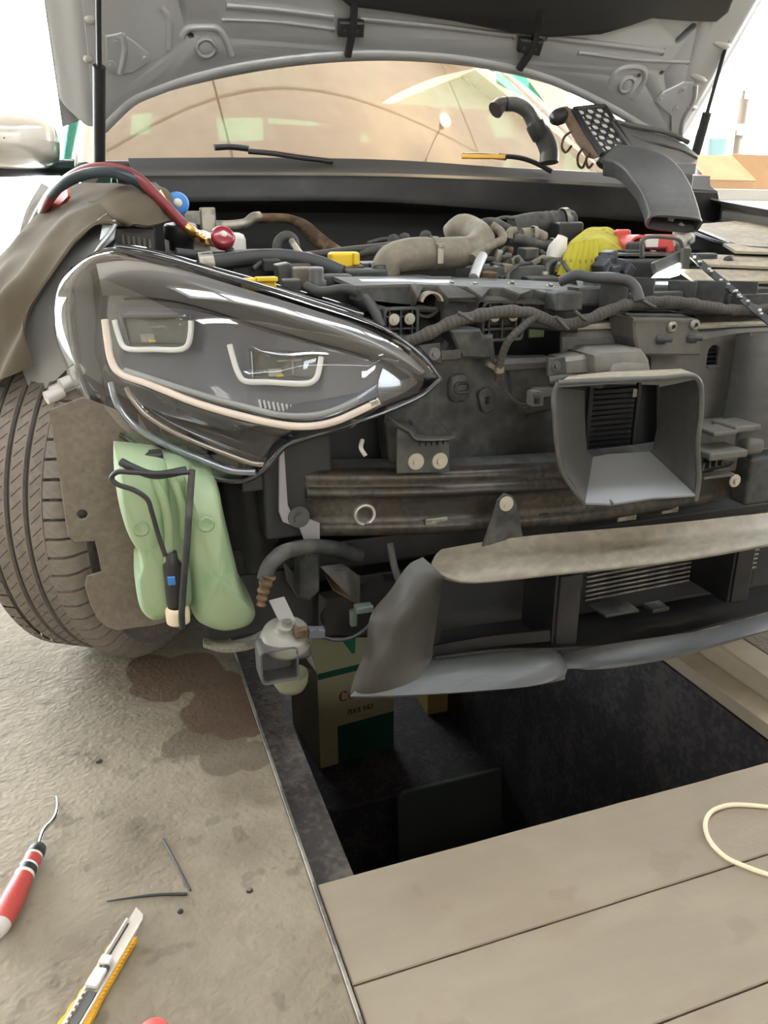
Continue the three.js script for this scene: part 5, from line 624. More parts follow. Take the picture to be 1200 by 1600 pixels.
  const ic = add('intercooler', box([0.9718,0.1883,-1.1][0], [0.9718,0.1883,-1.1][1], -1.13, 0.44, 0.1, 0.03, 0.002), M.dark, car, 'finned cooler behind the air guide');
  for (let k = 0; k < 8; k++) add('cooler_fin', sweep([[[0.7838,0.1722,-1.1][0], [0.7838,0.1722,-1.1][1] + k * 0.0095, -1.105], [[1.1788,0.1911,-1.1][0], [1.1803,0.1839,-1.1][1] + k * 0.0095 - 0.004, -1.105]], 0.0026, { n: 6 }), M.alu, ic);
  add('under_beam_strip', [loft([[[0.7764,0.2953,-1.08],[0.9086,0.3034,-1.06],[1.1528,0.3163,-1.06],[1.2994,0.3182,-1.08]], [[0.7119,0.2963,-1.04],[0.8763,0.3096,-1.02],[1.1126,0.32,-1.02],[1.2553,0.321,-1.04]]], 0.004), box(...[0.744,0.2937,-1.08], 0.07, 0.03, 0.05, 0.005), box([0.5249,0.3026,-1.15][0], [0.5249,0.3026,-1.15][1], -1.18, 0.5, 0.05, 0.03, 0.004)], M.clean, car);
}
{ // horn and the things behind it
  const c = [0.2007,0.2574,-0.99], horn = add('horn', lathe([[0, 0.03], [0.011, 0.03], [0.0125, 0.027], [0.013, 0.02], [0.02, 0.018], [0.0305, 0.0145], [0.0345, 0.01], [0.035, 0.004], [0.0375, 0.002], [0.0375, -0.004], [0.034, -0.006], [0.03, -0.014], [0, -0.016]], [c[0], c[1] + 0.005, c[2]], [-0.06, 1, 0.35], 36), mat({ color: rgb(0.25, 0.245, 0.215), roughness: 0.5, metalness: 0.3 }), car, 'round grey metal horn');
  const b = [0.1832,0.2392,0.0545,0.0543], hx = b[0], hy = b[1], z1 = -0.955;
  add('horn_mouth', [ex(rrect(hx, hy, b[2], b[3], 0.008), z1 - 0.04, z1, 0.0006, [rrect(hx, hy, b[2] - 0.006, b[3] - 0.006, 0.006)]), box(hx, hy, z1 - 0.038, b[2] - 0.004, b[3] - 0.004, 0.004, 0.001), box([0.2248,0.25,-0.97][0] - 0.006, [0.2248,0.25,-0.97][1], -0.985, 0.028, 0.03, 0.04, 0.008)], M.satin, horn, 'square black horn mouth');
  add('horn_bracket', quad([0.1862,0.3067,-1.03], [0.2091,0.3091,-1.03], [0.218,0.2829,-0.995], [0.1969,0.2789,-0.99], 0.0025), mat({ color: rgb(0.2, 0.19, 0.17), roughness: 0.5, metalness: 0.4 }), horn); bolt([c[0] + 0.002, c[1] + 0.033, c[2] + 0.01], 0.009, [-0.06, 1, 0.35], horn, M.alu);
  add('horn_connector', [box(...[0.2394,0.2778,-0.965], 0.024, 0.014, 0.014, 0.002, [0, 0, -0.15]), box(...[0.2385,0.2862,-0.957], 0.006, 0.004, 0.003, 0.0005)], mat({ color: rgb(0.09, 0.1, 0.13), roughness: 0.5 }), horn); add('terminal', box(...[0.2172,0.2819,-0.965], 0.02, 0.014, 0.012, 0.003), M.rust, horn);
  add('horn_wire', sweep([[0.2504,0.2676,-0.965],[0.2684,0.2601,-0.965],[0.294,0.2568,-0.97],[0.319,0.2619,-0.98],[0.3354,0.2721,-0.99],[0.3439,0.2818,-1]], 0.0028, { n: 8 }), M.black, car); add('horn_cup', lathe([[0, 0], [0.02, 0.003], [0.026, 0.014], [0.027, 0.03]], [0.2131,0.1491,-1.03], [0, 1, 0], 20), mat({ color: rgb(0.22, 0.22, 0.15), roughness: 0.6 }), car);
  add('refrigerant_hose', [sweep([[0.1832,0.3367,-1.04],[0.1908,0.3559,-1.04],[0.2125,0.369,-1.05],[0.2511,0.366,-1.07],[0.3042,0.3457,-1.1],[0.3556,0.3132,-1.13]], 0.0115, { n: 14, seg: 60 })], M.hoseDusty, car, 'thick black refrigerant hose');
  add('hose_fitting', [sweep([[0.1892,0.3451,-1.035],[0.1827,0.3287,-1.035],[0.178,0.3119,-1.035],[0.1754,0.2988,-1.035]], (t) => 0.0105 + 0.0012 * Math.sin(t * 26) - 0.004 * t, { n: 14, seg: 60 })], M.rust, car);
  add('subframe_bracket', [ex([[0.2635,0.3047],[0.2746,0.3167],[0.2961,0.3159],[0.2942,0.2479],[0.2761,0.2332],[0.2612,0.2416]], -1.2, -1.15, 0.004), quad([0.2955,0.2943,-1.15], [0.3339,0.2944,-1.15], [0.3521,0.2813,-1.12], [0.3537,0.2249,-1.12], 0.004), quad([0.2475,0.2863,-1.2], [0.2652,0.26,-1.2], [0.268,0.2218,-1.19], [0.2496,0.2608,-1.19], 0.004)], M.plastic, car); add('heat_plate', quad([0.3112,0.2692,-1.19], [0.3569,0.2648,-1.19], [0.3581,0.2265,-1.12], [0.3164,0.2503,-1.15], 0.003), M.rust, car);
  add('lower_carrier', [ex([[0.3068,0.2169],[0.3769,0.218],[0.4249,0.2355],[0.4739,0.228],[0.4755,0.0972],[0.3043,0.1292]], -1.26, -1.2, 0.01, [circ([0.3289,0.1732,-1.2][0], [0.3289,0.1732,-1.2][1], 0.013, 18)]), box([0.4739,0.228,-1.2][0], [0.4739,0.228,-1.2][1], -1.24, 0.22, 0.02, 0.06, 0.004), box([0.4742,0.2025,-1.2][0], [0.4743,0.196,-1.2][1], -1.24, 0.22, 0.012, 0.06, 0.004)], M.clean, car); add('drain_tube', sweep([[0.4005,0.3391,-1.1],[0.3987,0.3139,-1.08],[0.4028,0.2895,-1.07]], 0.006, { n: 8 }), M.hoseDusty, car); add('green_clip', [box(...[0.3539,0.2321,-1.1], 0.03, 0.012, 0.02, 0.003), box(...[0.3422,0.2066,-1.12], 0.012, 0.03, 0.012, 0.003)], mat({ color: rgb(0.16, 0.2, 0.19), roughness: 0.5 }), car);
  add('tank_bracket', loft([[[0.0966,0.2148,-1.12],[0.1265,0.2077,-1.11],[0.1603,0.2135,-1.1],[0.1841,0.2216,-1.1]], [[0.0941,0.2146,-1.1],[0.1222,0.2111,-1.08],[0.1579,0.2141,-1.07],[0.1821,0.2207,-1.07]]], 0.006), M.alu, car);
}

// ---------- engine bay ----------
{
  // engine block mass and covers underneath the pipes
  add('engine_block', [box(0.62, 0.56, -1.55, 0.7, 0.3, 0.42, 0.02), box([0.5847,0.7178,-1.5][0], [0.5847,0.7178,-1.5][1] - 0.03, -1.5, 0.36, 0.05, 0.3, 0.012), box([0.3527,0.7395,-1.4][0], [0.3523,0.7287,-1.4][1] - 0.03, -1.42, 0.22, 0.05, 0.2, 0.01), box([0.2348,0.7476,-1.5][0], [0.2348,0.7476,-1.5][1] - 0.06, -1.5, 0.18, 0.1, 0.22, 0.012)], M.clean, car, 'dark engine covers');
  for (const [p, w, h, d] of [[[0.2667,0.7528,-1.42], 0.1, 0.03, 0.08], [[0.3196,0.7464,-1.38], 0.06, 0.03, 0.06], [[0.447,0.7355,-1.4], 0.08, 0.03, 0.1], [[0.3568,0.7328,-1.33], 0.1, 0.025, 0.06], [[0.5057,0.7278,-1.36], 0.12, 0.02, 0.06], [[0.7553,0.7293,-1.45], 0.14, 0.04, 0.12], [[0.9,0.7368,-1.5], 0.12, 0.05, 0.14]]) add('engine_cover', box(p[0], p[1], p[2], w, h, d, 0.006), M.plastic, car);
  // long hoses
  add('coolant_hose', sweep([[0.1699,0.763,-1.36],[0.2047,0.7661,-1.37],[0.2601,0.7712,-1.38],[0.315,0.7705,-1.38],[0.3684,0.7598,-1.37],[0.4023,0.7454,-1.35]], 0.0129, { n: 16, seg: 60 }), M.hose, car, 'thick black coolant hose');
  add('hose_clamp', lathe([[0.0165, -0.012], [0.0175, -0.01], [0.0175, 0.01], [0.0165, 0.012]], [0.1741,0.7639,-1.36], [1, 0.08, 0], 20), M.alu, car);
  add('coolant_hose', sweep([[0.1362,0.7776,-1.45],[0.1966,0.7714,-1.46],[0.2831,0.7736,-1.5],[0.3717,0.7675,-1.52],[0.4692,0.775,-1.55],[0.5595,0.782,-1.58],[0.6228,0.7899,-1.6]], 0.0081, { n: 12, seg: 60 }), M.hose, car);
  add('bypass_hose', sweep([[0.3047,0.7329,-1.22],[0.3215,0.7263,-1.2],[0.3562,0.7306,-1.18],[0.3751,0.7241,-1.16],[0.3855,0.7069,-1.14],[0.3926,0.6789,-1.12]], 0.0077, { n: 12, seg: 60 }), M.hose, car, 'curved black rubber hose beside the headlamp');
  add('metal_pipe', sweep([[0.2406,0.8221,-1.68],[0.2685,0.8221,-1.68],[0.301,0.827,-1.68],[0.3145,0.8367,-1.68],[0.3295,0.8393,-1.69]], 0.0096, { n: 12 }), M.alu, car, 'bright aluminium pipe');
  add('metal_pipe', sweep([[0.3352,0.8359,-1.72],[0.3959,0.8348,-1.72],[0.4205,0.8248,-1.71],[0.4448,0.802,-1.7],[0.4693,0.7793,-1.68],[0.4883,0.7643,-1.66]], (t) => 0.0095 + 0.006 * sstep(0.35, 0.6, t), { n: 12 }), M.rust, car, 'brown corroded pipe');
  add('bracket_lug', [box(...[0.2276,0.8306,-1.7], 0.03, 0.05, 0.02, 0.003), box(...[0.1987,0.8343,-1.72], 0.08, 0.03, 0.03, 0.006)], M.alu, car);
  const res = add('reservoir', [box([0.241,0.784,-1.6][0], [0.241,0.784,-1.6][1], -1.6, 0.075, 0.05, 0.08, 0.012), box([0.1744,0.7787,-1.6][0], [0.1744,0.7787,-1.6][1], -1.6, 0.08, 0.07, 0.1, 0.014)], M.white, car, 'off-white fluid reservoir');
  const cap = add('reservoir_cap', lathe([[0, 0.026], [0.026, 0.025], [0.03, 0.02], [0.031, 0], [0.022, -0.004], [0.022, -0.02]], [0.1569,0.8,-1.55], [0, 1, 0.15], 28), M.black, res, 'round black cap'); add('cap_label', box([0.1588,0.8088,-1.55][0], [0.1588,0.8088,-1.55][1] + 0.001, -1.548, 0.026, 0.003, 0.016, 0.001), M.yellow, cap);
  add('fuse_block', [box([0.0722,0.7947,-1.5][0], [0.0722,0.7947,-1.5][1], -1.5, 0.07, 0.05, 0.05, 0.004)], M.black, car); for (let k = 0; k < 6; k++) add('fuse', box([0.0529,0.7933,-1.47][0] + k * 0.0085, [0.0529,0.7933,-1.47][1] - k * 0.0012, -1.472, 0.0045, 0.03 - k * 0.001, 0.006, 0.001), M.pipeGrey, car);
  add('wing_rail', [sweep([[0.0368,0.7869,-1.4],[0.0941,0.7771,-1.38],[0.1773,0.7523,-1.33],[0.2651,0.7273,-1.26],[0.3384,0.7058,-1.19],[0.3766,0.6922,-1.15]], 0.009, { n: 8 }), sweep([[0.0544,0.7797,-1.37],[0.1108,0.7681,-1.35],[0.1828,0.7479,-1.3],[0.2587,0.7267,-1.23],[0.3298,0.705,-1.16]], 0.005, { n: 8 })], M.gloss, car, 'glossy black rail above the headlamp');
  // yellow caps
  add('oil_cap', [box(...[0.4259,0.7624,-1.42], 0.0552, 0.0299, 0.03, 0.006), box(...[0.4437,0.7657,-1.415], 0.012, 0.022, 0.034, 0.003)], M.yellow, car, 'yellow oil filler cap');
  add('dipstick_handle', [box(...[0.2279,0.7396,-1.2], 0.0512, 0.0189, 0.012, 0.003), box(...[0.2387,0.747,-1.195], 0.0322, 0.007, 0.018, 0.002)], M.yellow, car, 'yellow plastic clip by the headlamp');
  add('sensor_plug', [lathe([[0, 0.018], [0.011, 0.018], [0.012, 0.014], [0.0125, 0], [0.016, -0.002], [0.017, -0.02]], [0.3318,0.7414,-1.26], [0, 1, 0.1], 20)], M.satin, car);
  // big intake pipe with elbow
  add('intake_pipe', [sweep([[0.497,0.7301,-1.4],[0.4982,0.7434,-1.4],[0.5081,0.761,-1.4],[0.539,0.7706,-1.4],[0.5804,0.7735,-1.4]], (t) => 0.0256 + 0.004 * Math.sin(t * 2), { n: 22, seg: 40 }), sweep([[0.564,0.7725,-1.4],[0.6085,0.7732,-1.4],[0.6545,0.7747,-1.41]], 0.0283, { n: 22, seg: 16 })], M.pipeGrey, car, 'large dusty grey intake pipe');
  add('intake_elbow', sweep([[0.6213,0.773,-1.4],[0.6802,0.7788,-1.42],[0.713,0.7942,-1.45],[0.7199,0.8102,-1.5],[0.7084,0.8173,-1.53],[0.6982,0.8026,-1.55]], (t) => 0.0266, { n: 22, seg: 50 }), M.pipeGrey, car, 'curved dusty rubber elbow');
  { const p = [0.5918,0.7733,-1.4]; const c = add('pipe_clamp', lathe([[0.0292, -0.006], [0.0302, -0.006], [0.0302, 0.006], [0.0292, 0.006]], p, [1, 0, -0.05], 28), M.pipeGrey, car); add('clamp_buckle', [box(p[0], p[1] - 0.002, p[2] + 0.032, 0.012, 0.03, 0.006, 0.001), box(p[0] + 0.001, p[1] + 0.014, p[2] + 0.03, 0.014, 0.008, 0.012, 0.002)], M.alu, c); }
  add('support_stub', lathe([[0.012, 0], [0.014, 0.01], [0.012, 0.02], [0, 0.02]], [0.4755,0.7366,-1.37], [0, 1, 0]), M.black, car);
  add('paper_sheet', [quad([0.3959,0.7413,-1.24], [0.5782,0.7363,-1.3], [0.5429,0.7356,-1.2], [0.395,0.7344,-1.18], 0.0012), quad([0.4045,0.7407,-1.32], [0.6021,0.7358,-1.34], [0.5694,0.7344,-1.28], [0.4086,0.7377,-1.28], 0.0012)], mat({ color: rgb(0.72, 0.72, 0.8), roughness: 0.25, metalness: 0.2 }), car, 'bright reflective heat shield strip');
  for (const p of [[0.6584,0.7972,-1.6], [0.5875,0.7901,-1.6], [0.6114,0.7924,-1.6]]) add('injector_cap', lathe([[0, 0.016], [0.009, 0.013], [0.013, 0.004], [0.012, -0.015]], p, [0, 1, 0], 16), M.hoseDusty, car);
  add('fuel_rail', sweep([[0.4986,0.7697,-1.56],[0.566,0.7787,-1.56],[0.6291,0.7877,-1.58]], 0.0085, { n: 10 }), M.hoseDusty, car);
  // throttle hoses
  add('throttle_hose', sweep([[0.8694,0.8171,-1.62],[0.9161,0.825,-1.62],[0.9639,0.8277,-1.62],[1.0221,0.8305,-1.63]], (t) => 0.024 + 0.0018 * Math.sin(t * 60) * sstep(0.45, 0.6, t), { n: 20, seg: 70 }), M.hoseDusty, car, 'ribbed rubber air hose');
  { const p = [0.9978,0.8304,-1.62]; add('hose_clamp', lathe([[0.0275, -0.006], [0.029, -0.006], [0.029, 0.006], [0.0275, 0.006]], p, [1, 0.06, 0], 24), M.alu, car); add('clamp_screw', box(...[1.0039,0.8409,-1.6], 0.01, 0.02, 0.012, 0.002), M.satin, car); }
  add('vacuum_hose', sweep([[0.6617,0.7642,-1.38],[0.6891,0.7792,-1.4],[0.7229,0.7876,-1.42],[0.748,0.7966,-1.43],[0.7535,0.8104,-1.45],[0.7386,0.8221,-1.46]], 0.0085, { n: 12, seg: 40 }), M.pipeGrey, car);
  add('heat_sleeve', sweep([[0.6824,0.7685,-1.38],[0.6654,0.7559,-1.36],[0.6417,0.7334,-1.33]], 0.0094, { n: 10 }), mat({ color: rgb(0.62, 0.63, 0.64), roughness: 0.45, metalness: 0.3 }), car, 'bright foil heat sleeve');
  add('vacuum_hose', sweep([[0.7511,0.8222,-1.56],[0.7838,0.8284,-1.55],[0.8064,0.8173,-1.53],[0.8162,0.8099,-1.52]], 0.0092, { n: 12 }), M.hoseDusty, car);
  add('vacuum_hose', sweep([[0.8062,0.7978,-1.5],[0.8433,0.7915,-1.5],[0.8737,0.7826,-1.5],[0.8993,0.7824,-1.5]], 0.0105, { n: 12 }), M.hoseDusty, car); add('vacuum_hose', sweep([[0.8498,0.8034,-1.54],[0.8799,0.8046,-1.54],[0.9034,0.7969,-1.54]], 0.0134, { n: 12 }), M.pipeGrey, car);
  add('vacuum_hose', sweep([[0.7883,0.7981,-1.48],[0.7918,0.8101,-1.48],[0.8031,0.8125,-1.48]], 0.008, { n: 10 }), M.pipeGrey, car);
  const gr = add('valve_bracket', [ex([[0.7656,0.7604],[0.7818,0.7684],[0.7968,0.754],[0.8042,0.73],[0.7892,0.7206],[0.7679,0.7235]], -1.43, -1.42, 0.002), ex([[0.8186,0.7262],[0.8222,0.7553],[0.8473,0.7671],[0.8739,0.762],[0.88,0.725]], -1.45, -1.44, 0.002, [circ([0.8391,0.7417,-1.44][0], [0.8391,0.7417,-1.44][1], 0.0095, 16)])], M.pipeGrey, car, 'metal valve bracket'); bolt([0.7796,0.7376,-1.42], 0.009, [0, 0, 1], gr, M.zinc); bolt([0.7769,0.7579,-1.42], 0.006, [0, 0, 1], gr, M.dark);
  for (const a of [[[0.7153,0.7385,-1.4],[0.7313,0.7573,-1.42],[0.7505,0.7717,-1.44],[0.7717,0.7794,-1.46]], [[0.7106,0.7622,-1.42],[0.7311,0.7608,-1.42],[0.7637,0.766,-1.43]], [[0.7219,0.7267,-1.38],[0.7563,0.7378,-1.4],[0.7733,0.7484,-1.42]], [[0.8341,0.7281,-1.4],[0.8398,0.7479,-1.41],[0.8595,0.7556,-1.42],[0.8801,0.755,-1.43]]]) add('wire', sweep(a, 0.005, { n: 8 }), M.hoseDusty, car);
  for (const [p, m] of [[[0.7349,0.7666,-1.42], M.alu], [[0.7194,0.7385,-1.4], M.alu], [[0.774,0.7712,-1.45], M.rust], [[0.7651,0.7597,-1.44], M.pipeGrey], [[0.8692,0.7434,-1.42], M.alu], [[0.8153,0.7272,-1.38], M.alu]]) add('fitting', lathe([[0, 0.012], [0.006, 0.012], [0.008, 0.006], [0.008, -0.006], [0.005, -0.014]], p, [0.2, 1, 0.1], 10), m, car);
  add('coil_cover', [box(...[0.9799,0.8092,-1.58], 0.06, 0.04, 0.05, 0.006), box(...[0.9242,0.7741,-1.52], 0.05, 0.03, 0.05, 0.006)], M.black, car);
  add('filler_bottle', lathe([[0.018, -0.05], [0.02, 0], [0.012, 0.018], [0.011, 0.024]], [0.8905,0.7784,-1.46], [0.4, 1, 0], 20), M.white, car);
  // small fittings among the hoses
  add('loop_hose', sweep([[0.3213,0.7777,-1.5],[0.3269,0.7955,-1.5],[0.3416,0.8043,-1.5],[0.3534,0.7976,-1.5],[0.3575,0.7796,-1.5]], 0.009, { n: 10 }), M.hoseDusty, car);
  add('steel_rod', sweep([[0.3427,0.7958,-1.47],[0.3502,0.7787,-1.45],[0.361,0.7618,-1.43]], 0.0055, { n: 8 }), M.alu, car);
  for (const [q, w, h, d, m] of [[[0.3612,0.7662,-1.43], 0.018, 0.02, 0.02, M.alu], [[0.3747,0.7577,-1.42], 0.014, 0.018, 0.016, M.pipeGrey], [[0.3821,0.7519,-1.4], 0.02, 0.014, 0.02, M.alu], [[0.3188,0.7434,-1.3], 0.03, 0.03, 0.02, M.pipeGrey], [[0.291,0.7325,-1.26], 0.03, 0.02, 0.02, M.plastic], [[0.2939,0.7463,-1.33], 0.025, 0.035, 0.02, M.satin], [[0.2815,0.7594,-1.36], 0.03, 0.02, 0.02, M.plastic], [[0.4202,0.7443,-1.41], 0.07, 0.016, 0.05, M.black], [[0.4719,0.7496,-1.42], 0.03, 0.02, 0.03, M.satin], [[0.4786,0.7438,-1.4], 0.02, 0.03, 0.02, M.plastic], [[0.6821,0.7332,-1.36], 0.03, 0.02, 0.03, M.rust], [[0.7425,0.7381,-1.4], 0.02, 0.03, 0.02, M.pipeGrey], [[0.7268,0.746,-1.41], 0.02, 0.02, 0.02, M.satin], [[0.8279,0.7701,-1.47], 0.035, 0.02, 0.03, M.satin], [[0.7968,0.7263,-1.36], 0.07, 0.01, 0.03, M.plastic], [[0.8358,0.7244,-1.3], 0.06, 0.012, 0.03, M.plastic]]) add('fitting_block', box(...q, w, h, d, 0.003, [0.1, 0.4 * (w * 100 % 1), 0.25 * (h * 100 % 1)]), m, car);
  for (const a of [[[0.5321,0.7879,-1.6],[0.5701,0.795,-1.61],[0.6086,0.7924,-1.6],[0.6512,0.7972,-1.6]], [[0.8018,0.8311,-1.58],[0.842,0.8377,-1.6],[0.8919,0.8328,-1.62]], [[0.25,0.7537,-1.36],[0.2686,0.7632,-1.37],[0.2871,0.7647,-1.38],[0.3011,0.7566,-1.37]], [[0.8628,0.7732,-1.48],[0.8668,0.7614,-1.46],[0.8548,0.746,-1.45],[0.8166,0.7358,-1.42]], [[0.7197,0.7239,-1.35],[0.7401,0.7391,-1.38],[0.772,0.7505,-1.4],[0.8083,0.7515,-1.42]], [[0.8418,0.7333,-1.3],[0.8458,0.7404,-1.34],[0.8552,0.7548,-1.38]]]) add('wire', sweep(a, 0.0042, { n: 8 }), M.hoseDusty, car);
  for (const [q, r] of [[[0.8699,0.8022,-1.53], 0.018], [[0.8993,0.7824,-1.5], 0.014]]) add('hose_clamp', lathe([[r, -0.004], [r + 0.0015, -0.004], [r + 0.0015, 0.004], [r, 0.004]], q, [1, -0.2, 0], 20), M.alu, car);
  for (const q of [[0.5407,0.7327,-1.2], [0.5818,0.7298,-1.2], [0.7224,0.7245,-1.2], [0.6603,0.7288,-1.22]]) bolt(q, 0.008, [0, 1, 0.3], car, M.alu);
  // battery area
  const bat = add('battery_tray', [box([1.0604,0.7605,-1.42][0], [1.0604,0.7605,-1.42][1] - 0.03, -1.45, 0.22, 0.06, 0.2, 0.008), quad([0.9342,0.7663,-1.36], [1.1069,0.7643,-1.36], [1.2458,0.7637,-1.5], [1.0613,0.7708,-1.5], 0.004)], M.plastic, car, 'dusty battery housing'); 
  add('terminal_cover', [sheet((u, v) => { const a = Math.PI * u, c = [1.0652,0.7721,-1.45]; return new THREE.Vector3(c[0] + 0.03 * Math.cos(a), c[1] - 0.01 + 0.042 * Math.sin(a) ** 0.7, c[2] + 0.05 * v - 0.03); }, 16, 3, 0.005), box([1.0616,0.7894,-1.47][0], [1.0616,0.7894,-1.47][1], -1.49, 0.035, 0.05, 0.02, 0.006)], M.red, bat, 'red battery terminal cover');
  add('fuse_cover', [ex([[1.0585,0.7977],[1.1374,0.7973],[1.148,0.7696],[1.1291,0.7672],[1.1244,0.7774],[1.0646,0.7754]], -1.46, -1.42, 0.003), box(...[1.1177,0.7984,-1.44], 0.05, 0.012, 0.04, 0.003)], M.red, bat, 'red fuse cover'); add('fuse_strip', box(...[1.0809,0.789,-1.415], 0.03, 0.018, 0.006, 0.001), M.white, bat);
  add('cable_lug', [box(...[1.0386,0.7759,-1.41], 0.03, 0.03, 0.03, 0.006), box(...[1.0218,0.7665,-1.4], 0.05, 0.02, 0.03, 0.004)], M.hoseDusty, bat);
  add('relay_cluster', [...[[940, 418], [952, 410], [966, 402], [958, 424], [975, 415], [985, 425], [948, 428], [996, 424]].map(([a, b], i) => box([0.9438,0.7532,-1.33][0] + (a - 965) * 0.00112, [0.9438,0.7532,-1.33][1] - (b - 412) * 0.00105, -1.34 - (i % 3) * 0.012, 0.026, 0.024, 0.03, 0.004, [0.2 * (i % 2), 0.3, 0.5 - 0.15 * i]))], mat({ color: rgb(0.055, 0.058, 0.075), roughness: 0.5 }), car, 'dark blue-black connector cluster');
  add('foam_scrap', [...Array(14)].map((_, i) => { const p = [1.1851,0.8018,-1.46]; return lathe([[0, 0.012], [0.01, 0.008], [0.012, 0], [0.008, -0.01], [0, -0.012]], [p[0] + 0.05 * (rnd() - 0.5), p[1] + 0.06 * (rnd() - 0.5), p[2] + 0.03 * (rnd() - 0.5)], [rnd() - 0.5, rnd(), rnd() - 0.5], 7); }), M.white, car, 'torn pale grey wadding');
  const ab = add('air_filter_box', [loft([[[1.2477,0.8224,-1.52],[1.2242,0.7834,-1.335],[1.4175,0.7779,-1.295]], [[1.2434,0.7785,-1.5],[1.229,0.7516,-1.33],[1.4196,0.748,-1.29]]], 0.01, { smooth: false }), box(1.42, 0.7, -1.5, 0.3, 0.1, 0.3, 0.01)], M.clean, car, 'dark air filter box with dust on its lid');
  add('filter_lid', loft([[[1.3809,0.8268,-1.62],[1.5293,0.8332,-1.68],[1.8237,0.826,-1.68]], [[1.2498,0.817,-1.53],[1.2817,0.8092,-1.48],[1.6122,0.8029,-1.48]], [[1.2436,0.8091,-1.5],[1.233,0.7869,-1.34],[1.4221,0.7814,-1.3]]], 0.012, { smooth: false }), M.dusty, ab, 'dust-covered lid'); add('lid_edge', sweep([[1.2418,0.8117,-1.515],[1.2233,0.7811,-1.33],[1.4127,0.7755,-1.29]], 0.005, { n: 8 }), M.clean, ab);
  add('right_wing_strip', [quad([1.5433,0.8568,-1.75], [1.6291,0.8225,-1.5], [1.634,0.8027,-1.5], [1.5467,0.8383,-1.75], 0.02)], M.paint, car); add('wing_seal', sweep([[1.5213,0.8319,-1.72],[1.5583,0.808,-1.6],[1.6158,0.7888,-1.48]], 0.009, { n: 8 }), M.black, car);
  add('filter_tray', [quad([1.0872,0.7712,-1.3], [1.4061,0.7586,-1.28], [1.3229,0.7437,-1.2], [1.0544,0.7552,-1.24], 0.005), quad([1.0127,0.7468,-1.24], [1.3456,0.74,-1.22], [1.2957,0.7224,-1.17], [1.0012,0.7303,-1.18], 0.005), quad([1.1959,0.7884,-1.34], [1.4436,0.7821,-1.32], [1.3817,0.7693,-1.26], [1.1756,0.7755,-1.28], 0.005)], M.dusty, car);
  const rc = add('right_cross_member', [ex([[0.7529,0.7244],[0.8526,0.7283],[0.9652,0.7236],[1.2875,0.7117],[1.2999,0.6622],[0.9594,0.674],[0.9435,0.6897],[0.7558,0.6955]], -1.2, -1.16, 0.004), quad([0.8352,0.7312,-1.3], [1.4396,0.7116,-1.3], [1.2875,0.7117,-1.16], [0.7531,0.7223,-1.16], 0.004), box(...[1.0722,0.7615,-1.28], 0.1, 0.022, 0.03, 0.004), box(...[0.6994,0.7087,-1.12], 0.05, 0.03, 0.04, 0.004)], M.plastic, car, 'dusty plastic cross member'); 
  for (const p of [[0.9434,0.7159,-1.14], [1.0043,0.7144,-1.14], [1.0741,0.7127,-1.14], [0.8578,0.7232,-1.14], [0.8012,0.7171,-1.13]]) add('gusset', [box(p[0], p[1] - 0.008, p[2], 0.004, 0.05, 0.05, 0.001, [0, 0.5, 0])], M.plastic, rc);
  for (const g of [box(...[0.8864,0.7017,-1.14], 0.11, 0.03, 0.02, 0.003), box(...[0.8226,0.7307,-1.2], 0.05, 0.03, 0.04, 0.003), box(...[1.0877,0.692,-1.12], 0.12, 0.035, 0.01, 0.002)]) add('cell_wall', g, M.plastic, rc); add('rod_socket', lathe([[0.011, 0], [0.012, 0.006], [0.006, 0.008], [0, 0.008]], [1.1397,0.7567,-1.26], [0, 0, 1], 16), M.black, rc);
  add('prop_strap', ribbon([[1.0067,0.7727,-1.2],[1.016,0.7462,-1.16],[1.0261,0.7227,-1.12],[1.0352,0.697,-1.08],[1.055,0.6627,-1.03]], 0.011, 0.004, [0.7, 0.7, 0]), M.clean, car, 'black strap flecked with white paint');
  for (let k = 0; k < 16; k++) { const t = rnd(), a = [1.0026,0.772,-1.19], b = [1.0417,0.6766,-1.04]; add('paint_fleck', box(lerp(a[0], b[0], t) + 0.004 * (rnd() - 0.5), lerp(a[1], b[1], t) + 0.006 * (rnd() - 0.5), lerp(a[2], b[2], t), 0.004, 0.003, 0.004, 0), M.white, car); }
  // wiring loom
  add('wiring_loom', sweep([[0.371,0.64,-1.11],[0.3995,0.6503,-1.1],[0.4259,0.6606,-1.09],[0.454,0.6736,-1.08],[0.4874,0.687,-1.08],[0.5287,0.6948,-1.08],[0.5708,0.6998,-1.08],[0.6144,0.6965,-1.08],[0.6486,0.6848,-1.08],[0.6896,0.6754,-1.09],[0.724,0.681,-1.09],[0.7583,0.6917,-1.09],[0.8125,0.702,-1.1],[0.8556,0.7038,-1.1],[0.9066,0.7023,-1.1],[0.9599,0.6945,-1.1],[1.0149,0.6864,-1.1],[1.08,0.6834,-1.11],[1.1608,0.6865,-1.12]], (t) => 0.0092 + 0.0014 * Math.sin(t * 150) * Math.sin(t * 37), { n: 14, seg: 160 }), M.loom, car, 'taped wiring loom running across the front');
  for (const [a, b] of [[[0.4959,0.7019,-1.075], [0.5157,0.6907,-1.07]], [[0.8225,0.7096,-1.09], [0.854,0.6966,-1.09]], [[0.6568,0.6903,-1.07], [0.6811,0.6701,-1.07]], [[0.6963,0.6966,-1.08], [0.7174,0.6823,-1.08]]]) add('cable_tie', sweep([a, b], 0.0028, { n: 6 }), M.plastic, car);
  add('loom_branch', sweep([[0.6241,0.6919,-1.075],[0.5994,0.6763,-1.07],[0.5788,0.6582,-1.07],[0.5746,0.6349,-1.08],[0.5755,0.6137,-1.09],[0.5795,0.5948,-1.1]], 0.0058, { n: 10, seg: 50 }), M.loom, car); 
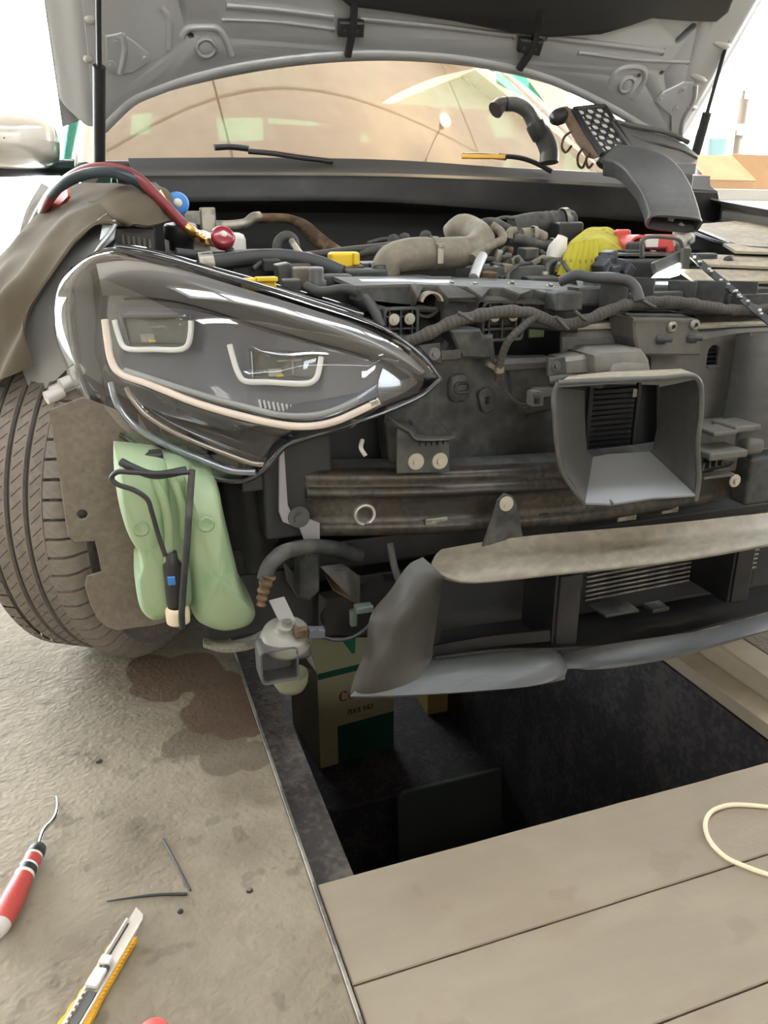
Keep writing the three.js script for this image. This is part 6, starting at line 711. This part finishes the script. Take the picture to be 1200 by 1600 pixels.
  for (const o of [0, 1]) add('thin_wire', sweep([[0.5794,0.5969,-1.1], [0.5893,0.58,-1.1], [0.6036,0.5636,-1.095], [0.6245,0.5528,-1.09], [0.6326,0.5615,-1.085]].map((p) => [p[0] + o * 0.003, p[1] - o * 0.004, p[2]]), 0.0019, { n: 6 }), M.loom, car);
  add('wire_clip', [box(...[0.5672,0.6156,-1.1], 0.02, 0.008, 0.012, 0.002, [0, 0, -0.5]), box(...[0.5756,0.6107,-1.09], 0.014, 0.012, 0.012, 0.003)], M.pipeGrey, car); add('plug_connector', [ex(rrect([0.6364,0.5643,-1.08][0], [0.6364,0.5643,-1.08][1], 0.02, 0.022, 0.002), -1.09, -1.07, 0.0005, [rrect([0.6344,0.5614,-1.08][0], [0.6344,0.5614,-1.08][1], 0.011, 0.01, 0.001)]), box(...[0.6616,0.5691,-1.1], 0.034, 0.016, 0.02, 0.003), box(...[0.6317,0.5748,-1.075], 0.012, 0.006, 0.02, 0.001)], mat({ color: rgb(0.2, 0.2, 0.2), roughness: 0.5 }), car); 
  add('branch_hose', sweep([[0.7291,0.7339,-1.18],[0.7448,0.7448,-1.16],[0.7625,0.7415,-1.14],[0.7853,0.7412,-1.12],[0.809,0.7383,-1.11],[0.8191,0.7268,-1.1],[0.8216,0.7076,-1.09]], 0.0084, { n: 12, seg: 50 }), mat({ color: rgb(0.06, 0.06, 0.066), roughness: 0.6 }), car);
}

// ---------- loose things lying on the car ----------
{ // yellow rag over the engine
  const rows = [[[0.9483,0.7972,-1.5],[0.9831,0.8095,-1.52],[1.0202,0.8197,-1.53],[1.0457,0.8171,-1.52],[1.0621,0.8044,-1.5],[1.0698,0.7815,-1.48]], [[0.9036,0.7785,-1.45],[0.9303,0.7907,-1.44],[0.9588,0.798,-1.43],[0.9941,0.7929,-1.43],[1.0291,0.7777,-1.44],[1.0627,0.7671,-1.45]], [[0.8769,0.7554,-1.42],[0.895,0.7702,-1.4],[0.9241,0.7774,-1.39],[0.9614,0.7722,-1.39],[1.0036,0.7615,-1.41],[1.0446,0.7578,-1.43]], [[0.864,0.7342,-1.41],[0.8749,0.7427,-1.38],[0.9006,0.738,-1.37],[0.9291,0.7423,-1.37],[0.9708,0.7552,-1.39],[1.0215,0.7609,-1.42]]];
  const bump = (u, v, p) => new THREE.Vector3(0, 0.004 * noise3(p.x * 300, p.y * 300, p.z * 300), 0.011 * Math.sin(v * 34 + u * 3) * sstep(0.4, 1, u) + 0.006 * noise3(p.x * 240, p.y * 240, 1));
  const r = thing('rag', 'bright yellow rag bunched up on the engine', 'cloth', [[0.9479,0.7397,-1.42][0], [0.9356,0.731,-1.4][1], -1.42]); add('cloth_top', loft(rows, 0.004, { su: 10, sv: 10, bump }), M.yellowCloth, r);
  for (let k = 0; k < 6; k++) { const q = [[0.8849,0.7846,-1.4], [0.8621,0.7571,-1.38], [0.8488,0.7291,-1.375]]; add('fold', sweep(q.map((p, i) => [p[0] + k * (0.009 + 0.0022 * i), p[1] + 0.0008 * k * (2 - i), p[2] + 0.002 * k]), (t) => 0.0072 + 0.001 * t, { n: 8 }), M.yellowCloth, r); }
}
{ // work light
  const p = [1,0.7421,-1.25], w = thing('work_light', 'small LED work light shining among the parts on the car', 'lamp', [p[0], p[1] - 0.03, p[2]]);
  add('lamp_housing', [box(p[0] + 0.012, p[1] + 0.012, p[2] - 0.014, 0.075, 0.03, 0.014, 0.003, [-0.2, 0, 0.3])], M.satin, w);
  const glow = mat({ color: rgb(0.9, 0.95, 0.95), emissive: rgb(0.9, 1, 0.97), emissiveIntensity: 9 });
  const face = add('light_panel', ex([[0.9676,0.7314],[0.979,0.7402],[1.025,0.7564],[1.0306,0.7484],[1.0255,0.7348],[1.0061,0.7306]], -1.257, -1.25, 0.001), glow, w); 
  add('handle', [sweep([[0.9526,0.7667,-1.27],[0.9487,0.7956,-1.27],[0.9605,0.8011,-1.27],[0.996,0.801,-1.265],[1.0242,0.7954,-1.26],[1.0312,0.7798,-1.255],[1.0396,0.755,-1.25]], 0.0052, { n: 8, flatten: 0.6 }), box(...[1.0326,0.763,-1.25], 0.016, 0.04, 0.014, 0.003)], mat({ color: rgb(0.06, 0.065, 0.055), roughness: 0.45 }), w, 'dark green handle');
  const l = new THREE.RectAreaLight(new THREE.Color().setRGB(0.9, 1, 0.97), 60, 0.045, 0.02); l.position.set(0, 0.028, 0.008); l.rotation.set(-0.25, Math.PI, 0); l.name = 'work_light_beam'; w.add(l); l.lookAt(new THREE.Vector3(p[0] - 0.05, p[1] - 0.25, p[2] + 0.5));
}
{ // removed air intake: grille head, body tray and snorkel
  const o = thing('air_intake_duct', 'removed black air intake with honeycomb grille and wide snorkel, propped on the cowl', 'car part', [1.2498,0.8971,-1.7]);
  const mouth = [1.1067,0.8222,-1.42];
  const path = [[1.1066,0.958,-1.62],[1.1291,0.9481,-1.58],[1.1467,0.9283,-1.54],[1.157,0.8938,-1.5],[1.1528,0.8525,-1.46],[1.1428,0.8247,-1.43]].map(V), cu = new THREE.CatmullRomCurve3(path);
  add('snorkel', sheet((u, v) => { const p = cu.getPoint(u), a = v * 2 * Math.PI, e = (x) => Math.sign(x) * Math.abs(x) ** 0.35, wd = lerp(0.034, 0.056, sstep(0, 0.5, u)), hh = lerp(0.024, 0.017, u), t = cu.getTangent(u); const side = new THREE.Vector3(0.9, 0.32 * (1 - u), 0.15).addScaledVector(t, -new THREE.Vector3(0.9, 0.32 * (1 - u), 0.15).dot(t)).normalize(), nn = new THREE.Vector3().crossVectors(side, t).normalize(); return p.addScaledVector(side, e(Math.cos(a)) * wd).addScaledVector(nn, e(Math.sin(a)) * hh); }, 30, 32, 0.003), M.satin, o, 'wide flattened black snorkel');
  add('snorkel_rim', sheet((u, v) => { const p = cu.getPoint(lerp(0.955, 1.0, u)), a = v * 2 * Math.PI, e = (x) => Math.sign(x) * Math.abs(x) ** 0.55, t = cu.getTangent(1); const side = new THREE.Vector3(0.9, 0, 0.15).addScaledVector(t, -new THREE.Vector3(0.9, 0, 0.15).dot(t)).normalize(), nn = new THREE.Vector3().crossVectors(side, t).normalize(); return p.addScaledVector(side, e(Math.cos(a)) * 0.059).addScaledVector(nn, e(Math.sin(a)) * 0.02); }, 2, 32, 0.004), M.satin, o);
  add('collar', [sweep([[1.0864,0.9478,-1.63],[1.1012,0.9637,-1.63],[1.1302,0.9756,-1.64]], 0.012, { n: 10 }), sweep([[1.0935,0.9421,-1.62],[1.1113,0.9607,-1.62],[1.1403,0.9725,-1.63]], 0.009, { n: 10 })], M.black, o);
  // grille head: honeycomb cells over a plate coloured pale as the bright background
  const A = V([1.0664,1.0671,-1.72]), B = V([1.1583,1.0786,-1.74]), C2 = V([1.1819,0.9892,-1.66]), D = V([1.0871,0.9711,-1.63]), G = (u, v) => A.clone().lerp(B, u).lerp(D.clone().lerp(C2, u), v).toArray();
  add('bright_grille_backing', quad(G(0, 0), G(1, 0), G(1, 1), G(0, 1), 0.004), mat({ color: rgb(0.75, 0.76, 0.74), roughness: 0.6 }), o);
  const nrm = new THREE.Vector3().subVectors(V(G(0, 1)), V(G(0, 0))).cross(new THREE.Vector3().subVectors(V(G(1, 0)), V(G(0, 0)))).normalize();
  for (let r = 0; r < 8; r++) for (let k = 0; k < 3; k++) { const c = V(G(clamp(0.14 + 0.32 * k + (r % 2) * 0.16, 0.1, 0.92), 0.07 + r * 0.122)).addScaledVector(nrm, 0.001), q = [...Array(7)].map((_, i) => { const a = i / 6 * 2 * Math.PI + 0.5, e = V(G(1, 0)).sub(V(G(0, 0))).normalize(), f = V(G(0, 1)).sub(V(G(0, 0))).normalize(); return c.clone().addScaledVector(e, 0.0125 * Math.cos(a)).addScaledVector(f, 0.0095 * Math.sin(a)).toArray(); }); add('honeycomb_cell', sweep(q, 0.0026, { n: 5, seg: 12, cap: false }), M.black, o); }
  add('grille_frame', [sweep([G(0, -0.02), G(0.5, -0.03), G(1, -0.02)], 0.006, { n: 8 }), sweep([G(1, -0.02), G(1.02, 0.5), G(1, 1.02)], 0.006, { n: 8 }), sweep([G(0, -0.02), G(-0.02, 0.5), G(0, 1.02)], 0.007, { n: 8 }), sweep([G(0, 1.02), G(1, 1.02)], 0.006, { n: 8 })], M.black, o);
  add('head_side', loft([[[1.0352,1.0708,-1.74],[1.0533,1.0761,-1.735],[1.0676,1.0674,-1.722]], [[1.0571,1.0236,-1.72],[1.0614,1.0218,-1.7],[1.0765,1.0248,-1.685]], [[1.0854,0.9689,-1.69],[1.0882,0.9629,-1.66],[1.0956,0.9688,-1.63]]], 0.004), mat({ map: T.liner, color: rgb(1.15, 1, 0.85), roughness: 0.7 }), o, 'tan side of the grille head');  // tan-tinted liner material on this side
  add('head_lug', lathe([[0, 0.025], [0.014, 0.022], [0.018, 0.01], [0.018, -0.01]], [1.0369,1.0546,-1.735], [-0.7, -0.2, 0.4], 18), M.black, o); 
  for (const a of [[[1.0498,1.0214,-1.7],[1.0327,1.0091,-1.7],[1.028,0.988,-1.7],[1.0389,0.9778,-1.7],[1.0526,0.9913,-1.7]], [[1.0689,0.9849,-1.68],[1.0588,0.9689,-1.68],[1.0623,0.9504,-1.68],[1.0729,0.9453,-1.68],[1.0813,0.9615,-1.68]], [[1.0833,0.9767,-1.67],[1.0749,0.9607,-1.67],[1.0832,0.9449,-1.67],[1.0925,0.9531,-1.67]]]) add('loop_clip', sweep(a, 0.0028, { n: 6, seg: 24 }), M.rust, o);
  add('body_tray', [loft([[[1.152,1.0447,-1.7],[1.2103,1.0383,-1.72],[1.3358,1.0254,-1.74],[1.3946,1.0089,-1.74],[1.4367,0.9858,-1.74]], [[1.168,0.9845,-1.64],[1.2266,0.9798,-1.66],[1.2961,0.975,-1.68],[1.3676,0.9726,-1.7],[1.406,0.9679,-1.7]], [[1.1508,0.9577,-1.6],[1.1996,0.9576,-1.62],[1.2676,0.9552,-1.64],[1.3372,0.9581,-1.66],[1.3789,0.9569,-1.67]]], 0.006, { smooth: false }), loft([[[1.1508,0.9577,-1.6],[1.2676,0.9552,-1.64],[1.3784,0.9597,-1.67]], [[1.1578,0.9293,-1.6],[1.2716,0.9282,-1.64],[1.3784,0.9373,-1.67]]], 0.006, { smooth: false }), box(...[1.3447,0.911,-1.66], 0.03, 0.05, 0.02, 0.004)], M.satin, o, 'dark plastic tray body');
  add('tray_groove', sweep([[1.1766,1.0258,-1.7],[1.2351,1.0075,-1.7],[1.316,0.9999,-1.71],[1.3717,0.9911,-1.72],[1.4137,0.9748,-1.715]], 0.005, { n: 8 }), M.black, o); add('tray_ridge', sweep([[1.1584,1.0487,-1.71],[1.2188,1.0413,-1.72],[1.3442,1.0312,-1.74],[1.4074,1.014,-1.745]], 0.006, { n: 8 }), M.satin, o);
}
{ // smaller intake tube
  const o = thing('intake_tube', 'slim bent black intake tube standing against the windshield', 'car part', [1.0899,0.9668,-1.86]);
  add('tube_body', sweep([[1.0916,0.9683,-1.86],[1.0924,0.9947,-1.865],[1.0786,1.0247,-1.87],[1.0585,1.0458,-1.875],[1.0495,1.0629,-1.88],[1.0331,1.0851,-1.885],[1.0071,1.0971,-1.89],[0.9794,1.0973,-1.89]], (t) => 0.0235 * (1 - 0.28 * sstep(0.35, 0.6, t)), { n: 16, seg: 60 }), M.satin, o); add('tube_collar', [sweep([[1.0702,1.0257,-1.868],[1.0606,1.0413,-1.872],[1.0549,1.0542,-1.876]], 0.0225, { n: 16 })], M.black, o); add('tube_end', sweep([[0.9932,1.0979,-1.89],[0.9692,1.0955,-1.89],[0.9503,1.0817,-1.885]], (t) => 0.014 + 0.006 * t, { n: 14 }), M.black, o);
}
{ // fender cover cloth
  const rows = [[[0.1327,0.824,-1.52],[0.1272,0.8548,-1.58],[0.0948,0.8787,-1.66],[0.0403,0.8901,-1.74],[-0.0267,0.8866,-1.86],[-0.0687,0.874,-1.95]], [[0.0679,0.8218,-1.46],[0.0447,0.8321,-1.5],[0.0154,0.841,-1.57],[-0.0226,0.8467,-1.67],[-0.0669,0.8437,-1.8],[-0.1048,0.8312,-1.92]], [[0.0119,0.8217,-1.42],[-0.0139,0.8119,-1.46],[-0.0414,0.8013,-1.52],[-0.0765,0.794,-1.6],[-0.115,0.7841,-1.72],[-0.1521,0.7692,-1.85]], [[-0.0336,0.775,-1.37],[-0.0618,0.758,-1.42],[-0.0889,0.7461,-1.47],[-0.1202,0.7388,-1.54],[-0.157,0.7239,-1.66],[-0.1955,0.704,-1.8]], [[-0.0828,0.7253,-1.37],[-0.1054,0.7091,-1.4],[-0.1261,0.6963,-1.44],[-0.1527,0.6813,-1.5],[-0.1898,0.6674,-1.6],[-0.2328,0.6509,-1.72]], [[-0.1037,0.6834,-1.36],[-0.1203,0.6566,-1.385],[-0.1389,0.6391,-1.41],[-0.164,0.6284,-1.46],[-0.2022,0.6138,-1.54],[-0.2512,0.5934,-1.66]], [[-0.1086,0.6164,-1.36],[-0.1274,0.5906,-1.375],[-0.1506,0.5719,-1.395],[-0.1742,0.5627,-1.43],[-0.2181,0.5491,-1.5],[-0.2697,0.53,-1.6]]];
  const bump = (u, v, p) => new THREE.Vector3(-0.7, 0.4, 0.5).multiplyScalar(0.003 + 0.013 * sstep(0.05, 0.4, v) + 0.011 * noise3(p.x * 170, p.y * 110, p.z * 150) + 0.009 * Math.sin(v * 11 - u * 7 + 3 * noise3(p.x * 70, p.y * 70, 2)) * sstep(0, 0.3, u));
  const o = thing('fender_cover', 'olive brown cloth draped over the car wing beside the headlamp', 'cloth', [-0.12, 0.6, -1.5]); add('cloth_sheet', loft(rows, 0.004, { su: 9, sv: 9, bump }), M.cloth, o);
  add('cloth_bunch', loft([[[0.1397,0.824,-1.5],[0.1376,0.8582,-1.54],[0.1201,0.8835,-1.6]], [[0.1098,0.8177,-1.47],[0.0963,0.8496,-1.49],[0.073,0.8771,-1.56]], [[0.0714,0.8158,-1.44],[0.0539,0.8338,-1.46],[0.0337,0.8638,-1.55]], [[0.0532,0.8238,-1.47],[0.0336,0.8279,-1.49],[0.0063,0.8543,-1.6]]], 0.005, { su: 8, sv: 8, bump: (u, v, p) => new THREE.Vector3(0.2, 0.5, 0.8).multiplyScalar(0.012 + 0.014 * noise3(p.x * 200, p.y * 200, p.z * 160, 8)) }), M.cloth, o);
}
{ // charging hoses
  const r = thing('red_hose', 'dark red refrigerant charging hose with brass end arching over the cloth', 'hose', [0.1995,0.7924,-1.47]);
  add('hose_body', sweep([[-0.1486,0.7597,-1.95],[-0.0924,0.8305,-1.8],[-0.0607,0.8684,-1.67],[-0.026,0.8996,-1.63],[0.0137,0.915,-1.59],[0.0553,0.9145,-1.55],[0.0887,0.8978,-1.51],[0.1209,0.863,-1.49],[0.1599,0.8177,-1.47]], 0.0088, { n: 14, seg: 90 }), M.redHose, r); add('brass_end', sweep([[0.158,0.8208,-1.47],[0.1681,0.8114,-1.47],[0.1909,0.8009,-1.555],[0.194,0.7957,-1.46]], (t) => 0.0085 + 0.0028 * Math.sin(t * 24) * sstep(0, 0.2, t), { n: 12, seg: 40 }), M.brass, r); add('brass_nut', lathe([[0.0085, -0.011], [0.0105, -0.009], [0.0105, 0.009], [0.0085, 0.011]], [0.2065,0.7954,-1.545], [1, -0.2, 0.1], 6), M.brass, r);
  add('valve_knob', lathe([[0, 0.012], [0.006, 0.013], [0.016, 0.011], [0.0205, 0.006], [0.0205, -0.006], [0.012, -0.01]], [0.2156,0.8011,-1.44], [0.05, 0.55, 0.8], 28), mat({ color: rgb(0.3, 0.02, 0.04), roughness: 0.25, clearcoat: 0.5 }), r, 'dark red round knob'); add('knob_hub', lathe([[0, 0.016], [0.004, 0.016], [0.006, 0.013]], [0.2156,0.8011,-1.44], [0.05, 0.55, 0.8], 12), M.white, r); add('valve_stem', sweep([[0.221,0.7926,-1.45],[0.2285,0.7817,-1.46],[0.2374,0.7728,-1.47]], 0.008, { n: 10 }), M.steel, r);
  const b = thing('blue_hose', 'dark blue refrigerant charging hose with blue knob beside the red hose', 'hose', [0.1323,0.8293,-1.51]);
  add('hose_body', sweep([[-0.1521,0.7604,-1.93],[-0.103,0.8221,-1.8],[-0.0795,0.8533,-1.745],[-0.0377,0.888,-1.61],[0.0073,0.9055,-1.57],[0.0538,0.9062,-1.53],[0.0852,0.8937,-1.51],[0.1074,0.8737,-1.51],[0.1229,0.8449,-1.51]], 0.0095, { n: 14, seg: 90 }), M.blueHose, b); add('brass_end', sweep([[0.1194,0.8759,-1.51],[0.1268,0.8636,-1.51],[0.1338,0.845,-1.51],[0.1379,0.8303,-1.51]], (t) => 0.007 - 0.003 * t, { n: 10 }), M.brass, b);
  add('valve_knob', lathe([[0, 0.012], [0.006, 0.013], [0.016, 0.011], [0.0205, 0.006], [0.0205, -0.006], [0.012, -0.01]], [0.1551,0.8575,-1.55], [0.0, 0.2, 1], 28), M.blue, b, 'bright blue round knob'); add('knob_hub', lathe([[0, 0.016], [0.006, 0.016], [0.008, 0.012]], [0.1551,0.8575,-1.55], [0, 0.2, 1], 12), M.white, b); add('valve_stem', sweep([[0.1577,0.8502,-1.56],[0.1581,0.8297,-1.57],[0.1589,0.8131,-1.57]], 0.011, { n: 10 }), M.black, b);
  one('red_bag', loft([[[-0.0675,0.8611,-1.73],[-0.0466,0.8854,-1.71],[-0.0295,0.8915,-1.69]], [[-0.0626,0.8493,-1.71],[-0.0437,0.8603,-1.69],[-0.0293,0.8732,-1.67]]], 0.006), M.red, 'small red fabric pouch half under the olive cloth', 'pouch');
}
// ---------- workbench and stores beyond the car ----------
{
  const zb = -3.4, top = [3.1896,0.9831,-3.4][1];
  const t = thing('workbench', 'long pale workbench loaded with boxes beyond the car', 'bench', [[3.1896,0.9831,-3.4][0] + 0.6, 0, zb - 0.2]);
  mesh('bench_top', box(0, top - 0.025, 0, 2.6, 0.05, 0.9, 0.006), M.white, t); for (const x of [-1.2, 1.2]) for (const z of [-0.38, 0.38]) mesh('leg', box(x, (top - 0.05) / 2, z, 0.07, top - 0.05, 0.07, 0.006), M.white, t); mesh('shelf', box(0, 0.35, 0, 2.4, 0.03, 0.8, 0.004), M.white, t);
  const carton = (name, label, px, z, flap) => { const a = px[0], b = [px[1][0], top], w = b[0] - a[0], h = a[1] - b[1]; const o = thing(name, label, 'box', [(a[0] + b[0]) / 2, b[1], z - 0.15]); mesh('carton_body', box(0, h / 2, 0, w, h, 0.3, 0.004), M.card, o); if (flap) mesh('flap', quad([-w / 2, h, 0.15], [w / 2, h, 0.15], [w / 2 + 0.02, h + flap, -0.05], [-w / 2 + 0.03, h + flap, -0.05], 0.005), M.card, o); return o; };
  carton('carton', 'open pink-brown cardboard carton with raised flap on the workbench', [[2.7177,1.0191,-3.2], [2.9978,0.9565,-3.2]], -3.2, 0.12); carton('carton', 'larger cardboard carton behind the open one on the workbench', [[3.0608,1.1601,-3.45], [3.7099,0.9726,-3.45]], -3.45); carton('carton', 'flat cardboard carton at the front edge of the workbench', [[3.0094,0.9837,-3.17], [3.2949,0.9301,-3.17]], -3.17);
  const cyl = (name, label, cat, px, r, h, m) => { const o = thing(name, label, cat, px); mesh('cylinder_body', lathe([[0, 0], [r * 0.97, 0], [r, 0.02], [r, h - 0.03], [r * 0.9, h], [r * 0.4, h + 0.005], [0, h + 0.005]]), m, o); mesh('neck', lathe([[r * 0.3, h], [r * 0.28, h + 0.05], [0, h + 0.05]]), m, o); return o; };
  const gm = mat({ color: rgb(0.3, 0.27, 0.23), roughness: 0.5, metalness: 0.3 });
  cyl('gas_cylinder', 'grey-brown metal cylinder standing beyond the car near the cartons', 'cylinder', [3.7101,1.1911,-4.2], 0.0616, 0.1386, gm); cyl('hanging_canister', 'smaller brown canister above the grey cylinder near the cartons', 'cylinder', [3.8303,1.3947,-4.3], 0.0469, 0.1484, gm);
  const st = thing('shelf_rack', 'tall metal rack standing behind the workbench', 'rack', [[3.8464,1.2084,-4.3][0] + 0.4, 0, -4.35]); for (const y of [[3.7115,1.184,-4.2][1], [3.8317,1.3877,-4.3][1]]) mesh('shelf', box(0, y - 0.018, 0.05, 1.3, 0.03, 0.4, 0.004), M.white, st); for (const x of [-0.62, 0.62]) for (const z of [-0.12, 0.22]) mesh('post', box(x, 0.85, z, 0.04, 1.7, 0.04, 0.003), M.white, st);
  const tarp = one('blue_crate', box([3.2776,1.1637,-3.85][0], (top + [3.2495,1.2746,-3.85][1]) / 2, -3.92, 0.1335, [3.2495,1.2746,-3.85][1] - top, 0.22, 0.02), mat({ color: rgb(0.3, 0.55, 0.66), roughness: 0.5 }), 'light blue plastic crate beyond the car near the cylinder', 'crate'); one('grey_tray', box([2.9935,1.0854,-3.6][0], (top + [2.9944,1.1362,-3.55][1]) / 2, -3.64, 0.1124, [2.9944,1.1362,-3.55][1] - top, 0.2, 0.02), mat({ color: rgb(0.3, 0.33, 0.42), roughness: 0.5 }), 'blue-grey plastic tray on the workbench beside the cartons', 'tray'); one('red_box', box([2.7153,1.0269,-3.25][0] - 0.02, top + 0.03, -3.25, 0.06, 0.06, 0.08, 0.01), M.red, 'small red box on the workbench beside the open carton', 'box');
}

scene.traverse((o) => { if (o.isMesh) { o.castShadow = true; o.receiveShadow = true; } });
renderer.render(scene, camera);
